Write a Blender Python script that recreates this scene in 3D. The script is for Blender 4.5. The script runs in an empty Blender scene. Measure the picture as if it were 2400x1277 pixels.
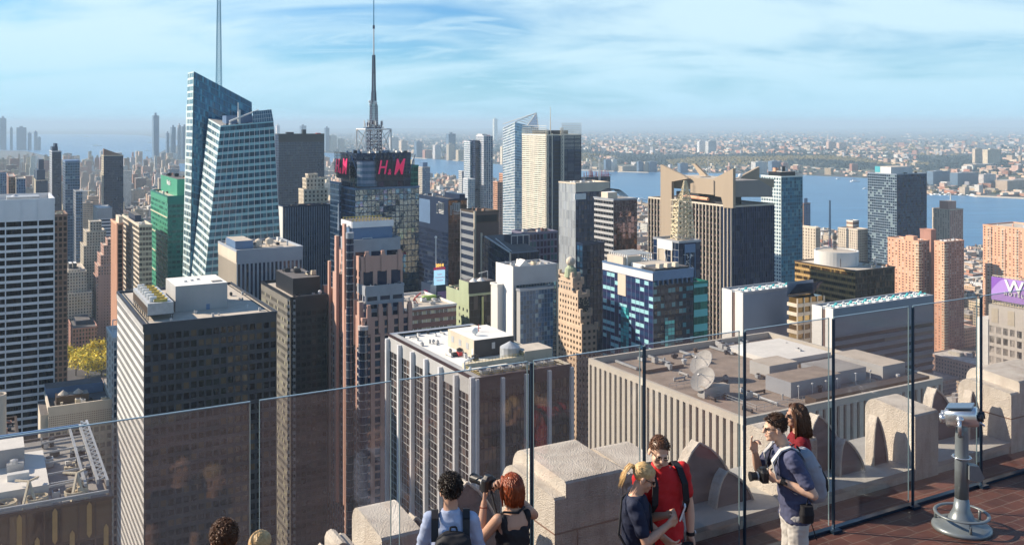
import bpy, bmesh, math, random
from mathutils import Vector as V, Matrix, noise as mnoise
random.seed(7)
SC = bpy.context.scene
COL = SC.collection
rad = math.radians
F = 2200.0; CX0 = 1200.0; HY = 290.0; CAMZ = 260.0
TA = rad(29.43)
UA = V((-math.sin(TA), math.cos(TA), 0)); US = V((math.cos(TA), math.sin(TA), 0)); UZ = V((0, 0, 1))

def P(px, py, d): return V(((px-CX0)/F*d, d, CAMZ-(py-HY)/F*d))
def PZ(px, d, z): return V(((px-CX0)/F*d, d, z))
def pix(p): return (CX0+F*p.x/p.y, HY+F*(CAMZ-p.z)/p.y)
def zof(py, d): return CAMZ-(py-HY)/F*d
def t_left(p, lx):
    k = (lx-CX0)/F; return (p.x-k*p.y)/(-UA.x+k*UA.y)
def t_right(p, rx):
    k = (rx-CX0)/F; return (k*p.y-p.x)/(US.x-k*US.y)

ORG = {}
def tag(o, label=None, cat=None, group=None, kind=None):
    if label: o['label'] = label
    if cat: o['category'] = cat
    if group: o['group'] = group
    if kind: o['kind'] = kind
    return o
def thing(name, loc, label, cat, group=None):
    o = bpy.data.objects.new(name, None); COL.objects.link(o); o.location = loc; o.empty_display_size = .5
    ORG[o.name] = V(loc)
    return tag(o, label, cat, group)

TMP = bpy.data.scenes.new('workbench')
def evaluated_mesh(o):
    TMP.collection.objects.link(o); vl = TMP.view_layers[0]; vl.update(); me = bpy.data.meshes.new_from_object(o.evaluated_get(vl.depsgraph)); TMP.collection.objects.unlink(o); return me
class MB:
    def __init__(s): s.v = []; s.f = []; s.m = []; s.uv = []; s.c = []; s.mats = []
    def mi(s, mat):
        if mat not in s.mats: s.mats.append(mat)
        return s.mats.index(mat)
    def face(s, pts, mat, uv=None, col=None):
        n = len(s.v); s.v += [tuple(p) for p in pts]; s.f.append(tuple(range(n, n+len(pts)))); s.m.append(s.mi(mat))
        s.uv.append(uv); s.c.append(col)
    def box(s, o, ax, ay, az, mat, top=None, bottom=True, uvh=None, col=None, tcol=None):
        o = V(o); ax = V(ax); ay = V(ay); az = V(az)
        p = [o, o+ax, o+ax+ay, o+ay]; q = [x+az for x in p]
        u = 0.0; H = az.length
        for i in range(4):
            j = (i+1) % 4; L = (p[j]-p[i]).length
            s.face([p[i], p[j], q[j], q[i]], mat, [(u, 0), (u+L, 0), (u+L, H), (u, H)], col); u += L+3.1
        s.face(q, top or mat, [(0, -9)]*4, tcol or col)
        if bottom: s.face(p[::-1], mat, [(0, -9)]*4, col)
    def cbox(s, c, sx, sy, sz, mat, rz=0.0, top=None):
        ca, sa = math.cos(rz), math.sin(rz); ax = V((ca, sa, 0)); ay = V((-sa, ca, 0))
        s.box(V(c)-ax*sx/2-ay*sy/2, ax*sx, ay*sy, V((0, 0, sz)), mat, top)
    def gbox(s, c, ls, la, z0, z1, mat, top=None, col=None, tcol=None, bottom=False):
        s.box(V((c.x, c.y, z0)), US*ls, UA*la, V((0, 0, z1-z0)), mat, top, bottom, None, col, tcol)
    def tube(s, p0, p1, r0, mat, r1=None, n=6, caps=True):
        p0 = V(p0); p1 = V(p1); r1 = r0 if r1 is None else r1
        d = (p1-p0)
        if d.length < 1e-6: return
        d.normalize(); a = d.orthogonal().normalized(); b = d.cross(a)
        A = [p0+(a*math.cos(t)+b*math.sin(t))*r0 for t in [2*math.pi*i/n for i in range(n)]]
        B = [p1+(a*math.cos(t)+b*math.sin(t))*r1 for t in [2*math.pi*i/n for i in range(n)]]
        k = len(s.v); s.v += [tuple(x) for x in A+B]; mi = s.mi(mat)
        for i in range(n):
            j = (i+1) % n; s.f.append((k+i, k+j, k+n+j, k+n+i)); s.m.append(mi); s.uv.append(None); s.c.append(None)
        if caps:
            s.f.append(tuple(range(k+n-1, k-1, -1))); s.m.append(mi); s.uv.append(None); s.c.append(None)
            s.f.append(tuple(range(k+n, k+2*n))); s.m.append(mi); s.uv.append(None); s.c.append(None)
    def prism(s, pts, ext, mat, side=None, cap=None):
        ext = V(ext); q = [V(p)+ext for p in pts]; n = len(pts)
        for i in range(n):
            j = (i+1) % n; s.face([pts[i], pts[j], q[j], q[i]], side or mat)
        s.face([V(p) for p in pts][::-1], mat); s.face(q, cap or mat)
    def rings(s, ringlist, mat, cap0=True, cap1=True, closed=True):
        n = len(ringlist[0]); k = len(s.v)
        for r in ringlist: s.v += [tuple(x) for x in r]
        mi = s.mi(mat); lim = n if closed else n-1
        for a in range(len(ringlist)-1):
            for i in range(lim):
                j = (i+1) % n; s.f.append((k+a*n+i, k+a*n+j, k+(a+1)*n+j, k+(a+1)*n+i)); s.m.append(mi); s.uv.append(None); s.c.append(None)
        if cap0: s.f.append(tuple(range(k+n-1, k-1, -1))); s.m.append(mi); s.uv.append(None); s.c.append(None)
        e = k+(len(ringlist)-1)*n
        if cap1: s.f.append(tuple(range(e, e+n))); s.m.append(mi); s.uv.append(None); s.c.append(None)
    def lathe(s, c, prof, mat, n=16, cap0=True, cap1=True):
        c = V(c)
        s.rings([[c+V((r*math.cos(2*math.pi*i/n), r*math.sin(2*math.pi*i/n), z)) for i in range(n)] for r, z in prof], mat, cap0, cap1)
    def ell(s, c, r, mat, M=None, nu=10, nv=7):
        c = V(c); R = []
        for j in range(nv+1):
            t = math.pi*(j/nv-.5); t = max(-1.52, min(1.52, t))
            R.append([V((r[0]*math.cos(t)*math.cos(2*math.pi*i/nu), r[1]*math.cos(t)*math.sin(2*math.pi*i/nu), r[2]*math.sin(t))) for i in range(nu)])
        R = [[c+((M @ p) if M else p) for p in q] for q in R]
        s.rings(R, mat)
    def build(s, name, parent=None, smooth=False, mats=None):
        o0 = V((0, 0, 0)); p = parent
        if p is not None: o0 = ORG[p.name]
        me = bpy.data.meshes.new(name)
        me.from_pydata([(x-o0.x, y-o0.y, z-o0.z) for x, y, z in s.v], [], s.f)
        for m in s.mats: me.materials.append(m)
        me.polygons.foreach_set('material_index', s.m)
        if any(u is not None for u in s.uv):
            ul = me.uv_layers.new(name='UVMap'); arr = []
            for f, u in zip(s.f, s.uv):
                if u is None: arr += [0.0, -9.0]*len(f)
                else:
                    for a in u: arr += [a[0], a[1]]
            ul.data.foreach_set('uv', arr)
        if any(c is not None for c in s.c):
            ca = me.color_attributes.new('Col', 'FLOAT_COLOR', 'CORNER'); arr = []
            for f, c in zip(s.f, s.c):
                c = c or (.3, .3, .3); arr += [c[0], c[1], c[2], 1.0]*len(f)
            ca.data.foreach_set('color', arr)
        if smooth: me.polygons.foreach_set('use_smooth', [True]*len(s.f))
        me.update()
        o = bpy.data.objects.new(name, me); COL.objects.link(o)
        if p is not None: o.parent = p
        ORG[o.name] = o0
        return o

# ---------------------------------------------------------------- materials
def nt(m):
    m.use_nodes = True; t = m.node_tree; t.nodes.clear(); return t
def N(t, typ, **kw):
    n = t.nodes.new(typ)
    for k, v in kw.items():
        if k.startswith('i_'):
            key = k[2:]; key = int(key) if key.isdigit() else key.replace('_', ' ')
            n.inputs[key].default_value = v
        else: setattr(n, k, v)
    return n
def L(t, a, b): t.links.new(a, b)
def rgba(c): return (c[0], c[1], c[2], 1.0)
MATS = {}
def mplain(name, col, rough=.8, var=.25, scale=.3, metal=0.0, spec=.4, bump=0.0, streak=False):
    if name in MATS: return MATS[name]
    m = bpy.data.materials.new(name); t = nt(m)
    out = N(t, 'ShaderNodeOutputMaterial'); b = N(t, 'ShaderNodeBsdfPrincipled')
    b.inputs['Roughness'].default_value = rough; b.inputs['Metallic'].default_value = metal
    b.inputs['Specular IOR Level'].default_value = spec
    tc = N(t, 'ShaderNodeTexCoord'); mp = N(t, 'ShaderNodeMapping')
    if streak: mp.inputs['Scale'].default_value = (1, 1, .12)
    L(t, tc.outputs['Object'], mp.inputs['Vector'])
    nz = N(t, 'ShaderNodeTexNoise', i_Scale=scale, i_Detail=6.0, i_Roughness=.65); L(t, mp.outputs[0], nz.inputs['Vector'])
    mr = N(t, 'ShaderNodeMapRange'); mr.inputs[1].default_value = .25; mr.inputs[2].default_value = .75
    mr.inputs[3].default_value = 1-var; mr.inputs[4].default_value = 1+var*.6; L(t, nz.outputs[0], mr.inputs[0])
    mx = N(t, 'ShaderNodeVectorMath', operation='SCALE'); mx.inputs[0].default_value = col
    L(t, mr.outputs[0], mx.inputs['Scale']); L(t, mx.outputs[0], b.inputs['Base Color'])
    if bump:
        n2 = N(t, 'ShaderNodeTexNoise', i_Scale=scale*8, i_Detail=5.0); L(t, tc.outputs['Object'], n2.inputs['Vector'])
        bp = N(t, 'ShaderNodeBump', i_Strength=bump, i_Distance=.02); L(t, n2.outputs[0], bp.inputs['Height']); L(t, bp.outputs[0], b.inputs['Normal'])
    L(t, b.outputs[0], out.inputs[0]); MATS[name] = m; return m

def mglass(name, col, rough=.06, metal=0.0, blind=(.3, .3, .28), pb=.12, dark=.5, spec=.6, lit=None, plit=0.0, wave=.02):
    """window glazing: every pane (object or mesh island) has its own tone, some are paler"""
    if name in MATS: return MATS[name]
    m = bpy.data.materials.new(name); t = nt(m)
    out = N(t, 'ShaderNodeOutputMaterial'); b = N(t, 'ShaderNodeBsdfPrincipled')
    b.inputs['Roughness'].default_value = rough; b.inputs['Metallic'].default_value = metal; b.inputs['Specular IOR Level'].default_value = spec
    g = N(t, 'ShaderNodeNewGeometry'); oi = N(t, 'ShaderNodeObjectInfo')
    ad = N(t, 'ShaderNodeMath', operation='ADD'); L(t, g.outputs['Random Per Island'], ad.inputs[0]); L(t, oi.outputs['Random'], ad.inputs[1])
    fr = N(t, 'ShaderNodeMath', operation='FRACT'); L(t, ad.outputs[0], fr.inputs[0])
    mr = N(t, 'ShaderNodeMapRange'); mr.inputs[3].default_value = dark; mr.inputs[4].default_value = 1.25; L(t, fr.outputs[0], mr.inputs[0])
    sc = N(t, 'ShaderNodeVectorMath', operation='SCALE'); sc.inputs[0].default_value = col; L(t, mr.outputs[0], sc.inputs['Scale'])
    m2 = N(t, 'ShaderNodeMath', operation='MULTIPLY'); m2.inputs[1].default_value = 17.31; L(t, fr.outputs[0], m2.inputs[0])
    f2 = N(t, 'ShaderNodeMath', operation='FRACT'); L(t, m2.outputs[0], f2.inputs[0])
    lt = N(t, 'ShaderNodeMath', operation='LESS_THAN'); lt.inputs[1].default_value = pb; L(t, f2.outputs[0], lt.inputs[0])
    mx = N(t, 'ShaderNodeMix', data_type='RGBA'); L(t, lt.outputs[0], mx.inputs[0]); L(t, sc.outputs[0], mx.inputs[6]); mx.inputs[7].default_value = rgba(blind)
    L(t, mx.outputs[2], b.inputs['Base Color'])
    tc = N(t, 'ShaderNodeTexCoord')
    nz = N(t, 'ShaderNodeTexNoise', i_Scale=.35, i_Detail=2.0); L(t, tc.outputs['Object'], nz.inputs['Vector'])
    # every pane sits a hair out of plane
    cb = N(t, 'ShaderNodeCombineXYZ'); L(t, fr.outputs[0], cb.inputs[0]); L(t, f2.outputs[0], cb.inputs[1]); L(t, f2.outputs[0], cb.inputs[2])
    sb = N(t, 'ShaderNodeVectorMath', operation='SUBTRACT'); sb.inputs[1].default_value = (.5, .5, .5); L(t, cb.outputs[0], sb.inputs[0])
    s2 = N(t, 'ShaderNodeVectorMath', operation='SCALE'); s2.inputs['Scale'].default_value = wave; L(t, sb.outputs[0], s2.inputs[0])
    bp = N(t, 'ShaderNodeBump', i_Strength=.25, i_Distance=wave*6); L(t, nz.outputs[0], bp.inputs['Height'])
    av = N(t, 'ShaderNodeVectorMath', operation='ADD'); L(t, bp.outputs[0], av.inputs[0]); L(t, s2.outputs[0], av.inputs[1])
    nn = N(t, 'ShaderNodeVectorMath', operation='NORMALIZE'); L(t, av.outputs[0], nn.inputs[0]); L(t, nn.outputs[0], b.inputs['Normal'])
    L(t, b.outputs[0], out.inputs[0]); MATS[name] = m; return m

def mcity(name, bay=3.2, fl=3.7, fw=.45, fh=.5, gl=(.03, .04, .055), gr=.25):
    """wall whose windows repeat per storey and bay, wall colour from the building's own Col"""
    if name in MATS: return MATS[name]
    m = bpy.data.materials.new(name); t = nt(m)
    out = N(t, 'ShaderNodeOutputMaterial'); b = N(t, 'ShaderNodeBsdfPrincipled')
    uv = N(t, 'ShaderNodeUVMap'); sp = N(t, 'ShaderNodeSeparateXYZ'); L(t, uv.outputs[0], sp.inputs[0])
    def frac_in(src, size, frac):
        d = N(t, 'ShaderNodeMath', operation='DIVIDE'); d.inputs[1].default_value = size; L(t, src, d.inputs[0])
        f = N(t, 'ShaderNodeMath', operation='FRACT'); L(t, d.outputs[0], f.inputs[0])
        c = N(t, 'ShaderNodeMath', operation='LESS_THAN'); c.inputs[1].default_value = frac; L(t, f.outputs[0], c.inputs[0])
        fl_ = N(t, 'ShaderNodeMath', operation='FLOOR'); L(t, d.outputs[0], fl_.inputs[0])
        return c.outputs[0], fl_.outputs[0]
    a, ia = frac_in(sp.outputs[0], bay, fw); c, ic = frac_in(sp.outputs[1], fl, fh)
    mu = N(t, 'ShaderNodeMath', operation='MULTIPLY'); L(t, a, mu.inputs[0]); L(t, c, mu.inputs[1])
    gt = N(t, 'ShaderNodeMath', operation='GREATER_THAN'); gt.inputs[1].default_value = -1.0; L(t, sp.outputs[1], gt.inputs[0])
    m2 = N(t, 'ShaderNodeMath', operation='MULTIPLY'); L(t, mu.outputs[0], m2.inputs[0]); L(t, gt.outputs[0], m2.inputs[1])
    cb = N(t, 'ShaderNodeCombineXYZ'); L(t, ia, cb.inputs[0]); L(t, ic, cb.inputs[1])
    wn = N(t, 'ShaderNodeTexWhiteNoise', noise_dimensions='3D'); L(t, cb.outputs[0], wn.inputs['Vector'])
    ramp = N(t, 'ShaderNodeMapRange'); ramp.inputs[3].default_value = .4; ramp.inputs[4].default_value = 2.6; L(t, wn.outputs[0], ramp.inputs[0])
    sg = N(t, 'ShaderNodeVectorMath', operation='SCALE'); sg.inputs[0].default_value = gl; L(t, ramp.outputs[0], sg.inputs['Scale'])
    at = N(t, 'ShaderNodeAttribute', attribute_name='Col')
    tc = N(t, 'ShaderNodeTexCoord'); nz = N(t, 'ShaderNodeTexNoise', i_Scale=.08, i_Detail=5.0); L(t, tc.outputs['Object'], nz.inputs['Vector'])
    mr = N(t, 'ShaderNodeMapRange'); mr.inputs[1].default_value = .3; mr.inputs[2].default_value = .7; mr.inputs[3].default_value = .8; mr.inputs[4].default_value = 1.12; L(t, nz.outputs[0], mr.inputs[0])
    sw = N(t, 'ShaderNodeVectorMath', operation='SCALE'); L(t, at.outputs[0], sw.inputs[0]); L(t, mr.outputs[0], sw.inputs['Scale'])
    mx = N(t, 'ShaderNodeMix', data_type='RGBA'); L(t, m2.outputs[0], mx.inputs[0]); L(t, sw.outputs[0], mx.inputs[6]); L(t, sg.outputs[0], mx.inputs[7])
    L(t, mx.outputs[2], b.inputs['Base Color'])
    r = N(t, 'ShaderNodeMix', data_type='FLOAT'); L(t, m2.outputs[0], r.inputs[0]); r.inputs[2].default_value = .85; r.inputs[3].default_value = gr; L(t, r.outputs[0], b.inputs['Roughness'])
    L(t, b.outputs[0], out.inputs[0]); MATS[name] = m; return m

# ---------------------------------------------------------------- camera, sky, sun, air
cam = bpy.data.cameras.new('camera'); co = bpy.data.objects.new('camera', cam); COL.objects.link(co)
co.location = (0, 0, CAMZ); co.rotation_euler = (rad(90), 0, 0)
cam.sensor_width = 36.0; cam.lens = 36*F/2400; cam.shift_y = (HY-638.5)/2400; cam.clip_end = 200000; cam.clip_start = .05
SC.camera = co
SUN_AZ = math.atan2(-.955, .20); SUN_EL = rad(31)
sdir = V((math.sin(SUN_AZ)*math.cos(SUN_EL), math.cos(SUN_AZ)*math.cos(SUN_EL), math.sin(SUN_EL)))
sl = bpy.data.lights.new('sun', 'SUN'); sl.energy = 5.0; sl.angle = rad(.5); sl.color = (1, .86, .68)
so = bpy.data.objects.new('sun', sl); COL.objects.link(so); so.rotation_euler = sdir.to_track_quat('Z', 'Y').to_euler(); so.location = (-50, 20, 330)

w = bpy.data.worlds.new('World'); SC.world = w; w.use_nodes = True; t = w.node_tree; t.nodes.clear()
out = N(t, 'ShaderNodeOutputWorld'); bg = N(t, 'ShaderNodeBackground'); bg.inputs[1].default_value = .076
sky = N(t, 'ShaderNodeTexSky', sky_type='NISHITA', sun_disc=False, sun_elevation=SUN_EL, sun_rotation=SUN_AZ, altitude=250.0, air_density=1.0, dust_density=.6, ozone_density=1.5)
tc = N(t, 'ShaderNodeTexCoord'); sp = N(t, 'ShaderNodeSeparateXYZ'); L(t, tc.outputs['Generated'], sp.inputs[0])
za = N(t, 'ShaderNodeMath', operation='MAXIMUM'); za.inputs[1].default_value = 0.0; L(t, sp.outputs[2], za.inputs[0])
zb = N(t, 'ShaderNodeMath', operation='ADD'); zb.inputs[1].default_value = .22; L(t, za.outputs[0], zb.inputs[0])
dx = N(t, 'ShaderNodeMath', operation='DIVIDE'); L(t, sp.outputs[0], dx.inputs[0]); L(t, zb.outputs[0], dx.inputs[1])
dy = N(t, 'ShaderNodeMath', operation='DIVIDE'); L(t, sp.outputs[1], dy.inputs[0]); L(t, zb.outputs[0], dy.inputs[1])
cb = N(t, 'ShaderNodeCombineXYZ'); L(t, dx.outputs[0], cb.inputs[0]); L(t, dy.outputs[0], cb.inputs[1])
def cloud(scale, loc, lo, hi, amt, dist):
    mp = N(t, 'ShaderNodeMapping'); mp.inputs['Scale'].default_value = scale; mp.inputs['Location'].default_value = loc; mp.inputs['Rotation'].default_value = (0, 0, .25)
    L(t, cb.outputs[0], mp.inputs[0])
    nz = N(t, 'ShaderNodeTexNoise', i_Scale=1.0, i_Detail=9.0, i_Roughness=.55, i_Distortion=dist); L(t, mp.outputs[0], nz.inputs['Vector'])
    mr = N(t, 'ShaderNodeMapRange', interpolation_type='SMOOTHSTEP'); mr.inputs[1].default_value = lo; mr.inputs[2].default_value = hi; mr.inputs[4].default_value = amt
    L(t, nz.outputs[0], mr.inputs[0]); return mr.outputs[0]
c1 = cloud((.9, 1.5, 1), (3.1, 1.7, 0), .31, .58, .92, .5)
c2 = cloud((2.6, 5.5, 1), (8.2, 4.4, 0), .44, .68, .6, .8)
mxm = N(t, 'ShaderNodeMath', operation='MAXIMUM'); L(t, c1, mxm.inputs[0]); L(t, c2, mxm.inputs[1])
tint = N(t, 'ShaderNodeMix', data_type='RGBA', blend_type='MULTIPLY'); tint.inputs[0].default_value = 1.0; L(t, sky.outputs[0], tint.inputs[6]); tint.inputs[7].default_value = (.42, .78, 1.12, 1)
cm = N(t, 'ShaderNodeMix', data_type='RGBA'); hi_ = N(t, 'ShaderNodeMapRange', interpolation_type='SMOOTHSTEP'); hi_.inputs[1].default_value = .16; hi_.inputs[2].default_value = .42; hi_.inputs[3].default_value = 1.0; hi_.inputs[4].default_value = .15; L(t, sp.outputs[2], hi_.inputs[0]); mh = N(t, 'ShaderNodeMath', operation='MULTIPLY'); L(t, mxm.outputs[0], mh.inputs[0]); L(t, hi_.outputs[0], mh.inputs[1]); L(t, mh.outputs[0], cm.inputs[0]); L(t, tint.outputs[2], cm.inputs[6]); cm.inputs[7].default_value = (5.4, 7.2, 8.0, 1)
hzr = N(t, 'ShaderNodeMapRange', interpolation_type='SMOOTHSTEP'); hzr.inputs[1].default_value = -.02; hzr.inputs[2].default_value = .11; hzr.inputs[3].default_value = .88; hzr.inputs[4].default_value = 0.0; L(t, sp.outputs[2], hzr.inputs[0])
hm_ = N(t, 'ShaderNodeMix', data_type='RGBA'); L(t, hzr.outputs[0], hm_.inputs[0]); L(t, cm.outputs[2], hm_.inputs[6]); hm_.inputs[7].default_value = (3.5, 6.1, 7.8, 1)
L(t, hm_.outputs[2], bg.inputs[0]); L(t, bg.outputs[0], out.inputs[0])

SC.view_settings.view_transform = 'Standard'; SC.view_settings.look = 'None'; SC.view_settings.exposure = 0.80; SC.view_settings.gamma = 1.0
SC.render.engine = 'CYCLES'
cy = SC.cycles; cy.use_denoising = True; cy.max_bounces = 6; cy.diffuse_bounces = 2; cy.glossy_bounces = 3; cy.transparent_max_bounces = 16; cy.volume_bounces = 0
cy.transmission_bounces = 4; cy.caustics_reflective = False; cy.caustics_refractive = False; cy.sample_clamp_indirect = 6
try: cy.denoiser = 'OPENIMAGEDENOISE'
except Exception: pass

HAZE_D = 7.0e-5
hm = bpy.data.materials.new('haze_air'); t = nt(hm)
out = N(t, 'ShaderNodeOutputMaterial'); pv = N(t, 'ShaderNodeVolumePrincipled'); pv.inputs['Color'].default_value = (.62, .82, 1.0, 1); pv.inputs['Density'].default_value = HAZE_D
pv.inputs['Anisotropy'].default_value = .0
L(t, pv.outputs[0], out.inputs['Volume'])
mb = MB(); mb.box((-46000, -6000, -1), (92000, 0, 0), (0, 60000, 0), (0, 0, 360), hm); hz = mb.build('haze'); tag(hz, 'pale blue haze in the air over the city', None, None, 'stuff')
# ---------------------------------------------------------------- helpers for large buildings
HERO = []      # (name, C, ls, la, ztop)
def bil(q, u, v):
    bl, br, tr, tl = q
    return (bl*(1-u)+br*u)*(1-v)+(tl*(1-u)+tr*u)*v
def facade(fr, panes, q, nb, nf, pw, sh, dp=.35, ds=.25, pm=None, sm=None, u0=0.0, u1=1.0, pane=True, skipv=None):
    """piers and spandrels stand proud of the glass plane; one pane per bay and storey"""
    q = [V(x) for x in q]; bl, br, tr, tl = q
    n = (br-bl).cross(tl-bl).normalized(); Wd = (br-bl).length; H = (tl-bl).length
    if pm and pw > 0:
        hw = pw/2/Wd
        for i in range(nb+1):
            u = i/nb; a = max(0, u-hw); b_ = min(1, u+hw)
            p = [bil(q, a, 0), bil(q, b_, 0), bil(q, b_, 1), bil(q, a, 1)]; o = [x+n*dp for x in p]
            fr.face(o, pm); fr.face([p[0], o[0], o[3], p[3]], pm); fr.face([o[1], p[1], p[2], o[2]], pm); fr.face([o[3], o[2], p[2], p[3]], pm)
    if sm and sh > 0:
        hh = sh/H
        for j in range(nf+1):
            v = j/nf; a = max(0, v-hh*.5); b_ = min(1, v+hh*.5)
            p = [bil(q, 0, a), bil(q, 1, a), bil(q, 1, b_), bil(q, 0, b_)]; o = [x+n*ds for x in p]
            fr.face(o, sm); fr.face([o[3], o[2], p[2], p[3]], sm); fr.face([p[0], p[1], o[1], o[0]], sm)
    if pane:
        for i in range(nb):
            for j in range(nf):
                panes.append([bil(q, i/nb, j/nf), bil(q, (i+1)/nb, j/nf), bil(q, (i+1)/nb, (j+1)/nf), bil(q, i/nb, (j+1)/nf)])
def put_panes(root, panes, gm, K, name='window', pick=None):
    def key(p):
        c = (p[0]+p[2])/2
        x, y = pix(c)
        bad = 0 if (-5 < x < 2405 and y < 1277) else 1
        return (bad, (c-V((0, 0, CAMZ))).length)
    gms = gm if callable(gm) else (lambda p: gm)
    if K:
        panes.sort(key=key)
    for p in panes[:K]:
        mb = MB(); mb.face(p, gms(p)); mb.build(name, root)
    if panes[K:]:
        mb = MB()
        for p in panes[K:]: mb.face(p, gms(p))
        o = mb.build(name, root)
        tag(o, kind='stuff')
class T: pass
def tower(name, label, cx, cy_, d, lx=None, rx=None, la=None, ls=None, z0=0.0, cat='tower', group=None, wall=None, roofm=None,
          left=None, front=None, K=60, parapet=1.2, back=None, ztop=None, root=None, reg=True, solid=True):  # shade is put into many front colours, darker and cooler than left
    """a building block set by its nearest corner; left/front: dict(bay, fl, pw, sh, dp, ds, pm, sm, gm, v0, v1)"""
    p = PZ(cx, d, 0.0); z = zof(cy_, d) if ztop is None else ztop
    la = t_left(p, lx) if la is None else la; ls = t_right(p, rx) if ls is None else ls
    if root is None:
        root = thing(name, (p.x, p.y, z0), label, cat, group)
    if reg: HERO.append((name, p, ls, la, z))
    h = T(); h.root = root; h.C = p; h.ls = ls; h.la = la; h.z = z; h.z0 = z0
    h.at = lambda s, a, zz=None: V((p.x, p.y, z if zz is None else zz))+US*(s*ls)+UA*(a*la)
    if solid:
        mb = MB(); mb.gbox(p+US*.05+UA*.05, ls-.1, la-.1, z0, z-.05, wall, roofm, col=back or (.3, .3, .3), tcol=(.3, .3, .3)); mb.build('wall', root)
    fr = MB(); panes = {}
    for side, sp in (('l', left), ('f', front)):
        if not sp: continue
        zb = z0+sp.get('b', 0.0); zt = z-sp.get('t', 0.0)
        if side == 'l': q = [p+UA*la, p, p, p+UA*la]
        else: q = [p, p+US*ls, p+US*ls, p]
        q = [V((q[0].x, q[0].y, zb)), V((q[1].x, q[1].y, zb)), V((q[2].x, q[2].y, zt)), V((q[3].x, q[3].y, zt))]
        wd = la if side == 'l' else ls
        nb = max(1, round(wd/sp.get('bay', 4))); nf = max(1, round((zt-zb)/sp.get('fl', 3.9)))
        pl = []; vd = V((p.x, p.y, 0)).normalized(); kf = min(1, max(.12, abs(vd.dot(US if side == 'l' else UA))*1.5))
        facade(fr, pl, q, nb, nf, sp.get('pw', 1), sp.get('sh', 1.2), sp.get('dp', .35)*kf, sp.get('ds', .25)*kf, sp.get('pm'), sp.get('sm'), pane=sp.get('gm') is not None)
        if sp.get('gm') is not None: panes.setdefault(sp['gm'].name, (sp['gm'], []))[1].extend(pl)
        if sp.get('t', 0) > 0 and sp.get('tm'):
            n = -US if side == 'l' else -UA
            a, b = (q[3], q[2]); o = n*.3; fr.face([a+o, b+o, V((b.x, b.y, z))+o, V((a.x, a.y, z))+o], sp['tm']); fr.face([a, b, b+o, a+o], sp['tm'])
    if fr.f: fr.build('facade_frame', root)
    for gmn, (gm, pl) in panes.items(): put_panes(root, pl, gm, int(K*len(pl)/max(1, sum(len(x[1]) for x in panes.values()))))
    if parapet and roofm:
        mb = MB(); th = .5; pm = (front or left or {}).get('tm') or (left or front or {}).get('pm') or wall; e = .32
        o = p-US*e-UA*e; W_, A_ = ls+2*e, la+2*e
        mb.gbox(o, W_, th+e, z-.1, z+parapet, pm, bottom=True); mb.gbox(o+UA*(A_-th-e), W_, th+e, z-.1, z+parapet, pm, bottom=True)
        mb.gbox(o+UA*(th+e), th+e, A_-2*(th+e), z-.1, z+parapet, pm, bottom=True); mb.gbox(o+UA*(th+e)+US*(W_-th-e), th+e, A_-2*(th+e), z-.1, z+parapet, pm, bottom=True)
        mb.build('parapet', root)
    return h
def rbox(h, s0, s1, a0, a1, hgt, mat, top=None, name='penthouse', z=None, col=None):
    z = h.z if z is None else z; c = h.at(s0, a0)
    mb = MB(); mb.gbox(c, (s1-s0)*h.ls, (a1-a0)*h.la, z, z+hgt, mat, top, col=col or (.35, .35, .35), tcol=(.4, .4, .4)); return mb.build(name, h.root)
def tank(h, s, a, r, hh, mat, name='water_tank', lift=1.5, top=None):
    c = h.at(s, a); mb = MB(); mb.lathe(c+UZ*lift, [(r, 0), (r, hh), (.05, hh+r*.55)], mat, 14)
    for i in range(4):
        q = c+V((math.cos(i*1.57+.4), math.sin(i*1.57+.4), 0))*r*.8; mb.tube(q, q+UZ*(lift+.1), .18, mat, n=4)
    return mb.build(name, h.root, False)
def fan(h, c, r, mat, dark):
    mb = MB(); n = 16
    mb.rings([[c+V((math.cos(2*math.pi*i/n)*x, math.sin(2*math.pi*i/n)*x, z)) for i in range(n)] for x, z in ((r, 0), (r, 1.1), (r*.9, 1.1), (r*.88, .3))], mat, False, False)
    mb.face([c+V((math.cos(2*math.pi*i/n)*r*.9, math.sin(2*math.pi*i/n)*r*.9, .3)) for i in range(n)], dark)
    for k in range(8):
        a = 2*math.pi*k/8+.2; u = V((math.cos(a), math.sin(a), 0)); s = V((-u.y, u.x, 0))
        mb.face([c+u*.15*r+UZ*.6-s*.05*r, c+u*.85*r+UZ*.55-s*.16*r, c+u*.85*r+UZ*.75+s*.16*r, c+u*.15*r+UZ*.7+s*.05*r], mat)
    mb.lathe(c+UZ*.5, [(r*.16, 0), (r*.16, .4)], mat, 8)
    return mb.build('fan', h.root)
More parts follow.
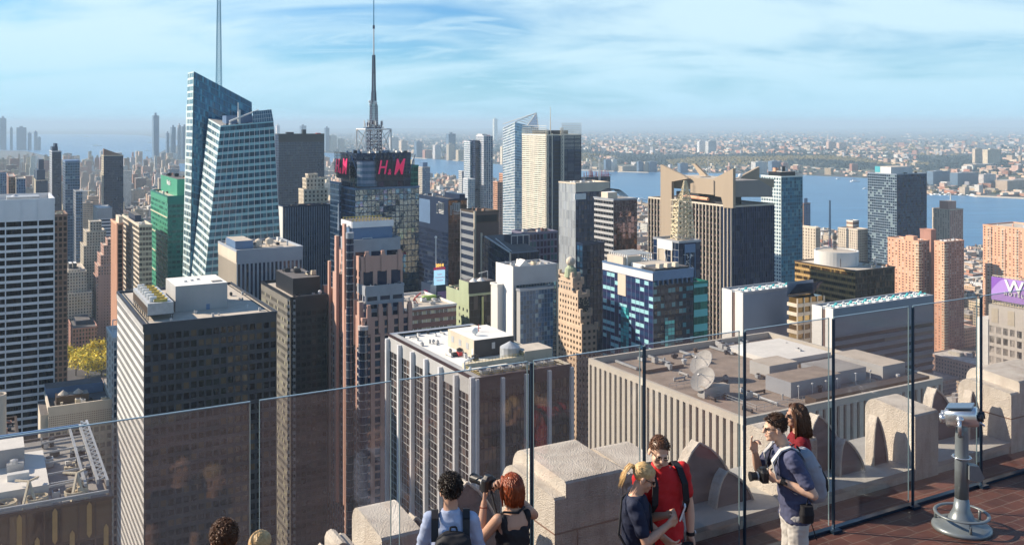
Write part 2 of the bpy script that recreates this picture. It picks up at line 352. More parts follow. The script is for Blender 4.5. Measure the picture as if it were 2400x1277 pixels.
def clutter(h, n, mats, s0=.08, s1=.92, a0=.08, a1=.92, smin=1.0, smax=4, hmax=2.5, name='roof_unit', avoid=None, z=None):
    rnd = random.Random(hash((h.root.name, n)) & 0xffff if False else len(h.root.name)*31+n)
    for i in range(n):
        for _ in range(12):
            s, a = rnd.uniform(s0, s1), rnd.uniform(a0, a1)
            if not any(x0-.03 < s < x1+.03 and y0-.03 < a < y1+.03 for x0, x1, y0, y1 in (avoid or [])): break
        else: continue
        w_, l_, hh = rnd.uniform(smin, smax), rnd.uniform(smin, smax), rnd.uniform(.6, hmax)
        c = h.at(s, a); c.z = z or h.z
        mb = MB(); m = rnd.choice(mats); k = rnd.random()
        if k < .55:
            mb.gbox(c, w_, l_, c.z+.25, c.z+.25+hh, m, bottom=True)
            mb.gbox(c+US*w_*.2+UA*l_*.2, w_*.6, l_*.6, c.z, c.z+.3, m)
            mb.lathe(c+US*w_*.5+UA*l_*.5+UZ*(.25+hh), [(min(w_, l_)*.35, 0), (min(w_, l_)*.35, .25)], MATS['dark_metal'], 10)
        elif k < .8:
            mb.lathe(c, [(w_*.25, 0), (w_*.25, hh), (w_*.36, hh), (w_*.3, hh+.4)], m, 10)
        else:
            mb.tube(c+UZ*.5, c+UZ*.5+(US if k < .9 else UA)*w_*2.2, .28, m); mb.tube(c, c+UZ*.8, .25, m); e = c+(US if k < .9 else UA)*w_*2.2; mb.tube(e, e+UZ*.8, .25, m)
        mb.build(name, h.root)
def pole(h, c, hgt, r=.15, mat=None, name='antenna'):
    mb = MB(); mb.tube(c, c+UZ*hgt, r, mat or MATS['pale_metal'], r*.5, 6); return mb.build(name, h.root)
def lattice(mb, c, w0, w1, z0, z1, n, mat, r=.2, rot=TA):
    ax = V((math.cos(rot), math.sin(rot), 0)); ay = V((-ax.y, ax.x, 0))
    def cor(k):
        f = k/n; w_ = (w0*(1-f)+w1*f)/2; z = z0*(1-f)+z1*f
        return [V((c.x, c.y, z))+ax*sx*w_+ay*sy*w_ for sx, sy in ((-1, -1), (1, -1), (1, 1), (-1, 1))]
    for k in range(n):
        A, B = cor(k), cor(k+1)
        for i in range(4):
            j = (i+1) % 4
            mb.tube(A[i], B[i], r, mat, n=4, caps=False); mb.tube(A[i], B[j], r*.6, mat, n=4, caps=False); mb.tube(A[j], B[i], r*.6, mat, n=4, caps=False); mb.tube(B[i], B[j], r*.7, mat, n=4, caps=False)
def text_obj(body, name, parent, loc, xdir, ydir, size, mat, depth=.3, align='CENTER', shear=0.0, bold=0.0, sx=1.0):
    cu = bpy.data.curves.new(name, 'FONT'); cu.body = body; cu.size = size; cu.extrude = depth/2; cu.align_x = align; cu.align_y = 'CENTER'; cu.shear = shear; cu.offset = bold
    cu.materials.append(mat)
    o = bpy.data.objects.new(name, cu)
    x = V(xdir).normalized(); y = V(ydir).normalized(); z = x.cross(y)
    M = Matrix((x*sx, y, z)).transposed().to_4x4(); M.translation = V(loc)
    me = evaluated_mesh(o)
    me.transform(M); bpy.data.objects.remove(o)
    if parent: me.transform(Matrix.Translation(-ORG[parent.name]))
    ob = bpy.data.objects.new(name, me); COL.objects.link(ob)
    if parent: ob.parent = parent; ORG[ob.name] = ORG[parent.name]
    return ob

# ---- shared materials
mplain('dark_metal', (.05, .052, .06), .5, .3, 1.0, .4)
mplain('pale_metal', (.55, .56, .57), .45, .2, 1.0, .3)
mplain('galvanised', (.42, .44, .46), .5, .25, .6, .3)
mplain('white_paint', (.72, .72, .70), .6, .15, .2)
mplain('cream_paint', (.62, .54, .40), .6, .2, .4)
mplain('yellow_paint', (.55, .42, .10), .6, .2, .4)
mplain('red_paint', (.5, .05, .05), .5, .2, .4)
mplain('roof_tan', (.50, .44, .37), .9, .28, .16)
mplain('roof_white', (.74, .72, .68), .9, .16, .10)
mplain('roof_grey', (.30, .29, .28), .9, .35, .12)
mplain('roof_dark', (.12, .11, .11), .9, .35, .15)
mplain('conc_grey', (.38, .38, .38), .85, .18, .1, streak=True)
mplain('conc_white', (.66, .65, .63), .8, .14, .08, streak=True)
mplain('conc_cream', (.60, .52, .42), .85, .18, .08, streak=True)
mplain('lime', (.50, .44, .35), .9, .22, .15, streak=True)
mplain('pink_stone', (.50, .30, .24), .75, .15, .15, streak=True)
mplain('brown_stone', (.24, .15, .11), .8, .2, .15, streak=True)
mplain('brick_red', (.42, .22, .17), .9, .2, .2, streak=True)
mplain('brick_orange', (.70, .38, .25), .85, .18, .2, streak=True)
mplain('alu_white', (.70, .71, .74), .45, .1, .1, .2)
mplain('alu_grey', (.34, .36, .40), .45, .15, .1, .3)
mplain('alu_blue', (.17, .22, .32), .4, .15, .1, .4)
mplain('bronze', (.10, .07, .05), .45, .2, .2, .4)
mplain('bronze_gold', (.50, .34, .15), .4, .2, .3, .5)
mplain('black_metal', (.014, .017, .026), .4, .2, .3, .3)
mplain('navy_metal', (.018, .034, .085), .35, .2, .2, .4)
mplain('green_panel', (.07, .36, .22), .35, .12, .1, .2)
mplain('teal_panel', (.01, .16, .13), .3, .15, .1, .2)
mplain('pale_green', (.36, .42, .28), .75, .15, .1, streak=True)
mplain('steel_blue', (.11, .19, .33), .5, .2, .1, .2)
G_NAVY = mglass('glass_navy', (.008, .020, .060), .05, 0, (.05, .07, .11), .10)
G_BLACK = mglass('glass_black', (.008, .008, .012), .08, 0, (.07, .06, .06), .05, spec=.25)
G_BLUE = mglass('glass_blue', (.03, .09, .18), .04, .15, (.2, .3, .36), .12)
G_SKY = mglass('glass_sky', (.16, .30, .42), .05, .45, (.42, .55, .58), .25, .6)
G_TEAL = mglass('glass_teal', (.005, .09, .08), .06, 0, (.02, .16, .13), .25)
G_GREEN = mglass('glass_green', (.03, .20, .13), .08, .0, (.10, .42, .28), .4)
G_GREY = mglass('glass_grey', (.05, .055, .06), .08, 0, (.24, .23, .2), .2)
G_BROWN = mglass('glass_brown', (.035, .026, .022), .06, 0, (.16, .10, .06), .16)
G_GOLD = mglass('glass_gold', (.30, .19, .07), .10, .6, (.60, .42, .18), .25)
G_MIRR = mglass('glass_mirror', (.20, .26, .30), .03, .8, (.3, .30, .26), .03, .75, wave=.05)
G_CYAN = mglass('glass_cyan', (.02, .03, .06), .05, .1, (.32, .66, .70), .34)
CITY = mcity('city_wall'); CITY_S = mcity('city_wall_strip', 2.4, 3.4, .62, .5); CITY_G = mcity('city_glass', 1.8, 3.9, .85, .72, (.03, .06, .10), .12)
M_ = MATS
# ---------------------------------------------------------------- 1 striped tower at the edge
pr = PZ(127, 480, 0); C1 = pr-US*62
h = tower('office_tower', 'tall tower of white stripes and black window bands, cut off by the photo edge', pix(C1)[0], 0, C1.y, la=42, ls=62, ztop=zof(478, 480),
    wall=CITY, roofm=M_['roof_tan'], front=dict(bay=1.03, fl=3.86, pw=0, sh=1.35, ds=.35, sm=M_['alu_white'], gm=G_BLACK, t=7.5, tm=M_['alu_white']),
    left=dict(bay=7, fl=3.86, pw=0, sh=1.3, sm=M_['alu_white'], gm=G_BLACK), K=0, parapet=3.0)
mb = MB()
for k in range(9): mb.gbox(h.C-UA*.75+US*(k*7.28+3.4), .55, .7, 0, h.z+3, M_['alu_white'])
mb.build('column', h.root)
rbox(h, .40, .58, .3, .75, 2.6, M_['roof_tan']); rbox(h, .66, .9, .25, .6, 3.4, M_['galvanised']); tank(h, .72, .4, 3.2, 2.5, M_['pale_metal'], 'round_vent', .2)
clutter(h, 6, [M_['dark_metal'], M_['pale_metal'], M_['galvanised']], s0=.5)
# 2 brown piers beside it
h = tower('office_tower', 'slim brown tower with vertical piers just behind the white striped tower', 92, 508, 640, 70, 158, la=30, wall=CITY, roofm=M_['roof_dark'],
    front=dict(bay=2.9, fl=3.7, pw=1.0, sh=1.3, dp=.6, pm=M_['brown_stone'], sm=M_['brown_stone'], gm=G_BROWN), K=20)
clutter(h, 5, [M_['dark_metal'], M_['cream_paint']], s0=.5)

# ---------------------------------------------------------------- 3 crystal tower
def crystal():
    d0 = 640.0
    root = thing('crystal_tower', PZ(520, d0, 0), 'tall faceted glass tower with a slanted peak and tapering white-banded faces', 'tower')
    HERO.append(('crystal', PZ(440, d0, 0), 66, 52, 240))
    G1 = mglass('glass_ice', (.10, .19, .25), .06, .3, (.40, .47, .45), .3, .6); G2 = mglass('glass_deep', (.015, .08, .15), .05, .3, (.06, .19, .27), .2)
    W1 = mplain('fritted_white', (.55, .66, .67), .5, .14, .08, .1); W2 = mplain('fritted_blue', (.26, .50, .57), .4, .14, .08, .1)  # fritted bands: light and shade put into a white and a blue copy
    p0 = PZ(517, d0, 0)
    def along(p, rx): return t_right(p, rx)
    # front mass: fold corner, left top, right top; base spreads
    zt = zof(295, d0)
    ft = PZ(517, d0, zt); fb = PZ(424, d0-4, 0)
    tl_ = t_left(PZ(517, d0, 0), 488); lt = ft+UA*max(tl_, 20); lt.z = zof(278, lt.y)
    lb = fb+UA*46
    tr_ = t_right(PZ(517, d0, 0), 641); rt = ft+US*tr_; rt.z = zof(284, rt.y)
    rb = fb+US*(t_right(fb, 688)); rb.z = 0
    fr = MB(); pl = []; pf = []
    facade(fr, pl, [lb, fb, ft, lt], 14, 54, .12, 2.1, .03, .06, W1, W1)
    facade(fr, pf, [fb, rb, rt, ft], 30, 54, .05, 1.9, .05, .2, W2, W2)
    n = (rb-fb).cross(ft-fb).normalized()
    q = [fb, rb, rt, ft]
    for k in range(11):
        u = .08+k*.092; a, b = bil(q, u-.002, .0), bil(q, u-.002, .985); fr.prism([a+n*.1, a+US*.22+n*.1, b+US*.22+n*.1, b+n*.1], n*.5, M_['alu_white'])
    # rear sides and roof
    bk = V((rb.x, rb.y, 0))+UA*46; bt = rt+UA*40
    body = MB(); Wm = W2
    body.face([rb, bk, bt, rt], Wm); body.face([bk, lb, lt, bt], Wm); body.face([ft, rt, bt, lt], M_['roof_grey']); body.build('wall', root)
    fr.build('facade_frame', root)
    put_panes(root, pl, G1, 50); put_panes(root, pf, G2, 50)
    # glass screen wing rising at the right of the roof
    wmb = MB(); a0 = ft+US*(tr_*.60); a0.z = zof(290, a0.y); a1 = rt+UZ*0; a2 = rt-US*1.5+UZ*(27/F*rt.y*1.0); a3 = a0+UZ*8.5
    facade(wmb, [], [a0, a1, a2, a3], 9, 3, .12, .15, .1, .1, M_['alu_white'], M_['alu_white'], pane=False)
    wmb.face([a0-UA*.02, a1-UA*.02, a2-UA*.02, a3-UA*.02], G2); b2 = a2+UA*12; b1 = a1+UA*14
    wmb.face([a1, b1, b2, a2], G2)
    for k in range(5): wmb.tube(a2+(a1-a2)*k/5, a2+(a1-a2)*(k+.9)/5+UA*5, .25, M_['pale_metal'], n=4)
    wmb.build('roof_screen', root)
    # plant behind the parapet and the white cleaning crane
    c = ft+US*6+UA*10; mb = MB(); mb.gbox(c, 20, 12, zt-1, zt+7, M_['steel_blue'], M_['roof_grey']); mb.build('plant_room', root)
    mb = MB(); c2 = ft+US*13+UA*5; mb.gbox(c2, 1.6, 1.6, zt, zt+11, M_['white_paint']); a = c2+UZ*3-US*6; b = c2+UZ*11+US*14; mb.tube(a, b, .7, M_['white_paint'], .55, 6); mb.tube(c2+UZ*10, c2+UZ*16, .5, M_['white_paint']); mb.build('roof_crane', root)
    for k in range(14):
        mb = MB(); c3 = ft+US*(2+k*2.3)+UA*(1.5+(k % 3)*.8); mb.gbox(c3, 1.3, 1.3, zt-.2, zt+.8+(k*7 % 5)*.3, M_[['pale_metal', 'dark_metal', 'white_paint'][k % 3]]); mb.build('roof_unit', root)
    # rear mass with the slanted peak
    d1 = 676.0
    A = PZ(455, d1, zof(168, d1)); Ab = PZ(436, d1, 0); s = t_right(PZ(455, d1, 0), 590)
    B = A+US*s; B.z = zof(240, B.y); Bb = V((B.x, B.y, 0))+US*6
    cnt = 58; fr2 = MB(); p2 = []
    W3 = mplain('deep_spandrel', (.03, .17, .28), .35, .15, .08, .2); facade(fr2, p2, [Ab, Bb, B, A], 36, 62, .12, .9, .06, .12, W3, W3)
    back = UA*30
    body = MB(); body.face([Ab+back, Ab, A, A+back-UZ*25], W1); body.face([Bb, Bb+back, B+back-UZ*25, B], W2); body.face([A, B, B+back-UZ*25, A+back-UZ*25], W2); body.face([Bb+back, Ab+back, A+back-UZ*25, B+back-UZ*25], W2)
    body.build('wall', root)
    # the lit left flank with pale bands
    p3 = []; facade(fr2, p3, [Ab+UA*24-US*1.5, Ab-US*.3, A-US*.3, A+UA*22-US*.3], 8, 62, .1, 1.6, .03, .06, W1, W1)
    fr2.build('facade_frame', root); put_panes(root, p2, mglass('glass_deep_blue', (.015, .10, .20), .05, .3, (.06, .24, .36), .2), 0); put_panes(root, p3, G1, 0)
    # spire
    c = PZ(513, d1+14, 0); mb = MB(); zb = zof(200, d1); lattice(mb, c, 3.9, 2.0, zb-8, 356, 24, mplain('spire_steel', (.18, .40, .52), .4, .2, 1, .3), .17)
    mb.build('spire', root)
crystal()

# ---------------------------------------------------------------- 4 green glass tower
h = tower('office_tower', 'bright green glass tower with a taller sign block on its roof', 393, 463, 750, 354, 452, wall=M_['teal_panel'], roofm=M_['roof_tan'],
    left=dict(bay=3.4, fl=4.1, pw=.25, sh=1.9, pm=M_['green_panel'], sm=M_['green_panel'], gm=G_GREEN, t=4, tm=M_['green_panel']),
    front=dict(bay=3.4, fl=4.1, pw=.4, sh=1.8, pm=M_['teal_panel'], sm=M_['teal_panel'], gm=G_TEAL, t=5, tm=M_['teal_panel']), K=60)
mb = MB()
for k in range(1, 13): mb.gbox(h.C-US*.6, .5, h.la, h.z-k*16.6, h.z-k*16.6+.8, M_['cream_paint'])
mb.build('trim', h.root)
o = rbox(h, .42, 1.0, .06, 1.0, 14, M_['green_panel'], M_['roof_dark'], 'sign_block')
clutter(h, 8, [M_['dark_metal'], M_['brick_orange']], .46, .95, .1, .9, 1.5, 4, 3, z=h.z+14)
cc = h.at(.42, .5)+UZ*9.2-US*.35
text_obj('MetLife', 'lettering', o, cc, -UA, UZ, 5.6, M_['white_paint'], .4, bold=.08)
clutter(h, 3, [M_['dark_metal'], M_['pale_metal']], .1, .36, .3, .9)

# ---------------------------------------------------------------- cream curved glass building left of it
h = tower('office_building', 'cream banded building with a curved sunlit glass bay, left of the green tower', 326, 531, 715, 287, 356, cat='building', wall=CITY, roofm=M_['roof_tan'],
    left=dict(bay=3, fl=3.9, pw=.3, sh=1.5, pm=M_['conc_cream'], sm=M_['conc_cream'], gm=G_GREY), front=dict(bay=2.2, fl=3.9, pw=.25, sh=1.6, pm=M_['lime'], sm=M_['lime'], gm=G_GREY), K=20)
mb = MB(); c0 = h.at(-.03, .15); n = 9
for j in range(46):
    z0 = h.z-4*(j+1)+.4; 
    mb.rings([[V((c0.x, c0.y, zz))+US*(7*math.sin(.35+i*.16)-2)-UA*(8*math.cos(.35+i*.16)-7.0) for i in range(n)] for zz in (z0, z0+1.7)], M_['conc_cream'], False, False, False)
    mb.rings([[V((c0.x, c0.y, zz))+US*(6.7*math.sin(.35+i*.16)-2)-UA*(7.7*math.cos(.35+i*.16)-7.0) for i in range(n)] for zz in (z0+1.7, z0+4)], G_SKY, False, False, False)
mb.build('curved_bay', h.root)
rbox(h, .25, .75, .4, .8, 5, M_['navy_metal'], M_['roof_dark']); clutter(h, 8, [M_['white_paint'], M_['pale_metal'], M_['conc_cream']], a0=.1)
# orange-striped column building
h = tower('office_building', 'narrow building of orange and white vertical strips beside the cream banded building', 274, 527, 745, 260, 289, cat='building', wall=M_['brown_stone'], roofm=M_['roof_tan'],
    left=dict(bay=4, fl=3.8, pw=2.2, sh=0, dp=.6, pm=M_['brick_orange'], gm=G_BROWN), front=dict(bay=3.4, fl=3.8, pw=1.5, sh=.8, dp=.7, pm=M_['brick_orange'], sm=M_['brown_stone'], gm=G_BROWN), K=12)
rbox(h, .4, 1.0, .1, .6, 6, M_['conc_cream'], M_['roof_tan'])
# stepped art deco pair
def stepped(name, label, steps, d, wallm, gm, sp, cat='building', K=0, roof=None, bay=3.2, fl=3.6, pw=1.5, sh=1.5):
    """steps: (cx, y, lx, rx, depth shift) from the top down; each lower step is wider"""
    hs = []; root = None
    for i, (cx, y, lx, rx, dd) in enumerate(steps):
        nz = zof(steps[i+1][1], d+steps[i+1][4]) if False else 0
        hh = tower(name, label, cx, y, d+dd, lx, rx, cat=cat, wall=CITY, roofm=roof or M_['roof_tan'], K=K if i == len(steps)-1 else 0, root=root,
                   left=dict(bay=bay, fl=fl, pw=pw, sh=sh, dp=.25, pm=wallm, sm=wallm, gm=gm), front=dict(bay=bay, fl=fl, pw=pw, sh=sh, dp=.25, pm=wallm, sm=wallm, gm=gm), parapet=.9)
        root = hh.root; hs.append(hh)
    return hs
hs = stepped('deco_tower', 'cream stepped tower with a plain square top, standing over two lower stepped brick towers', [(211, 521, 207, 238, 8), (203, 545, 195, 249, 4), (196, 578, 188, 272, 0)], 1180, M_['lime'], G_BROWN, None, K=20)
hs = stepped('deco_tower', 'brown stepped tower with sunlit setbacks on its edge, below the cream stepped tower', [(252, 562, 247, 262, 10), (243, 577, 236, 262, 7), (236, 600, 228, 262, 4), (230, 625, 222, 262, 1), (226, 650, 219, 262, 0)], 1120, M_['pink_stone'], G_BROWN, None, K=20)
hs = stepped('hotel_building', 'squat cream building with two black vents on its roof, beside the striped tower', [(160, 634, 154, 187, 14), (150, 640, 139, 203, 8), (147, 690, 138, 215, 0)], 1100, M_['conc_cream'], G_BROWN, None, K=20)
h = hs[0]
for k in range(2):
    rbox(h, .15+k*.4, .42+k*.4, .3, .7, 6.5, M_['black_metal'], M_['white_paint'], 'roof_vent')
h = tower('brick_building', 'low brown brick building with a dark roof, behind the yellow trees', 170, 772, 1050, 152, 228, cat='building', wall=CITY, roofm=M_['roof_dark'], front=dict(bay=3.2, fl=4, pw=1.4, sh=1.4, dp=.4, pm=M_['brick_red'], sm=M_['brick_red'], gm=G_BROWN), left=dict(bay=3.2, fl=4, pw=1.4, sh=1.4, pm=M_['brick_red'], sm=M_['brick_red'], gm=G_BROWN), K=30)
rbox(h, .2, .8, .2, .5, 5, M_['navy_metal'], M_['roof_dark']); clutter(h, 5, [M_['dark_metal'], M_['galvanised']])
h = tower('brick_building', 'grey-brown block with a pale cornice storey, beside the yellow trees', 120, 690, 1045, 100, 153, la=25, cat='building', wall=CITY, roofm=M_['roof_dark'], front=dict(bay=2.8, fl=3.8, pw=1.2, sh=1.4, pm=M_['brown_stone'], sm=M_['brown_stone'], gm=G_BROWN, t=11, tm=M_['lime']), K=20)
clutter(h, 5, [M_['dark_metal'], M_['galvanised'], M_['brick_red']])
# grey-white office block in the middle distance
h = tower('office_building', 'white slab with a lit left edge and grey window bands, behind the cream stepped tower', 228, 490, 1320, 218, 263, cat='building', wall=M_['conc_white'], roofm=M_['roof_white'], front=dict(bay=3, fl=4.6, pw=0, sh=2.1, sm=M_['alu_white'], gm=G_NAVY, t=14, tm=M_['alu_grey']), left=dict(bay=4, fl=4.6, pw=3, sh=2.5, pm=M_['conc_white'], sm=M_['conc_white'], gm=G_GREY), K=0)
# far slim towers of the left skyline
def slim(label, cx, y, d, lx, rx, lm, fm, gm, la=None, bay=3, fl=3.8, pw=.8, sh=1.2, cap=None, ls=None):  # fm often a darker, bluer copy of lm: shade put into it
    h = tower('slim_tower', label, cx, y, d, lx, rx, la=la, ls=ls, wall=CITY, roofm=M_['roof_grey'], left=dict(bay=bay, fl=fl, pw=pw, sh=sh*1.2, pm=lm, sm=lm, gm=gm), front=dict(bay=bay, fl=fl, pw=pw, sh=sh, pm=fm, sm=fm, gm=gm), K=0)
    return h
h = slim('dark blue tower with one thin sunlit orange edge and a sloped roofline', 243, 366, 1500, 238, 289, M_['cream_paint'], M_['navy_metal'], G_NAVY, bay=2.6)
mb = MB(); a = h.at(0, 0); b = h.at(.86, 0); mb.prism([a, b, b+UZ*2, a+UZ*12], UA*9, M_['brown_stone']); mb.build('roof_crest', h.root); rbox(h, .12, .95, .1, .5, 5, M_['conc_white'])
h = slim('dark blue tower with a jagged stepped top and a striped sunlit side', 122, 356, 1500, 116, 144, M_['alu_white'], M_['navy_metal'], G_NAVY, pw=.3)
rbox(h, .05, .65, .1, .8, 8, M_['navy_metal'], name='roof_step'); rbox(h, .3, .6, .1, .7, 13, M_['navy_metal'], name='roof_step')
h = slim('blue glass tower with a pale plain band at its top', 153, 382, 1330, 147, 187, M_['alu_blue'], M_['alu_blue'], G_BLUE, pw=.3, sh=.8)
rbox(h, 0, 1, 0, 1, 3, M_['steel_blue'], name='crown_band')
h = slim('grey-blue slab low in front of the blue glass tower', 178, 450, 1240, 172, 193, M_['alu_grey'], M_['steel_blue'], G_GREY)
h = slim('dark stepped tower with a flat block on top', 84, 424, 1750, 79, 112, M_['cream_paint'], M_['navy_metal'], G_NAVY)
rbox(h, .1, .8, .1, .9, 20, M_['navy_metal'], name='upper_storeys', z=h.z); rbox(h, .28, .72, .2, .8, 39, M_['navy_metal'], name='upper_storeys', z=h.z)
h = slim('purple-brown tower with vertical piers low beside the dark stepped tower', 20, 416, 1300, 16, 36, M_['pink_stone'], M_['brown_stone'], G_BROWN, sh=0.6)
h = slim('pale ribbed tower with a blue side, beside the purple-brown tower', 38, 420, 1280, 35, 60, M_['conc_cream'], M_['steel_blue'], G_BLUE, pw=1.2)
h = slim('round-shouldered blue-grey tower at the far edge of the hazy district', -8, 408, 1500, -14, 15, M_['steel_blue'], M_['steel_blue'], G_BLUE, la=25)

# ---------------------------------------------------------------- 6 large dark slab with the tan roof
h = tower('office_tower', 'big dark office slab with a tan roof, white box and row of cooling fans', 337, 765, 352, 275, 648, wall=M_['black_metal'], roofm=M_['roof_tan'],
    left=dict(bay=1.9, fl=3.95, pw=.55, sh=1.75, dp=.3, pm=M_['conc_white'], sm=M_['conc_white'], gm=G_BLACK, t=2.2, tm=M_['conc_grey']),
    front=dict(bay=2.72, fl=3.95, pw=.75, sh=1.55, dp=.30, ds=.22, pm=mplain('slab_grey', (.045, .052, .068), .5, .2, .3, .3), sm=M_['slab_grey'], gm=mglass('glass_slab', (.006, .008, .014), .05, 0, (.11, .08, .05), .12, spec=.4), t=2.4, tm=M_['slab_grey']), K=100, parapet=.9)  # front grey darkened: shade put into its colour
SLAB = h
mb = MB(); c = h.at(.30, .27); mb.gbox(c, 20.5, 23, h.z, h.z+10.5, M_['conc_grey'], M_['roof_white']); o = mb.build('penthouse', h.root); ORG[o.name] = ORG[h.root.name]
m2 = MB(); dc = c+US*12-UA*.06; m2.gbox(dc, 1.4, .1, h.z, h.z+2.3, M_['steel_blue']); m2.build('door', o)
m2 = MB(); dc = c+US*15+UA*3; m2.gbox(dc, 4, 2.5, h.z+10.5, h.z+10.9, M_['roof_grey']); m2.build('hatch', o)
for k in range(3):
    m2 = MB(); m2.gbox(c+US*(5+k*2.8)+UA*(9+k*1.5), 1.2, .8, h.z+10.5, h.z+11, M_['galvanised']); m2.build('vent', o)
# cooling tower on legs, five fans
c = h.at(.055, .12); mb = MB(); mb.gbox(c, 9.5, 40, h.z+2.1, h.z+6.6, M_['galvanised'], M_['pale_metal'], bottom=True)
for k in range(9):
    mb.gbox(c+UA*(k*4.8), .3, .3, h.z, h.z+2.1, M_['dark_metal']); mb.gbox(c+US*9+UA*(k*4.8), .3, .3, h.z, h.z+2.1, M_['dark_metal'])
mb.gbox(c-US*.15-UA*.15, 9.8, 40.3, h.z+1.8, h.z+2.1, M_['dark_metal'], bottom=True)
mb.gbox(c-US*.1+UA*.5, .1, 39, h.z+2.3, h.z+5.2, M_['bronze'])
mb.build('cooling_tower', h.root)
for k in range(6):
    fc = c+US*5.4+UA*(4+k*6.3); fc.z = h.z+6.6; fan(h, fc, 2.5, M_['yellow_paint'], M_['black_metal'])
    m2 = MB(); m2.tube(fc-US*3.6+UZ*.1, fc-US*3.6+UZ*2.0, .85, M_['white_paint'], n=8); m2.tube(fc-US*3.6+UZ*1.4, fc-US*1.6+UZ*1.4, .7, M_['white_paint'], n=8); m2.build('duct', h.root)
for (s, a) in ((.52, .07), (.9, .1), (.95, .6), (.72, .8), (.2, .05)):
    m2 = MB(); q = h.at(s, a); m2.gbox(q, .9, .9, h.z, h.z+1.3, M_['galvanised']); m2.build('vent', h.root)
m2 = MB()
for off in (2.0,):
    a0 = h.at(0, 0)+US*off+UA*off; m2.gbox(a0, .25, h.la-2*off, h.z, h.z+.35, M_['dark_metal']); m2.gbox(a0+US*(h.ls-2*off), .25, h.la-2*off, h.z, h.z+.35, M_['dark_metal'])
m2.build('roof_rail', h.root)
clutter(h, 16, [M_['galvanised'], M_['pale_metal'], M_['conc_grey'], M_['dark_metal']], .1, .95, .08, .95, .5, 1.6, 1.1, avoid=[(.03, .28, .08, .66), (.28, .74, .22, .62)])
# ---------------------------------------------------------------- white edge slab behind it
h = tower('office_slab', 'thin bright white slab edge beside the big dark office slab', 266, 800, 470, 250, 330, wall=M_['conc_white'], roofm=M_['roof_white'], left=dict(bay=9, fl=3.9, pw=6.5, sh=1.2, pm=M_['conc_white'], sm=M_['conc_white'], gm=G_GREY), front=dict(bay=1.6, fl=3.9, pw=.5, sh=1.2, pm=M_['conc_white'], sm=M_['conc_white'], gm=G_BLUE), K=20, parapet=2)
mb = MB(); q = h.at(.05, .3); mb.tube(q, q+UZ*9, .25, M_['white_paint']); mb.tube(q+UZ*9, q+UZ*9+US*7, .25, M_['white_paint']); mb.build('davit', h.root)
# beige block low at the left
pr = PZ(262, 430, 0); C1 = pr-US*26
h = tower('office_building', 'beige stone block with a dotted screen wall and rooftop tanks, below the yellow trees', pix(C1)[0], 0, C1.y, la=30, ls=26, ztop=zof(944, 430), cat='building', wall=M_['lime'], roofm=M_['roof_dark'],
    front=dict(bay=2.6, fl=3.7, pw=.8, sh=1.5, pm=M_['lime'], sm=M_['lime'], gm=G_GREY, t=9.0, tm=M_['conc_cream']), left=dict(bay=3, fl=3.7, pw=1, sh=1.5, pm=M_['conc_cream'], sm=M_['conc_cream'], gm=G_GREY), K=60, parapet=2)
mb = MB(); z1 = h.z
for i in range(34):
    for j in range(7):
        q = h.at((i+.5)/34, 0)-UA*.34; mb.face([V((q.x, q.y, z1-8.2+j*.95))+US*x+UZ*y for x, y in ((-.22, -.2), (.22, -.2), (.22, .2), (-.22, .2))], M_['brown_stone'])
mb.build('screen_pattern', h.root)
for k in range(2):
    mb = MB(); q = h.at(.26+k*.24, .42); mb.lathe(V((q.x, q.y, h.z+3.5)), [(2.3, 0), (2.3, .2), (.1, 2.0)], M_['roof_tan'], 12); mb.build('tank_lid', h.root)
rbox(h, .14, .66, .3, .55, 3.5, M_['bronze']); clutter(h, 14, [M_['cream_paint'], M_['pale_metal'], M_['dark_metal'], M_['lime']], a0=.05, a1=.28, smin=1, smax=2.6)
rbox(h, 0, .95, .75, 1.1, 4.5, M_['steel_blue'], M_['roof_dark'])
mb = MB(); q = h.at(-.12, .1); mb.gbox(q, 3.2, 24, 0, h.z-2, M_['conc_cream'], M_['roof_dark']); mb.build('side_wing', h.root)

# ---------------------------------------------------------------- 7 dark tower with cut corner
h = tower('office_tower', 'dark chamfered tower with a black penthouse, between the big dark slab and the pink tower', 681, 703, 500, 613, 766, wall=M_['black_metal'], roofm=M_['roof_tan'],
    left=dict(bay=2.4, fl=3.9, pw=1.0, sh=1.9, pm=mplain('dull_bronze', (.20, .185, .16), .6, .2, .2, .2), sm=M_['dull_bronze'], gm=mglass('glass_lit', (.03, .03, .03), .08, 0, (.62, .6, .42), .3), t=3, tm=M_['dull_bronze']),
    front=dict(bay=3, fl=3.9, pw=.8, sh=1.6, pm=M_['black_metal'], sm=M_['black_metal'], gm=G_BLACK, t=6, tm=M_['black_metal']), K=100, parapet=1.5)
mb = MB(); e = 5.0; c = h.C; pl = []
q = [c-US*.5+UA*2.6, c-UA*.5+US*2.9]
n = (-US-UA).normalized()
a, b = q[0]+n*.6, q[1]+n*.6
facade(mb, pl, [V((a.x, a.y, 0)), V((b.x, b.y, 0)), V((b.x, b.y, h.z)), V((a.x, a.y, h.z))], 4, 47, .25, 1.8, .15, .25, M_['dull_bronze'], M_['conc_grey'])
mb.build('corner_bay', h.root); put_panes(h.root, pl, G_BLACK, 0)
rbox(h, .22, .98, .18, .75, 9.5, M_['black_metal'], M_['roof_dark']); clutter(h, 8, [M_['dark_metal'], M_['cream_paint']], .3, .9, .25, .7, z=h.z+9.5)
mb = MB(); q = h.at(.86, .06); mb.ell(q+UZ*2.2, (1.1, 1.1, 1.1), M_['white_paint']); mb.tube(q, q+UZ*1.4, .3, M_['white_paint']); mb.build('dome', h.root)
clutter(h, 4, [M_['dark_metal'], M_['pale_metal']], .1, .9, .05, .15, 1, 1.6, 1)

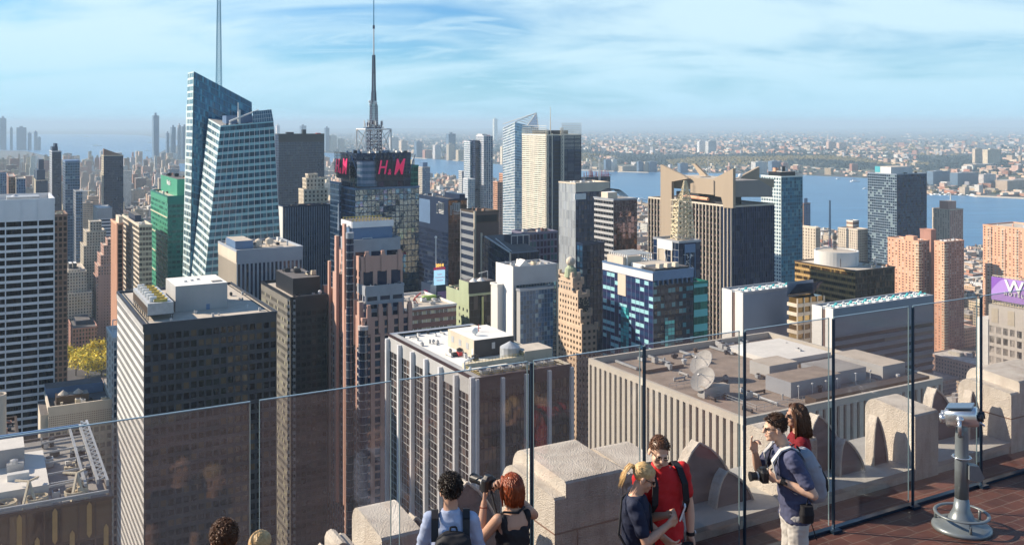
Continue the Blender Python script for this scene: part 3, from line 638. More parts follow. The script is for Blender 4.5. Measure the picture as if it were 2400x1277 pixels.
# ---------------------------------------------------------------- 8 pink granite tower
def pink():
    d = 470.0; pk = M_['pink_stone']; gr = mplain('granite_grey', (.30, .32, .36), .6, .15, .2); lav = mplain('granite_pale', (.52, .46, .44), .6, .15, .2)
    h0 = tower('granite_tower', 'pink and grey granite tower with stepped tiers and stone pinnacles', 850, 752, d, 757, 962, wall=CITY, roofm=M_['roof_tan'],
        left=dict(bay=4.2, fl=4.0, pw=1.6, sh=1.2, dp=.7, pm=pk, sm=lav, gm=G_NAVY), front=dict(bay=5.0, fl=4.0, pw=2.2, sh=1.1, dp=.6, pm=pk, sm=pk, gm=G_NAVY), K=60, parapet=1.4)
    r = h0.root
    def tier(cx, y, lx, rx, dd, pm, sm, gm, **k):
        return tower('', '', cx, y, d+dd, lx, rx, wall=pm, roofm=M_['roof_tan'], root=r, reg=False, K=k.pop('K', 12),
            left=dict(bay=k.get('lb', 4), fl=4, pw=k.get('lp', 1.4), sh=k.get('ls_', 1.2), dp=.4, pm=k.get('lpm', pm), sm=sm, gm=gm, t=k.get('t', 2), tm=k.get('tm', pm)),
            front=dict(bay=k.get('fb', 6.2), fl=k.get('ff', 4), pw=k.get('fp', 1.8), sh=k.get('fs', 1.4), dp=.4, pm=pm, sm=sm, gm=gm, t=k.get('t', 2), tm=k.get('tm', pm)), parapet=k.get('par', 1))
    t1 = tier(857, 676, 838, 946, 4, gr, gr, G_NAVY, t=3.5, fb=7.5, fp=1.6, fs=1.9)
    t2 = tier(846, 607, 785, 943, 10, pk, pk, G_NAVY, t=6, fb=8.4, fp=2.3, ff=17, fs=1.5, lp=2.2)
    t3 = tier(828, 567, 800, 938, 16, gr, gr, G_NAVY, t=5.0, fb=9, fp=2, ff=7, fs=1, lpm=lav)
    t4 = tower('', '', 827, 528, d+20, 802, 920, wall=M_['steel_blue'], roofm=M_['roof_tan'], root=r, reg=False, K=0, parapet=1.5, left=dict(bay=40, fl=40, pw=0, sh=0, gm=None), front=None)
    mb = MB(); mb.gbox(t4.C-US*.5-UA*.5, t4.ls+1, t4.la+1, t4.z-1.5, t4.z+1.8, M_['alu_white'], M_['roof_dark']); 
    for k in range(12): mb.gbox(t4.at(k/12, .02), .3, .3, t4.z+1.8, t4.z+3.0, M_['yellow_paint']); mb.gbox(t4.at(k/12, .9), .3, .3, t4.z+1.8, t4.z+3.0, M_['yellow_paint'])
    mb.gbox(t4.at(0, .02), t4.ls, .2, t4.z+2.6, t4.z+2.9, M_['yellow_paint']); mb.gbox(t4.at(0, .9), t4.ls, .2, t4.z+2.6, t4.z+2.9, M_['yellow_paint'])
    mb.build('roof_rim', r)
    # bevelled grey corner on the mechanical block, lit side; sunlight put into its white
    mb = MB(); c = t4.C; mb.prism([c-US*.6+UA*4, c-US*.2-UA*.3, c-US*.2-UA*.3+UZ*0-V((0, 0, 18)), c-US*.6+UA*4-V((0, 0, 18))], -US*.2, M_['conc_white']); mb.build('corner_panel', r)
    # tall lit pylons on the left face
    for (cx, y, lx, rx, dd) in ((788, 553, 784, 795, 26), (807, 525, 802, 812, 22), (771, 612, 768, 776, 40)):
        mb = MB(); p = PZ(cx, d+dd, 0); ls, la = t_right(p, rx), t_left(p, lx); mb.gbox(p, ls, min(la, 5), 60, zof(y, d+dd), pk if cx != 768 else M_['lime'], M_['roof_tan']); mb.build('pylon', r)
    mb = MB(); q = PZ(793, d+22, zof(540, d+22)); mb.tube(q, q+UZ*14, .45, M_['white_paint'], .2); mb.tube(q+UZ*9, q+UZ*9+US*-3, .15, M_['white_paint']); mb.build('flagpole', r)
    # round glass bay at the corner
    mb = MB(); c = PZ(820, d+11, 0); zt = zof(560, d+9)
    for j in range(42):
        z0 = zt-4*(j+1); mb.lathe((c.x, c.y, z0), [(2.0, .9), (2.0, 1.3)], M_['alu_grey'], 14, False, False); mb.lathe((c.x, c.y, z0), [(1.9, 1.3), (1.9, 4.9)], G_NAVY, 14, False, False)
    mb.lathe((c.x, c.y, zt), [(2.1, 0), (2.1, 3), (.1, 3)], M_['granite_grey'], 14); mb.build('corner_bay', r)
    mb = MB(); c = PZ(851, d-.6, 0); zt = zof(772, d)
    for j in range(36):
        z0 = zt-4*(j+1); mb.lathe((c.x, c.y, z0), [(2.5, .9), (2.5, 1.3)], M_['alu_grey'], 12, False, False); mb.lathe((c.x, c.y, z0), [(2.4, 1.3), (2.4, 4.9)], G_NAVY, 12, False, False)
    mb.lathe((c.x, c.y, zt), [(2.6, 0), (2.6, 2), (.1, 2)], M_['granite_pale'], 12); mb.build('corner_bay', r)
    # pinnacles
    for hh, ss, hgt in ((h0, [0.12, .36, .55, .78, .98], 9), (t2, [.14, .52, .93], 5)):
        for s in ss:
            mb = MB(); q = hh.at(s, 0)-UA*.9-US*1.1; mb.gbox(q, 2.3, 2.0, hh.z-7, hh.z+hgt-3, pk, bottom=True); mb.gbox(q+US*.3+UA*.3, 1.7, 1.4, hh.z+hgt-3, hh.z+hgt-1.4, pk); mb.build('pinnacle', r)
    for a in (.04, .16, .3, .5, .64, .78, .93):
        mb = MB(); q = h0.at(0, a)-US*.9; k = 9+10*(.3 < a < .7); mb.gbox(q, 2.4, 3.2, h0.z-14, h0.z+k, pk, M_['roof_tan'], bottom=True); mb.build('pinnacle', r)
    clutter(t1, 6, [M_['pale_metal'], M_['dark_metal']], .05, .95, .0, .25, .6, 1.5, 1.2)
    # white frame on the mechanical block
    mb = MB(); q = t4.at(.22, 0)-UA*.8; zb = t4.z-14
    for s in (0, 5.4): mb.tube(V((q.x, q.y, zb))+US*s, V((q.x, q.y, zb+7))+US*s, .2, M_['white_paint'])
    mb.tube(V((q.x, q.y, zb+7)), V((q.x, q.y, zb+7))+US*5.4, .2, M_['white_paint']); mb.build('rail_frame', r)
pink()
# ---------------------------------------------------------------- 9 dark tower with white piers
h = tower('pier_tower', 'dark tower with tall white piers, a white roof and a conical tank', 1115, 893, 300, 912, 1337, wall=M_['black_metal'], roofm=M_['roof_white'],
    left=dict(bay=2.42, fl=2.6, pw=.16, sh=.22, dp=.12, ds=.12, pm=M_['pale_metal'], sm=M_['pale_metal'], gm=mglass('glass_bronze', (.03, .022, .02), .06, 0, (.12, .09, .08), .1), t=5.4, tm=M_['conc_grey']),
    front=dict(bay=1.5, fl=3.9, pw=.16, sh=.9, dp=.12, ds=.08, pm=M_['black_metal'], sm=mplain('plum_metal', (.05, .028, .032), .5, .1, .2, .3), gm=G_BROWN, t=3.0, tm=M_['plum_metal']), K=100, parapet=1.0)
mb = MB()
for k in range(7):
    q = h.C+UA*(k*(h.la-1.2)/6)-US*1.7; mb.gbox(q, 1.5, 1.3, 0, h.z+1.2-2.0*(k > 0), M_['alu_white'])
mb.gbox(h.C-US*.4-UA*1.2, 1.1, 1.0, 0, h.z+.8, M_['alu_white']); mb.gbox(h.C-US*1.7-UA*.4+UA*1.2, .6, .8, 0, h.z+.8, M_['alu_white'])
for k in range(1, 5):
    q = h.C+US*(k*(h.ls-.6)/4)-UA*1.5; mb.gbox(q, 1.1, 1.3, 0, h.z+.2, M_['alu_white'])
mb.build('pier', h.root)
mb = MB(); mb.gbox(h.at(0, 0), 2.2, h.la, h.z+1.02, h.z+1.05, M_['conc_grey']); mb.gbox(h.at(0, 1)-UA*2.6, h.ls, 2.6, h.z+1.0, h.z+1.06, M_['alu_grey']); mb.gbox(h.at(1, 0)-US*2.2, 2.2, h.la-2.6, h.z+1.02, h.z+1.05, M_['cream_paint'])
mb.build('coping', h.root)
mb = MB(); c = h.at(.36, .36); mb.gbox(c, 16, 21, h.z, h.z+6.2, mplain('plant_dark', (.06, .055, .055), .8, .2, .2), M_['roof_white']); mb.gbox(c-US*.12, .12, 21, h.z, h.z+6.25, M_['lime']); o = mb.build('penthouse', h.root)
for k in range(3):
    m2 = MB(); m2.gbox(c-US*.2+UA*(4+k*6), .12, 2.0, h.z+2.2, h.z+4.4, M_['galvanised']); m2.build('louver', o)
m2 = MB(); m2.gbox(c-US*.2+UA*.5, .1, 1.1, h.z, h.z+3, M_['white_paint']); m2.build('door', o)
m2 = MB(); m2.gbox(c+US*7-UA*.1, 1.3, .1, h.z+2.5, h.z+4.7, M_['galvanised']); m2.build('louver', o)
m2 = MB(); q = c+US*4+UA*7; q.z = h.z+6.2; m2.lathe(q, [(.3, 0), (.3, .8)], M_['pale_metal'], 8); m2.ell(q+UZ*1.6, (1.3, .5, 1.2), M_['white_paint'], Matrix.Rotation(.6, 3, 'Z')); m2.build('dish', o)
m2 = MB(); q = c+US*8+UA*12; q.z = h.z+6.2; m2.tube(q, q+UZ*2.5, .15, M_['red_paint']); m2.tube(q+UZ*1.2-US*1, q+UZ*1.2+US*1, .12, M_['red_paint']); m2.build('beacon', o)
tank(h, .60, .22, 3.5, 4.2, M_['galvanised'], lift=1.0)
rbox(h, .68, .99, .15, .28, 4.2, M_['lime'], M_['roof_tan'], 'plant_box'); rbox(h, .80, .98, .30, .37, 2.4, M_['galvanised'], M_['pale_metal'], 'duct')
# sunken front plant deck with walkway rails
mb = MB(); c = h.at(.04, .02)
mb.gbox(h.at(.05, .155), h.ls*.9, 1.8, h.z+1.0, h.z+2.6, M_['cream_paint'], bottom=True)
for k in range(26):
    q = h.at(.05+.9*k/25, .155); mb.tube(V((q.x, q.y, h.z+2.6)), V((q.x, q.y, h.z+3.7)), .07, M_['yellow_paint'], n=4)
q0, q1 = h.at(.05, .155), h.at(.95, .155)
for zz in (3.15, 3.7): mb.tube(V((q0.x, q0.y, h.z+zz)), V((q1.x, q1.y, h.z+zz)), .06, M_['yellow_paint'], n=4)
q0, q1 = h.at(.06, .02), h.at(.94, .02)
for zz in (.9, 1.5): mb.tube(V((q0.x, q0.y, h.z+zz+.5)), V((q1.x, q1.y, h.z+zz+.5)), .06, M_['yellow_paint'], n=4)
for k in range(20):
    q = q0+(q1-q0)*k/19; mb.tube(V((q.x, q.y, h.z)), V((q.x, q.y, h.z+2)), .06, M_['yellow_paint'], n=4)
q0, q1 = h.at(.06, .02), h.at(.06, .15)
for zz in (1.4, 2.0): mb.tube(V((q0.x, q0.y, h.z+zz)), V((q1.x, q1.y, h.z+zz)), .08, M_['yellow_paint'], n=4)
mb.build('walkway_rail', h.root)
mb = MB(); mb.gbox(h.at(.1, .03), h.ls*.82, h.la*.11, h.z+.05, h.z+.4, M_['roof_dark']); mb.build('plant_deck', h.root)
for k in range(7):
    c = h.at(.17+k*.115, .08); c.z = h.z+.5; fan(h, c, 1.75, M_['galvanised'], M_['black_metal'])
mb = MB(); q = h.at(.02, .13); mb.tube(q, q+UZ*4, .25, M_['white_paint']); mb.tube(q+UZ*4, q+UZ*5+US*3.5, .25, M_['white_paint']); mb.tube(q+US*1.2, q+US*1.2+UZ*2.5-UA*2, .4, M_['white_paint']); mb.build('davit', h.root)
clutter(h, 12, [M_['pale_metal'], M_['galvanised'], M_['red_paint'], M_['dark_metal']], .12, .32, .2, .5, .8, 2.2, 1.6)
clutter(h, 20, [M_['pale_metal'], M_['galvanised'], M_['dark_metal'], M_['conc_grey']], .1, .95, .3, .95, .5, 1.5, 1.1, avoid=[(.33, .9, .1, .72)])

# ---------------------------------------------------------------- 10 striped tower with the dish roof
h = tower('ribbed_tower', 'pale ribbed tower with satellite dishes on its brown gravel roof, behind the glass', 1745, 995, 190, 1383, 2205, wall=M_['bronze'], roofm=mplain('roof_gravel', (.29, .235, .195), .95, .35, .25),
    left=dict(bay=2.15, fl=60, pw=1.20, sh=0, dp=.55, pm=mplain('rib_stone', (.50, .46, .40), .8, .12, .2, streak=True), gm=None), front=dict(bay=2.15, fl=60, pw=1.15, sh=0, dp=.55, pm=M_['rib_stone'], gm=None), K=0, parapet=1.4)
pl = []
facade(MB(), pl, [V((x.x, x.y, 0)) for x in (h.C+UA*h.la, h.C)]+[V((x.x, x.y, h.z-.6)) for x in (h.C, h.C+UA*h.la)], max(1, round(h.la/2.15)), 52, 0, 0)
facade(MB(), pl, [V((x.x, x.y, 0)) for x in (h.C, h.C+US*h.ls)]+[V((x.x, x.y, h.z-.6)) for x in (h.C+US*h.ls, h.C)], max(1, round(h.ls/2.15)), 52, 0, 0)
put_panes(h.root, pl, mglass('glass_rib', (.05, .032, .03), .1, 0, (.14, .11, .1), .15), 100)
def dish(h, c, r, az, el, name='satellite_dish'):
    mb = MB(); M = Matrix.Rotation(az, 3, 'Z') @ Matrix.Rotation(el, 3, 'Y'); n = 22; hub = c+UZ*(r*1.05)
    R = []
    for k in range(7):
        f = k/6; R.append([hub+M @ V((r*.34*f*f-.3, r*f*math.cos(2*math.pi*i/n), r*f*math.sin(2*math.pi*i/n))) for i in range(n)])
    R[0] = [hub+M @ V((-.3, .05*math.cos(2*math.pi*i/n), .05*math.sin(2*math.pi*i/n))) for i in range(n)]
    mb.rings(R, mplain('dish_grey', (.34, .33, .32), .6, .2, .8), True, False)
    R2 = [[p-M @ V((.14, 0, 0)) for p in q] for q in R]
    mb.rings([q for q in R2][::-1], M_['dish_grey'], False, True); mb.rings([R[-1], R2[-1]], M_['pale_metal'], False, False)
    f = hub+M @ V((r*.85, 0, 0)); mb.tube(f, f-M @ V((.5, 0, 0)), .22, M_['pale_metal'], n=8)
    for k in range(3):
        a = 2.09*k+.5; mb.tube(hub+M @ V((r*.2, r*.8*math.cos(a), r*.8*math.sin(a))), f, .06, M_['pale_metal'], n=4)
    mb.tube(c, hub-M @ V((.5, 0, 0)), .42, M_['white_paint'], .35, 10)
    for k in range(4):
        a = 1.57*k; mb.tube(c+V((math.cos(a), math.sin(a), 0))*r*.5, hub-UZ*r*.3, .12, M_['white_paint'], n=4)
    return mb.build(name, h.root, False)
dish(h, h.at(.11, .36), 3.1, rad(215), rad(-42)); dish(h, h.at(.26, .56), 3.3, rad(205), rad(-40)); 
rbox(h, .36, .62, .16, .30, 3.4, M_['alu_grey'], M_['roof_gravel'], 'plant_box'); rbox(h, .47, .62, .40, .52, 3.2, M_['conc_grey'], M_['roof_tan'], 'plant_box')
rbox(h, .62, .80, .2, .38, 3.0, M_['alu_grey'], M_['roof_grey'], 'plant_box'); rbox(h, .84, .97, .15, .42, 3.4, M_['conc_grey'], M_['roof_tan'], 'plant_box'); rbox(h, .64, .96, .55, .88, 1.2, M_['conc_white'], M_['roof_white'], 'raised_roof')
rbox(h, .08, .2, .32, .36, 2.2, M_['conc_grey'], M_['roof_tan'], 'plant_box'); rbox(h, .1, .3, .74, .76, .8, M_['brown_stone'], M_['roof_gravel'], 'roof_curb')
mb = MB(); 
def rail(mb, p0, p1, z, n, mat, hh=1.2):
    for k in range(n+1):
        q = p0+(p1-p0)*k/n; mb.tube(V((q.x, q.y, z)), V((q.x, q.y, z+hh)), .05, mat, n=4)
    for f in (.5, 1): mb.tube(V((p0.x, p0.y, z+hh*f)), V((p1.x, p1.y, z+hh*f)), .05, mat, n=4)
rail(mb, h.at(.14, .10), h.at(.14, .4), h.z, 9, M_['galvanised']); rail(mb, h.at(.14, .10), h.at(.95, .10), h.z, 22, M_['galvanised']); rail(mb, h.at(.05, .5), h.at(.26, .5), h.z, 6, M_['galvanised']); mb.build('roof_rail', h.root)
mb = MB()
for s, a in ((.38, .14), (.45, .14), (.52, .14), (.58, .14), (.70, .16), (.78, .16)):
    q = h.at(s, a); mb.tube(q, q+UZ*2.6, .09, M_['pale_metal'], n=5); mb.ell(q+UZ*2.7, (.3, .3, .2), M_['pale_metal'])
mb.build('vent_pipe', h.root)
rbox(h, .36, .97, .03, .085, 1.6, M_['bronze'], M_['bronze'], 'plant_box')
clutter(h, 16, [M_['galvanised'], M_['pale_metal'], M_['dark_metal'], M_['conc_grey']], .2, .95, .1, .95, .6, 2.4, 1.4, avoid=[(.3, .65, .1, .7), (.6, .98, .1, .9)])
clutter(h, 34, [M_['galvanised'], M_['pale_metal'], M_['dark_metal'], M_['bronze'], M_['conc_grey']], .06, .95, .06, .95, .5, 2.0, 1.5)
for k in range(5): m2 = MB(); q = h.at(.1+.17*k, .8); m2.gbox(q, .5, h.la*.16, h.z+.2, h.z+.7, M_['galvanised'], bottom=True); m2.gbox(q+US*1.2, .3, h.la*.13, h.z+.1, h.z+.4, M_['bronze']); m2.build('duct', h.root)

# ---------------------------------------------------------------- 11 bronze building with the steel roof frame
pr = PZ(262, 190, 0); C1 = pr-US*46; zt = zof(1165, 190)
h = tower('bronze_building', 'dark bronze building with gold pointed ornaments and an open steel roof frame with fans', pix(C1)[0], 0, C1.y, la=46, ls=46, ztop=zt, cat='building', wall=M_['bronze'], roofm=M_['roof_grey'],
    front=dict(bay=3.1, fl=7.5, pw=.3, sh=.5, dp=.2, ds=.15, pm=M_['bronze'], sm=M_['bronze'], gm=G_BROWN), left=None, K=40, parapet=.4)
go = MB()
for i in range(15):
    for j in range(6):
        q = h.C+US*(1.5+i*3.1); zc = h.z-3.5-(0 if i % 2 else 5.0)-j*10.0
        w_, l_ = .45, 3.6; n = -UA*.45
        sh = [(-w_, -l_+.8), (0, -l_), (w_, -l_+.8), (w_, l_-.8), (0, l_), (-w_, l_-.8)]
        pts = [V((q.x, q.y, zc))+US*a+UZ*b+n for a, b in sh]
        go.prism([p-n*.6 for p in pts], n*.6, M_['bronze_gold'])
go.build('ornament', h.root)
zz = h.z
mb = MB(); mb.gbox(h.at(.47, .14), h.ls*.29, h.la*.50, zz-3, zz+2.6, M_['conc_white'], M_['roof_white']); o = mb.build('penthouse', h.root)
m2 = MB(); m2.gbox(h.at(.475, .46), h.ls*.2, h.la*.17, zz+2.6, zz+6.4, M_['conc_grey'], M_['roof_white']); m2.build('upper_box', o)
m2 = MB(); q = h.at(.60, .38); m2.gbox(q, 3.2, 2.4, zz+2.6, zz+4.2, M_['galvanised']); m2.lathe(V((q.x+1, q.y+1, zz+4.2)), [(.8, 0), (.8, .8), (.2, 1)], M_['pale_metal'], 8); m2.build('cooling_unit', o)
m2 = MB(); q = h.at(.60, .26); m2.gbox(q, 4, 1.6, zz+2.6, zz+3.9, M_['white_paint']); m2.build('duct', o)
mb = MB()
def beam(p, q, w_=.32, hh=.4, mat=None):
    p = V(p); q = V(q); d = (q-p); n = V((-d.y, d.x, 0)).normalized()*w_; mb.box(p-n/2, d, n, V((0, 0, hh)), mat or M_['galvanised'])
z1 = zz+2.2
for s in (.735, .80, .87, .94):
    pass
for a in (.12, .28, .44, .60, .76): beam(h.at(.76, a, z1), h.at(.97, a+.02, z1))
for a in (.2, .36, .52, .68): beam(h.at(.05, a, z1), h.at(.47, a+.02, z1))
beam(h.at(.90, .06, z1), h.at(.90, .95, z1), .5, .6); beam(h.at(.95, .06, z1), h.at(.95, .95, z1), .5, .9); beam(h.at(.985, .02, z1), h.at(.985, .98, z1), .5, 1.2)
beam(h.at(.02, .95, z1), h.at(.97, .95, z1), .8, .8, M_['steel_blue']); beam(h.at(.02, .02, z1-1.4), h.at(.99, .02, z1-1.4), .5, .6); beam(h.at(.02, .17, z1-.4), h.at(.9, .17, z1-.4), .4, .5)
for k in range(14):
    a0 = .04+k*.066; beam(h.at(.955, a0, z1+1.1), h.at(.98, a0+.033, z1+.9), .25, .3); beam(h.at(.98, a0+.033, z1+.9), h.at(.955, a0+.066, z1+1.1), .25, .3)
for k in range(5):
    s = .08+k*.19; mb.tube(h.at(s, .03, zz), h.at(s+.03, .12, z1+2), .3, M_['cream_paint'], n=4); mb.tube(h.at(s+.06, .03, zz), h.at(s+.03, .12, z1+2), .3, M_['cream_paint'], n=4); mb.tube(h.at(s+.03, .12, z1+2), h.at(s+.07, .19, z1+1.5), .25, M_['cream_paint'], n=4); mb.tube(h.at(s+.03, .12, z1+2), h.at(s-.02, .19, z1+1.5), .25, M_['cream_paint'], n=4)
mb.build('roof_frame', h.root)
for k, s in enumerate((.59, .71, .86)):
    mb = MB(); q = h.at(s-.055, .035); mb.gbox(q, 5.2, 4.4, zz-1, zz+.4, M_['conc_white']); mb.build('fan_housing', h.root); c = h.at(s, .085); c.z = zz+.4; fan(h, c, 2.05, M_['cream_paint'], M_['dark_metal'])
clutter(h, 26, [M_['pale_metal'], M_['dark_metal'], M_['cream_paint'], M_['white_paint']], .73, .95, .05, .92, .6, 2.2, 1.8)
clutter(h, 22, [M_['pale_metal'], M_['dark_metal'], M_['galvanised'], M_['cream_paint']], .05, .34, .1, .9, .8, 2.4, 1.6)
# round stone tank house at the photo's left edge
cyl = thing('water_tank', PZ(-8, 330, 150), 'round beige tank on a low roof, half cut off below the white striped tower', 'water tank')
mb = MB(); c = PZ(-8, 330, 120); mb.lathe(c, [(3.1, 30), (3.1, 45), (2.7, 45), (2.7, 42)], M_['conc_cream'], 18, True, False); mb.lathe(c+UZ*42, [(2.7, 0), (.05, .2)], M_['roof_grey'], 18, False); mb.build('tank_body', cyl)
h = tower('roof_block', 'low dark roof with pipework between the bronze building and the striped tower', -60, 1040, 330, -90, 42, la=24, cat='building', wall=M_['bronze'], roofm=M_['roof_dark'], front=dict(bay=3, fl=4, pw=.8, sh=1.2, pm=M_['bronze'], sm=M_['bronze'], gm=G_BROWN), K=10)
clutter(h, 14, [M_['pale_metal'], M_['dark_metal'], M_['brick_red']], smin=.8, smax=2.5)

# ---------------------------------------------------------------- 14 grey vertical-strip office
h = tower('office_building', 'grey block with tall dark window strips and rooftop tanks, before the crystal tower', 555, 591, 560, 512, 709, cat='building', wall=M_['conc_grey'], roofm=M_['roof_tan'],
    left=dict(bay=2.7, fl=28, pw=1.2, sh=2.4, dp=.4, pm=M_['conc_cream'], sm=M_['conc_cream'], gm=G_BLACK, t=6, tm=M_['conc_cream']), front=dict(bay=2.5, fl=28, pw=1.1, sh=2.6, dp=.4, pm=mplain('strip_grey', (.30, .34, .40), .7, .12, .1), sm=M_['strip_grey'], gm=G_NAVY, t=6, tm=M_['strip_grey']), K=100)
tank(h, .42, .3, 2.3, 3, M_['conc_cream']); tank(h, .6, .35, 2.3, 3, M_['conc_cream']); rbox(h, .05, .32, .25, .75, 5, M_['steel_blue'], M_['roof_tan']); rbox(h, .1, .34, .78, .95, 3, M_['galvanised'])
clutter(h, 16, [M_['white_paint'], M_['pale_metal'], M_['galvanised'], M_['dark_metal']], .35, .9, .3, .9, 1, 3.2, 3)
# dark striped tower and others right of the crystal tower
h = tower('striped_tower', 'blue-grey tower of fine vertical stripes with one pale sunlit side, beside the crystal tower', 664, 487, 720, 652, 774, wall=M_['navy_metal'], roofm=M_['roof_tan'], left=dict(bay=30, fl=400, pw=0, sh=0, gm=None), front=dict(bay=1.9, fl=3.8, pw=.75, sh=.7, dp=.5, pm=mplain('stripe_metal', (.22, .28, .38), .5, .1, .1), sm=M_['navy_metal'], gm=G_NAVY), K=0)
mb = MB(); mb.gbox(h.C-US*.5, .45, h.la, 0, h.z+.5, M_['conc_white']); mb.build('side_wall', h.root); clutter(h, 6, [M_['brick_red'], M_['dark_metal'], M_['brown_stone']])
hs = stepped('deco_tower', 'cream art deco tower with a small lantern block, in front of the black slab', [(722, 410, 729-13, 744, 16), (718, 420, 709, 760, 10), (712, 446, 700, 768, 0)], 830, M_['conc_cream'], G_BROWN, None, K=20, bay=3.4, pw=1.9)
h = tower('black_slab', 'wide flat-topped black slab tower behind the crystal tower', 653, 316, 1500, 645, 760, wall=M_['black_metal'], roofm=M_['roof_dark'], left=dict(bay=3, fl=4, pw=.6, sh=1.5, pm=M_['navy_metal'], sm=M_['navy_metal'], gm=G_NAVY), front=dict(bay=2.6, fl=4, pw=.5, sh=1.3, dp=.5, pm=mplain('slab_navy', (.03, .05, .09), .4, .1, .1, .3), sm=M_['slab_navy'], gm=G_NAVY, t=12, tm=M_['black_metal']), K=0)
rbox(h, .2, .35, .3, .7, 4, M_['black_metal']); rbox(h, .55, .62, .3, .7, 8, M_['black_metal']); clutter(h, 5, [M_['black_metal'], M_['red_paint']], smin=3, smax=9, hmax=4)

# ---------------------------------------------------------------- 16 sign tower with the mast
def sign_tower():
    d = 660.0; pinkm = mplain('sign_pink', (.85, .03, .16), .4, .05, 1); pinkm.node_tree.nodes['Principled BSDF'].inputs['Emission Color'].default_value = (1, .03, .16, 1); pinkm.node_tree.nodes['Principled BSDF'].inputs['Emission Strength'].default_value = .10
    h = tower('sign_tower', 'dark glass tower with pink letters on roof frames and a tall lattice mast', 832, 445, d, 797, 982, wall=M_['navy_metal'], roofm=M_['roof_dark'],
        left=dict(bay=3.0, fl=4.1, pw=.2, sh=.7, pm=M_['steel_blue'], sm=M_['steel_blue'], gm=G_NAVY), front=dict(bay=3.0, fl=4.1, pw=.22, sh=.5, dp=.2, pm=M_['navy_metal'], sm=M_['navy_metal'], gm=G_MIRR), K=40)
    r = h.root
    u = tower('', '', 836, 364, d+3, 800, 962, wall=M_['navy_metal'], roofm=M_['roof_dark'], root=r, reg=False, K=0, left=dict(bay=4, fl=5, pw=.3, sh=.8, pm=M_['navy_metal'], sm=M_['navy_metal'], gm=G_NAVY), front=dict(bay=5, fl=6, pw=.4, sh=1.4, pm=M_['navy_metal'], sm=M_['navy_metal'], gm=G_NAVY))
    l2 = tower('', '', 795, 432, d+20, 776, 800, wall=M_['steel_blue'], roofm=M_['roof_dark'], root=r, reg=False, K=0, la=20, left=dict(bay=3, fl=4.1, pw=.2, sh=1.2, pm=M_['steel_blue'], sm=M_['alu_white'], gm=G_SKY), front=dict(bay=3, fl=4.1, pw=.2, sh=1.2, pm=M_['steel_blue'], sm=M_['steel_blue'], gm=G_BLUE))
    r2 = tower('', '', 958, 391, d+24, 955, 980, la=18, wall=M_['teal_panel'], roofm=M_['roof_dark'], root=r, reg=False, K=0, left=None, front=dict(bay=3, fl=4.1, pw=.2, sh=1.2, pm=M_['teal_panel'], sm=M_['teal_panel'], gm=G_TEAL))
    # round drum at the corner
    mb = MB(); c = PZ(860, d+2, 0); z1 = zof(384, d); z0 = zof(437, d)
    k = 0; z = z0
    while z < z1:
        mb.lathe((c.x, c.y, z), [(7.2, 0), (7.2, 1.6), (6.9, 1.6), (6.9, 2.2)], M_['alu_blue'] if k % 2 else mplain('drum_blue', (.06, .12, .20), .4, .1, .1, .3), 20, False, False); z += 2.2; k += 1
    mb.lathe((c.x, c.y, z), [(7.3, 0), (7.3, .6), (.1, .6)], M_['navy_metal'], 20); mb.build('corner_drum', r)
    # sign frames: one on each visible side
    zt = zof(359, d); zb = zof(418, d)
    def frame(o, ax, w_, name):
        mb = MB(); n = 9
        for k in range(n+1): mb.tube(o+ax*w_*k/n+UZ*(zb-o.z), o+ax*w_*k/n+UZ*(zt-o.z), .3, M_['dark_metal'], n=4)
        for k in range(8): mb.tube(V((o.x, o.y, zb+(zt-zb)*k/7)), V((o.x, o.y, zb+(zt-zb)*k/7))+ax*w_, .25, M_['dark_metal'], n=4)
        return mb.build(name, r)
    pf = PZ(883, d-2, 0); wf = t_right(pf, 962); f1 = frame(pf, US, wf, 'sign_frame')
    mb = MB(); mb.box(V((pf.x, pf.y, zb-2))+UA*.5, US*wf*.82, UA*.4, UZ*(zt-zb)*.80, mplain('sign_back', (.02, .018, .04), .4, .1, 1)); mb.build('sign_panel', r)
    pl_ = PZ(815, d+2, 0); wl = t_left(pl_, 785); f2 = frame(pl_, UA, wl, 'sign_frame')
    mb = MB(); mb.box(V((pl_.x, pl_.y, zb-1))+US*.5, UA*wl*.9, US*.4, UZ*(zt-zb)*.75, M_['sign_back']); mb.build('sign_panel', r)
    c = pf+US*wf*.40-UA*.8; c.z = zof(394, d)
    H_ = (418-376)/F*d
    def hm(c, xd, H, sq, root):
        text_obj('H', 'lettering', root, c-xd*H*.58*sq, xd, UZ, H*1.1, pinkm, .5, shear=.3, bold=.07, sx=sq*.72)
        text_obj('&', 'lettering', root, c-xd*H*.10*sq-UZ*H*.24, xd, UZ, H*.46, pinkm, .5, shear=.2, bold=.03, sx=sq*.8)
        text_obj('M', 'lettering', root, c+xd*H*.50*sq, xd, UZ, H*1.28, pinkm, .5, shear=.3, bold=.07, sx=sq*.66)
    hm(c, US, H_, .92, f1)
    c = pl_+UA*wl*.45-US*.8; c.z = zof(393, d); hm(c, -UA, H_, wl/(1.9*H_), f2)
    # white cube frame and the mast
    c = PZ(876, d+22, 0); zt = zof(303, d+22); zb = zof(360, d+22); mb = MB(); s = 9.6
    cor = [c+US*sx*s+UA*sy*s for sx, sy in ((-1, -1), (1, -1), (1, 1), (-1, 1))]
    for i in range(4):
        a, b = cor[i], cor[(i+1) % 4]
        mb.tube(V((a.x, a.y, zb)), V((a.x, a.y, zt)), .55, M_['white_paint'], n=6); mb.tube(V((a.x, a.y, zt)), V((b.x, b.y, zt)), .5, M_['white_paint'], n=6)
        mb.tube(V((a.x, a.y, zb)), V((b.x, b.y, zt)), .28, M_['pale_metal'], n=4); mb.tube(V((b.x, b.y, zb)), V((a.x, a.y, zt)), .28, M_['pale_metal'], n=4)
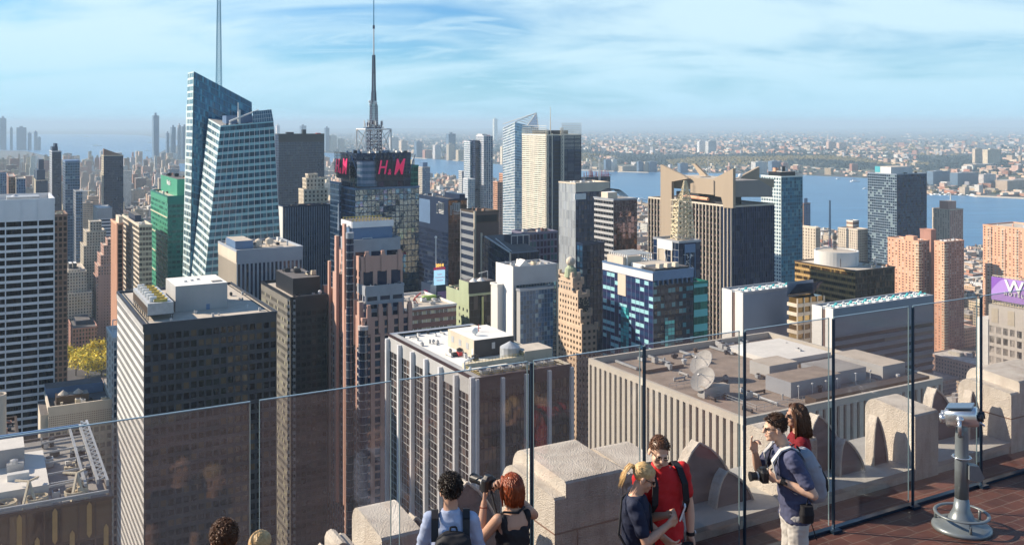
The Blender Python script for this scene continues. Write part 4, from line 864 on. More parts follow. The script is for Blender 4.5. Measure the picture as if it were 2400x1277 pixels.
    mb.build('mast_frame', r)
    mb = MB(); dk = mplain('mast_dark', (.05, .05, .10), .5, .2, 1, .3); sb = mplain('mast_blue', (.10, .28, .42), .5, .2, 1, .3)
    d2 = d+22
    Z = lambda y: zof(y, d2)
    lattice(mb, c, 9.0, 8.0, Z(356), Z(300), 7, dk, .30); lattice(mb, c, 4.6, 4.2, Z(300), Z(250), 9, dk, .27); lattice(mb, c, 4.2, 2.6, Z(250), Z(238), 2, dk, .27)
    lattice(mb, c, 2.9, 2.5, Z(238), Z(215), 6, dk, .24); lattice(mb, c, 2.2, 1.6, Z(215), Z(130), 20, dk, .22)
    mb.tube(V((c.x, c.y, Z(130))), V((c.x, c.y, Z(68))), .62, M_['white_paint'], .5); mb.tube(V((c.x, c.y, Z(68))), V((c.x, c.y, Z(60))), .85, dk); mb.tube(V((c.x, c.y, Z(60))), V((c.x, c.y, 356)), .42, sb, .35)
    for y in (172, 215, 250): mb.lathe((c.x, c.y, Z(y)), [(1.7, 0), (1.7, .3)], dk, 10)
    mb.build('mast', r)
    rnd = random.Random(4); mb = MB()
    for k in range(40):
        a = rnd.uniform(0, 6.28); q = c+V((math.cos(a), math.sin(a), 0))*rnd.uniform(3, 7); z = Z(rnd.uniform(287, 305)); mb.tube((q.x, q.y, z-1), (q.x, q.y, z+rnd.uniform(1, 4)), rnd.uniform(.15, .5), rnd.choice([dk, M_['pale_metal'], M_['white_paint']]), n=5)
    for k in range(8):
        a = k*.785; mb.tube((c.x, c.y, Z(300)), (c.x+7.5*math.cos(a), c.y+7.5*math.sin(a), Z(299)), .3, dk, n=4)
    mb.build('antenna', r)
    for (dx_, y, rr) in ((-2.4, 239, 1.2), (1.6, 241, 1.2), (-2.2, 246, 1.0), (-3.0, 296, .9), (.5, 300, .9), (4, 296, .8)):
        mb = MB(); mb.ell(V((c.x+dx_, c.y-1.8, Z(y))), (rr, .5, rr), M_['white_paint']); mb.build('dish', r)
    mb = MB()
    for k in range(60):
        a = rnd.uniform(0, 1), rnd.uniform(0, 1); q = u.at(*a); mb.gbox(q, rnd.uniform(.8, 3), rnd.uniform(.8, 3), u.z, u.z+rnd.uniform(.8, 3.2), rnd.choice([M_['dark_metal'], M_['pale_metal'], M_['steel_blue'], M_['white_paint']]))
    mb.build('roof_plant', r)
    mb = MB()
    for k in range(6): q = u.at(.02+.19*k, -.01); mb.tube(V((q.x, q.y, u.z-14)), V((q.x, q.y, u.z))+US*5*(1 if k % 2 else -1), .4, M_['steel_blue'], n=4)
    mb.build('brace', r)
sign_tower()

# ---------------------------------------------------------------- centre: dark block with line emblem, brown tower, black roof
h = tower('office_tower', 'dark office tower with a white line emblem on two sides near its top', 1051, 470, 765, 978, 1094, wall=M_['navy_metal'], roofm=M_['roof_dark'],
    left=dict(bay=2.4, fl=3.9, pw=.3, sh=1.3, pm=M_['navy_metal'], sm=M_['navy_metal'], gm=G_NAVY, t=26, tm=M_['navy_metal']), front=dict(bay=2.6, fl=3.9, pw=.2, sh=.5, dp=.2, pm=M_['bronze'], sm=M_['bronze'], gm=mglass('glass_warm', (.20, .12, .08), .04, .7, (.30, .20, .14), .05, .7, wave=.06)), K=20)
def emblem(parent, c, xd, sz, sq):
    mb = MB(); n = -UA if xd.dot(US) > .5 else -US
    def bar(x0, y0, x1, y1, w_=.55):
        a = c+xd*x0*sq*sz+UZ*y0*sz+n*.6; b = c+xd*x1*sq*sz+UZ*y1*sz+n*.6; mb.tube(a, b, w_*.5, M_['white_paint'], n=4)
    for x, top in ((-.5, .25), (-.36, .25)): bar(x, -.5, x, top)
    bar(-.5, -.5, -.36, -.5); bar(-.5, .25, -.36, .25)
    for k in range(3):
        x = -.26+k*.2; bar(x, .5-k*.05, x+.12, .5-k*.05); bar(x+.12, .5, x+.12, -.12-k*.1); bar(x, .5, x, -.05-k*.1)
    for k in range(3): bar(-.22+k*.02, -.2-k*.13, .44-k*.02, -.2-k*.13); 
    bar(.44, -.2, .44, .5); bar(.34, -.2, .34, .5)
    return mb.build('emblem', parent)
f_ = h.at(.36, 0); f_.z = zof(490, 765); emblem(h.root, f_, US, 9.5, .95); f_ = h.at(0, .22); f_.z = zof(489, 770); emblem(h.root, f_, -UA, 9.5, 1.6)
rbox(h, .7, 1.0, .05, .5, 4.5, M_['navy_metal']); mb = MB(); mb.gbox(h.at(-.005, .55)-US*.5, .5, h.la*.42, h.z-22, h.z-2, M_['steel_blue']); mb.build('louver', h.root); clutter(h, 8, [M_['pale_metal'], M_['dark_metal']], a0=.5, smin=1, smax=3)
h = tower('brown_tower', 'brown stone tower with grey bands on its side and a dark slot on top', 1113, 499, 700, 1080, 1168, wall=M_['bronze'], roofm=M_['roof_dark'],
    left=dict(bay=60, fl=6.2, pw=0, sh=3.0, dp=.3, sm=mplain('band_grey', (.22, .24, .27), .6, .1, .1), gm=G_NAVY), front=dict(bay=70, fl=400, pw=0, sh=0, gm=None), K=20)
mb = MB(); mb.gbox(h.C-UA*.25, h.ls, .2, 0, h.z-8, mplain('umber', (.13, .085, .075), .6, .2, .1), M_['umber']); mb.gbox(h.C-UA*.25+US*1.5, h.ls-3, .2, h.z-7, h.z-2, M_['black_metal']); mb.gbox(h.C-UA*.3, h.ls, .2, h.z-2, h.z+1, M_['umber']); mb.build('front_wall', h.root)
mb = MB(); mb.gbox(h.C-US*.6-UA*.4, 1.4, 1.4, 0, h.z+1, M_['lime']); mb.gbox(h.C-US*.5+UA*(h.la-1), 1.2, 1.2, 0, h.z+1, M_['alu_grey']); mb.build('corner_pier', h.root); clutter(h, 6, [M_['dark_metal'], M_['brown_stone']])
# black wedge roof
def wedge():
    d = 640; p = PZ(1198, d, 0); root = thing('wedge_building', (p.x, p.y, 0), 'black glass building with a sloping wedge roof and a skylight box, below the brown tower', 'building')
    la = t_left(p, 1131); ls = t_right(p, 1262); HERO.append(('wedge', p, ls, la, zof(590, d)))
    z = zof(592, d); bk = p+UA*la; zb = z+7; mb = MB(); g = mplain('wedge_black', (.02, .022, .03), .25, .2, .2, .3)
    A = V((p.x, p.y, 0)); B = V((p+US*ls)); Cc = B+UA*la; D = bk
    up = lambda q, zz: V((q.x, q.y, zz))
    fr = MB(); pl = []; facade(fr, pl, [up(D, 0), up(A, 0), up(A, z), up(D, zb)], 9, 40, .12, .5, .12, .12, M_['navy_metal'], M_['navy_metal']); facade(fr, pl, [up(A, 0), up(B, 0), up(B, z-11), up(A, z-11)], 12, 38, .3, 1.2, .2, .2, M_['navy_metal'], M_['navy_metal'])
    facade(fr, pl, [up(A, z-11), up(B, z-11), up(B, z), up(A, z)], 14, 1, .4, 1.4, .3, .5, M_['black_metal'], M_['alu_blue'])
    mb.face([up(A, z), up(B, z), up(Cc, zb), up(D, zb)], M_['roof_dark']); mb.face([up(B, 0), up(Cc, 0), up(Cc, zb), up(B, z)], g); mb.face([up(Cc, 0), up(D, 0), up(D, zb), up(Cc, zb)], g); mb.build('wall', root)
    fr.build('facade_frame', root); put_panes(root, pl, G_NAVY, 30)
    m2 = MB(); m2.tube(up(A, z)+UA*2, up(D, zb)+UA*-4, .6, M_['pale_metal'], n=4); m2.tube(up(A, z)+US*2+UA*2, up(D, zb)+US*1-UA*18, .4, M_['pale_metal'], n=4); m2.build('roof_rail', root)
    m2 = MB(); q = up(A, z)+US*10+UA*18; m2.box(q, US*15, UA*10, UZ*9, M_['navy_metal'], M_['roof_dark']); o = m2.build('skylight_box', root)
    m2 = MB()
    for k in range(4): m2.gbox(q+US*(k*4.8)-UA*.3, .5, .3, q.z, q.z+9.3, M_['pale_metal'])
    m2.gbox(q-UA*.3, 15, .3, q.z+8.6, q.z+9.2, M_['pale_metal']); m2.build('frame', o)
    m2 = MB(); m2.gbox(p-US*.5, .5, 1.6, 0, z, M_['conc_cream']); m2.gbox(bk-US*.6, .6, 2, 0, zb+2, M_['conc_cream']); m2.build('edge_pier', root)
wedge()
# ---------------------------------------------------------------- far silver twin towers
h = slim('very slim striped tower, highest of a silver cluster far off before the river', 1134, 320, 1650, 1131, 1155, M_['alu_white'], M_['alu_grey'], G_BLUE, la=30, bay=4.2, pw=1.4, sh=.8)
rbox(h, 0, .5, .2, .8, 4, M_['conc_white']); rbox(h, .5, .9, .2, .8, 2, M_['red_paint'])
h = slim('dark blue tower face squeezed inside the silver cluster', 1114, 331, 1660, 1112, 1132, M_['navy_metal'], M_['navy_metal'], G_NAVY, la=25, pw=.3)
h = slim('pale turquoise glass tower at the edge of the silver cluster', 1102, 333, 1670, 1099, 1113, M_['alu_white'], M_['steel_blue'], G_SKY, la=25, pw=.2)
h = slim('lower grey-green block at the foot of the silver cluster', 1097, 421, 1640, 1090, 1113, M_['alu_white'], M_['alu_grey'], G_SKY, la=20)
h = slim('salmon brick tower between the silver cluster and the white lattice tower', 1180, 408, 1800, 1170, 1206, M_['brick_orange'], M_['brick_red'], G_BROWN, bay=4)
h = slim('low salmon brick block beside the salmon brick tower', 1166, 428, 1760, 1156, 1181, M_['brick_orange'], M_['brick_red'], G_BROWN, bay=4)
h = slim('slim white tower with blue windows standing before the river, right of the letter tower', 990, 393, 1900, 978, 1008, M_['conc_cream'], M_['steel_blue'], G_BLUE); rbox(h, .2, .8, .2, .8, 10, M_['steel_blue'])
h = slim('narrow white tower with a blue shaded side, left of the silver cluster', 1083, 402, 1850, 1075, 1092, M_['conc_white'], M_['steel_blue'], G_BLUE)

# ---------------------------------------------------------------- 19 white lattice tower and the crystalline crown
def white_tower():
    d = 960
    rod = mplain('rod_white', (.74, .69, .58), .6, .12, .1)
    h = tower('lattice_tower', 'tall white tower of fine horizontal rods with open screens and a needle spire', 1281, 318, d, 1224, 1362, wall=M_['navy_metal'], roofm=M_['roof_dark'],
        left=dict(bay=9, fl=2.1, pw=.5, sh=1.25, dp=.5, ds=.4, pm=rod, sm=rod, gm=G_GREY), front=dict(bay=9, fl=4.1, pw=.5, sh=.8, pm=M_['navy_metal'], sm=M_['navy_metal'], gm=G_NAVY), K=20)
    r = h.root; mb = MB()
    for q, ax, n in ((h.C, UA, 26), (h.C+US*h.ls*.44, US, 22)):
        L_ = h.la if ax is UA else h.ls*.56
        for k in range(n+1): mb.tube(V((q.x, q.y, h.z-14))+ax*L_*k/n, V((q.x, q.y, h.z+(8 if ax is UA else 13)))+ax*L_*k/n, .2, rod, n=4)
        for k in range(7): mb.tube(V((q.x, q.y, h.z-2+k*2)), V((q.x, q.y, h.z-2+k*2))+ax*L_, .16, rod, n=4)
    mb.build('roof_screen', r)
    mb = MB()
    for s in (0, .14, .42, .47):
        q = h.C+US*h.ls*s-UA*.9; lattice(mb, q, 2.2, 2.2, h.z-190, h.z+(6 if s < .2 else 8), 50, rod, .22) if s in (0, .42) else mb.gbox(q, .9, .9, 0, h.z+2, rod)
    mb.build('brace_column', r)
    mb = MB(); mb.gbox(h.C+US*h.ls*.15-UA*.1, h.ls*.27, 2, 0, h.z-6, M_['black_metal']); mb.build('recess', r)  # solid black strip: shade of the set-back bay put into its colour
    rbox(h, .15, .85, .3, .8, 5, M_['dark_metal'])
    q = PZ(1290, d+20, 0); mb = MB(); mb.tube(V((q.x, q.y, h.z)), V((q.x, q.y, zof(250, d))), .7, rod, .22, 8); mb.build('spire', r)
white_tower()
def crown_tower():
    d = 1500; root = thing('crown_tower', PZ(1207, d, 0), 'pale blue glass tower with an open triangular crown, behind the white lattice tower', 'tower')
    HERO.append(('crown', PZ(1207, d, 0), 45, 40, 240))
    A = PZ(1207, d, 0); ls = t_right(A, 1262); B = A+US*ls; Cc = B+UA*40; D = A+UA*40; z = zof(300, d); up = lambda q, zz: V((q.x, q.y, zz))
    fr = MB(); pl = []; facade(fr, pl, [A, B, up(B, z), up(A, z+9)], 12, 60, .2, .9, .2, .3, M_['alu_white'], mplain('pale_aqua', (.34, .52, .62), .4, .1, .05, .1)); facade(fr, pl, [D, A, up(A, z+9), up(D, z)], 10, 60, .2, 1.3, .2, .3, M_['alu_white'], M_['alu_white'])
    mb = MB(); mb.face([B, Cc, up(Cc, z), up(B, z)], M_['pale_aqua']); mb.face([up(A, z+9), up(B, z), up(Cc, z), up(D, z)], M_['roof_grey']); mb.build('wall', root); fr.build('facade_frame', root); put_panes(root, pl, G_SKY, 0)
    ap = PZ(1257, d+22, zof(265, d+22)); mb = MB(); w_ = M_['white_paint']
    pts = [up(A, z+9), up(B, z), up(Cc, z), up(D, z+6)]
    for p in pts: mb.tube(p, ap, .7, w_, n=5)
    for k in range(1, 6):
        f = k/6; mb.tube(pts[0]+(ap-pts[0])*f, pts[1]+(ap-pts[1])*f, .4, w_, n=4); mb.tube(pts[0]+(ap-pts[0])*f, pts[1]+(ap-pts[1])*(f-.16), .35, w_, n=4); mb.tube(pts[1]+(ap-pts[1])*f, pts[2]+(ap-pts[2])*f, .4, M_['steel_blue'], n=4)
        mb.tube(pts[1]+(ap-pts[1])*f, pts[1]+(ap-pts[1])*f-UZ*8, .3, M_['steel_blue'], n=4)
    mb.face([pts[1]+UA*1, ap, pts[2]], M_['steel_blue']); mb.build('crown', root)
crown_tower()
# ---------------------------------------------------------------- 20 pair of glass towers
h = tower('glass_tower', 'glass tower with bluish white sunlit side, just right of the white lattice tower', 1349, 432, 830, 1310, 1428, wall=M_['navy_metal'], roofm=M_['roof_tan'],
    left=dict(bay=2.4, fl=8, pw=.3, sh=.4, dp=.2, pm=M_['alu_white'], sm=M_['alu_grey'], gm=mglass('glass_frost', (.34, .38, .42), .1, .2, (.42, .46, .48), .4, .7)), front=dict(bay=3, fl=4, pw=.3, sh=.6, pm=M_['navy_metal'], sm=M_['navy_metal'], gm=mglass('glass_plum', (.08, .08, .13), .05, .35, (.18, .15, .16), .2, .4, wave=.08), t=7, tm=M_['conc_cream']), K=30)
mb = MB(); q = h.at(-.02, 0)-UA*1.2; mb.gbox(q-US*1.0, 12, .8, zof(468, 830), zof(454, 830), M_['white_paint'], bottom=True); mb.build('sign_panel', h.root); clutter(h, 8, [M_['white_paint'], M_['pale_metal']], a0=.2)
h = tower('glass_tower', 'glass tower with pale banded side and plum reflective front under an arched roof truss', 1438, 470, 725, 1393, 1493, wall=M_['navy_metal'], roofm=M_['roof_tan'],
    left=dict(bay=2.2, fl=4.4, pw=.15, sh=2.0, pm=M_['alu_grey'], sm=mplain('band_silver', (.50, .50, .50), .5, .15, .1, .2), gm=G_BLACK), front=dict(bay=3, fl=4.4, pw=.15, sh=.25, dp=.1, ds=.1, pm=M_['bronze'], sm=M_['bronze'], gm=mglass('glass_rose', (.16, .11, .12), .03, .75, (.30, .18, .14), .06, .7, wave=.06)), K=40)
rbox(h, .05, .45, .35, .7, 5.5, M_['conc_cream'], M_['roof_white']); mb = MB()
for k in range(6):
    a = h.at(.15, .75); 
    for i in range(8):
        p0 = a+US*(i*3.2)+UZ*(7*math.sin(math.pi*i/8))+UA*k*2; p1 = a+US*((i+1)*3.2)+UZ*(7*math.sin(math.pi*(i+1)/8))+UA*k*2; mb.tube(p0, p1, .3, M_['dark_metal'], n=4)
mb.build('roof_truss', h.root); clutter(h, 5, [M_['pale_metal']])
h = tower('unfinished_tower', 'dark unfinished tower with red cranework on top, between the two glass towers and the river', 1372, 418, 1300, 1362, 1430, wall=M_['navy_metal'], roofm=M_['roof_dark'], left=dict(bay=5, fl=4, pw=.6, sh=.6, pm=M_['dark_metal'], sm=M_['dark_metal'], gm=G_NAVY), front=dict(bay=5, fl=4, pw=.6, sh=.6, pm=M_['dark_metal'], sm=M_['dark_metal'], gm=G_NAVY), K=0)
rnd = random.Random(3); mb = MB()
for k in range(40):
    q = h.at(rnd.uniform(0, 1), rnd.uniform(0, 1)); mb.tube(q, q+UZ*rnd.uniform(3, 12), .3, M_['red_paint'], n=4); mb.tube(q+UZ*3, q+UZ*3+US*rnd.uniform(2, 7), .3, rnd.choice([M_['red_paint'], M_['dark_metal']]), n=4)
mb.build('formwork', h.root)
for px_, tip in ((1385, 1364), (1405, 1430)):
    c = thing('tower_crane', PZ(px_, 1310, 180), 'tower crane with a %s-leaning jib above the unfinished tower' % ('left' if tip < px_ else 'right'), 'crane'); mb = MB(); q = PZ(px_, 1310, 0); lattice(mb, q, 2, 2, 180, 210, 6, M_['white_paint'], .25); mb.build('mast', c); m2 = MB(); e = PZ(tip, 1310, 234); m2.tube(V((q.x, q.y, 210)), e, .8, M_['white_paint'], .5, 4); m2.build('jib', c)
h = tower('dark_building', 'dark purple and blue glazed building below the white lattice tower', 1232, 549, 720, 1200, 1306, cat='building', wall=M_['navy_metal'], roofm=M_['roof_dark'], front=dict(bay=3.3, fl=5.5, pw=.7, sh=1.4, pm=mplain('violet_grey', (.16, .16, .24), .5, .1, .1), sm=M_['violet_grey'], gm=mglass('glass_violet', (.05, .02, .06), .1, 0, (.05, .14, .16), .25)), left=dict(bay=3.3, fl=5.5, pw=.7, sh=1.4, pm=M_['violet_grey'], sm=M_['violet_grey'], gm=G_NAVY), K=30)
clutter(h, 10, [M_['pale_metal'], M_['brick_red'], M_['dark_metal']])
h = tower('dark_tower', 'near-black block added for the shadowed base of the two glass towers', 1366, 575, 640, 1352, 1416, wall=M_['black_metal'], roofm=M_['roof_dark'], front=dict(bay=3, fl=4, pw=.2, sh=.8, pm=M_['navy_metal'], sm=M_['navy_metal'], gm=G_NAVY), left=dict(bay=3, fl=4, pw=.2, sh=.8, pm=M_['navy_metal'], sm=M_['navy_metal'], gm=G_BLUE), K=20)  # added block, its near-black body stands in for the towers' shadowed base
# ---------------------------------------------------------------- 21 fin-crowned tower
def fin_tower():
    d = 600; cc = mplain('fin_concrete', (.37, .295, .22), .85, .12, .06, streak=True); cg = mplain('fin_grey', (.27, .25, .235), .85, .12, .06, streak=True)  # cg is the fin concrete with shade put into its colour
    h = tower('fin_tower', 'dark tower with white vertical ribs and a crown of pointed concrete fins', 1716, 486, d, 1521, 1814, wall=M_['navy_metal'], roofm=M_['roof_tan'],
        left=dict(bay=3.45, fl=3.9, pw=.55, sh=1.2, dp=1.0, ds=.2, pm=mplain('rib_cream', (.56, .49, .40), .7, .1, .1), sm=mplain('plum_panel', (.09, .055, .06), .6, .15, .1), gm=G_BLACK), front=dict(bay=1.6, fl=3.9, pw=.24, sh=.25, dp=.4, ds=.1, pm=mplain('rib_indigo', (.07, .09, .17), .4, .15, .1, .3), sm=M_['navy_metal'], gm=G_NAVY), K=60, parapet=1.0)
    r = h.root; L_ = h.la; p = h.C
    mb = MB(); mb.gbox(p-US*.25, .2, L_*.14, 0, h.z+.5, M_['navy_metal']); mb.build('glass_corner', r)
    def A(px, y, off):   # a point in the plane parallel to the left face, off metres inside it
        q = p+US*off; k = (px-CX0)/F; t_ = (q.x-k*q.y)/(-UA.x+k*UA.y); w_ = q+UA*t_; w_.z = zof(y, w_.y); return w_
    def slab(pts, off, th, m, name):
        mb = MB(); P_ = [A(x, y, off) for x, y in pts]; mb.prism(P_, US*th, m); return mb.build(name, r)
    # piers that run up the left face and end in points
    slab([(1548, 1000), (1574, 1000), (1574, 426), (1612, 419), (1600, 411), (1548, 386)][::-1], -1.3, 2.2, cc, 'fin')
    slab([(1668, 421), (1676, 425), (1676, 460), (1690, 462), (1696, 487), (1718, 488), (1718, 395)], -1.2, 2.2, cc, 'fin')
    # front corner fin, seen on the shaded side
    def Bp(px, y, off):
        q = p+UA*off; k = (px-CX0)/F; t_ = (k*q.y-q.x)/(US.x-k*US.y); w_ = q+US*t_; w_.z = zof(y, w_.y); return w_
    def slabB(pts, off, th, m, name):
        mb = MB(); P_ = [Bp(x, y, off) for x, y in pts]; mb.prism(P_, UA*th, m); return mb.build(name, r)
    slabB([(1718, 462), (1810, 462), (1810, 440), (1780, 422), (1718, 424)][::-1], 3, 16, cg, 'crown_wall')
    slabB([(1780, 391), (1780, 424), (1726, 424), (1731, 417)], 22, 2, cc, 'fin')
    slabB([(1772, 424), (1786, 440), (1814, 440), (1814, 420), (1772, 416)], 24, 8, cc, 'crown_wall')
    slab([(1622, 384), (1628, 384), (1656, 412), (1642, 414)][::-1], 22, 2, cc, 'fin')
    # boxes of the crown
    mb = MB(); a = A(1574, 449, 6); b = A(1642, 449, 6); q = b; mb.box(V((b.x, b.y, zof(447, b.y))), (a-b)*V((1, 1, 0)), US*9, UZ*(zof(415, b.y)-zof(447, b.y)), cc, M_['roof_tan']); mb.build('crown_box', r)
    mb = MB(); b = A(1672, 455, 2); a = A(1618, 455, 2); mb.box(V((b.x, b.y, zof(457, b.y))), (a-b)*V((1, 1, 0)), US*12, UZ*(zof(420, b.y)-zof(457, b.y)), cc, M_['roof_tan']); mb.box(V((b.x, b.y, zof(457, b.y)))-UA*.3, US*12, -UA*.4, UZ*(zof(420, b.y)-zof(457, b.y)), cg); mb.build('crown_box', r)
    mb = MB(); b = A(1700, 470, 8); a = A(1585, 462, 8); mb.box(V((b.x, b.y, h.z)), (a-b)*V((1, 1, 0)), US*14, UZ*6, M_['dark_metal']); mb.build('crown_recess', r)
    mb = MB(); q0 = A(1660, 470, 5); q1 = A(1588, 458, 5); mb.tube(V((q0.x, q0.y, h.z+3)), V((q1.x, q1.y, h.z+3.5)), 1.1, M_['brick_orange'], n=8); mb.build('vent_pipe', r)
    mb = MB(); b = A(1690, 430, 9); a = A(1585, 420, 9); mb.box(V((b.x, b.y, zof(428, b.y))), (a-b)*V((1, 1, 0)), US*18, UZ*2.5, cg, M_['roof_tan']); mb.build('crown_roof', r)
    c = A(1660, 400, 14); mb = MB(); mb.tube(V((c.x, c.y, c.z-4)), c+UZ*14, .25, M_['pale_metal'], .1); 
    for k in range(7): mb.ell(c+V((math.cos(k)*1.5, math.sin(k)*1.5, -1+k*.5)), (.6, .6, .6), M_['white_paint'], nu=6, nv=4)
    mb.build('antenna', r)
    q = Bp(1735, 412, 12); mb = MB(); mb.ell(q, (1.4, 1.4, 1.4), M_['white_paint']); mb.tube(q-UZ*3, q, .3, M_['pale_metal']); mb.build('dome', r)
fin_tower()

# ---------------------------------------------------------------- 22 blue glass block, framed tower, lattice derrick
h = tower('glass_building', 'blue glass block with bright turquoise panes and a pale flat roof with plant frames', 1531, 641, 500, 1413, 1625, cat='building', wall=M_['navy_metal'], roofm=M_['roof_tan'],
    left=dict(bay=3.9, fl=3.9, pw=.14, sh=1.75, dp=.14, ds=.08, pm=mplain('mullion_blue', (.24, .26, .44), .4, .1, .1, .2), sm=mplain('indigo_panel', (.022, .024, .085), .25, .15, .1, .1), gm=mglass('glass_azure', (.02, .05, .12), .04, .1, (.34, .64, .70), .46, .6), t=4.0, tm=M_['alu_white']),  # pale azure panes: sky reflection put into their colour
    front=dict(bay=2.6, fl=3.9, pw=.1, sh=1.5, dp=.1, ds=.06, pm=M_['navy_metal'], sm=mplain('midnight_panel', (.010, .014, .034), .25, .15, .1, .1), gm=mglass('glass_night', (.006, .02, .045), .04, .05, (.04, .17, .23), .22), t=4.0, tm=M_['steel_blue']), K=100, parapet=1.0)
mb = MB(); mb.gbox(h.at(0, .52)-US*.32, .3, h.la*.16, h.z-16, h.z-4.2, M_['conc_cream']); 
mb.build('facade_panel', h.root)
for k in range(8): mb = MB(); mb.gbox(h.at(.08+.12*k, 0)-UA*1.4, .35, 1.3, h.z-6.5, h.z-3.8, M_['steel_blue']); mb.build('bracket', h.root)
def strip(A_, B_, zb, zt, nb):
    f2 = MB(); p2 = []; facade(f2, p2, [V((A_.x, A_.y, zb)), V((B_.x, B_.y, zb)), V((B_.x, B_.y, zt)), V((A_.x, A_.y, zt))], nb, round((zt-zb)/2.0), .1, .25, .06, .06, M_['navy_metal'], M_['navy_metal']); f2.build('bay_strip', h.root); put_panes(h.root, p2, mglass('glass_turquoise', (.01, .16, .22), .05, .15, (.08, .46, .50), .45, .5), 0)
strip(h.at(.28, 0)-UA*.2, h.at(.52, 0)-UA*.2, h.z-100, h.z-26, 3); strip(h.at(0, .62)-US*.22, h.at(0, .46)-US*.22, h.z-100, h.z-22, 3)
rbox(h, .05, .5, .62, .95, 5, M_['conc_cream'], M_['roof_tan']); rbox(h, .2, .9, .3, .58, 2.2, M_['conc_white'], M_['roof_tan'], 'plant_deck')
mb = MB()
for k in range(9):
    q = h.at(.12, .6+k*.045); mb.gbox(q, .5, .5, h.z, h.z+6, M_['white_paint']); q = h.at(.75, .6+k*.045); mb.gbox(q, .5, .5, h.z, h.z+6, M_['white_paint']); mb.gbox(h.at(.12, .6+k*.045), h.ls*.63, .4, h.z+6, h.z+6.4, M_['white_paint'], bottom=True)
mb.build('plant_frame', h.root)
for k in range(3):
    mb = MB(); q = h.at(.22+k*.2, .06); mb.prism([V((q.x, q.y, h.z)), V((q.x, q.y, h.z))+US*3.2, V((q.x, q.y, h.z+4.2))+US*2.6, V((q.x, q.y, h.z+4.2))+US*.2], UA*3, M_['conc_cream']); mb.build('vent_hood', h.root)
rbox(h, .1, .95, .04, .25, 1.8, M_['dark_metal'], M_['roof_dark'], 'plant_pit'); clutter(h, 12, [M_['white_paint'], M_['pale_metal'], M_['galvanised']], .1, .9, .3, .9)
r2 = tower('', '', 1626, 666, 520, 1600, 1658, wall=M_['teal_panel'], roofm=M_['roof_grey'], root=h.root, reg=False, K=10, left=None, front=dict(bay=2.6, fl=8, pw=.15, sh=4, dp=.1, ds=.15, pm=M_['teal_panel'], sm=mplain('aqua_panel', (.10, .42, .48), .3, .1, .1, .1), gm=G_TEAL))
h = tower('framed_tower', 'dark glazed tower with white openwork frames, carrying the lattice derrick', 1591, 570, 552, 1532, 1641, wall=M_['navy_metal'], roofm=M_['roof_tan'],
    left=dict(bay=3.4, fl=4.2, pw=.2, sh=.25, dp=.2, ds=.2, pm=M_['alu_grey'], sm=M_['alu_grey'], gm=G_NAVY), front=dict(bay=3.4, fl=4.2, pw=.2, sh=.25, dp=.2, ds=.2, pm=M_['navy_metal'], sm=M_['navy_metal'], gm=G_NAVY), K=30)
mb = MB(); mb.gbox(h.at(0, .22)-US*.6, .5, h.la*.6, h.z-5, h.z+.6, M_['conc_white'])
for a in (.24, .5, .78): mb.gbox(h.at(0, a)-US*.6, .5, .9, h.z-26, h.z-5, M_['conc_cream'])
mb.gbox(h.at(0, .52)-US*.45, .3, h.la*.24, h.z-24, h.z-5.2, M_['lime']); q = h.at(0, .3)-US*.7; mb.tube(V((q.x, q.y, h.z-24)), V((q.x, q.y, h.z-6))+UA*5, .35, M_['white_paint'], n=4)
mb.gbox(h.at(.25, 0)-UA*.6, h.ls*.5, .5, h.z-6, h.z-1, M_['steel_blue'])
for s in (.25, .48, .72): mb.gbox(h.at(s, 0)-UA*.6, .5, .5, h.z-26, h.z-6, M_['steel_blue'])
rnd = random.Random(9)
for k in range(26):
    q = h.at(rnd.uniform(.27, .7), 0)-UA*.4; zz = h.z-7-rnd.uniform(0, 15); mb.tube(V((q.x, q.y, zz)), V((q.x, q.y, zz))+US*rnd.uniform(-3, 3)+UZ*rnd.uniform(-2, 2), .2, M_['white_paint'], n=4)
mb.build('front_frame', h.root)
dk = thing('lattice_derrick', h.at(.3, .35), 'cream lattice derrick mast tapering upward in front of the fin-crowned tower', 'mast')
cm_ = mplain('derrick_cream', (.60, .52, .36), .6, .15, .5); mb = MB(); c = PZ(1600, 572, 0); lattice(mb, c, 11, 7.5, h.z, zof(470, 572), 8, cm_, .42, .2); lattice(mb, c+V((1.5, 0, 0)), 5.5, 1.2, zof(470, 572), zof(424, 572), 6, cm_, .3, .2)
for k in range(6): mb.gbox(c-V((4, 3, 0))+V((0, 0, 0)), 8, 6, h.z+4+k*3.9, h.z+4.5+k*3.9, cm_)
mb.build('lattice_body', dk)
m2 = MB(); a = V((c.x+1.5, c.y, zof(428, 572))); m2.tube(a, PZ(1586, 572, zof(470, 572)), .25, cm_, n=4); m2.build('stay_cable', dk)
# ---------------------------------------------------------------- 23 white slab with mirror front
h = tower('white_building', 'smooth white slab building with a grey band and a mirror glass front', 1203, 631, 520, 1164, 1305, cat='building', wall=M_['conc_white'], roofm=M_['roof_tan'],
    left=dict(bay=60, fl=400, pw=0, sh=0, gm=None), front=dict(bay=1.9, fl=2.6, pw=.12, sh=.14, dp=.1, ds=.1, pm=M_['lime'], sm=M_['lime'], gm=G_MIRR, t=9, tm=M_['alu_grey']), K=100, parapet=1.2)
mb = MB(); mb.gbox(h.C-US*.5-UA*.6, .45, h.la+.6, 0, h.z+1.6, mplain('smooth_white', (.78, .77, .75), .7, .05, .05)); mb.gbox(h.C-US*.5-UA*.9, 1.8, .9, 0, h.z+1.6, M_['alu_grey']); mb.gbox(h.C+US*(h.ls-.4)-UA*.5, 1.2, .6, 0, h.z+1, M_['conc_cream']); mb.build('side_wall', h.root)
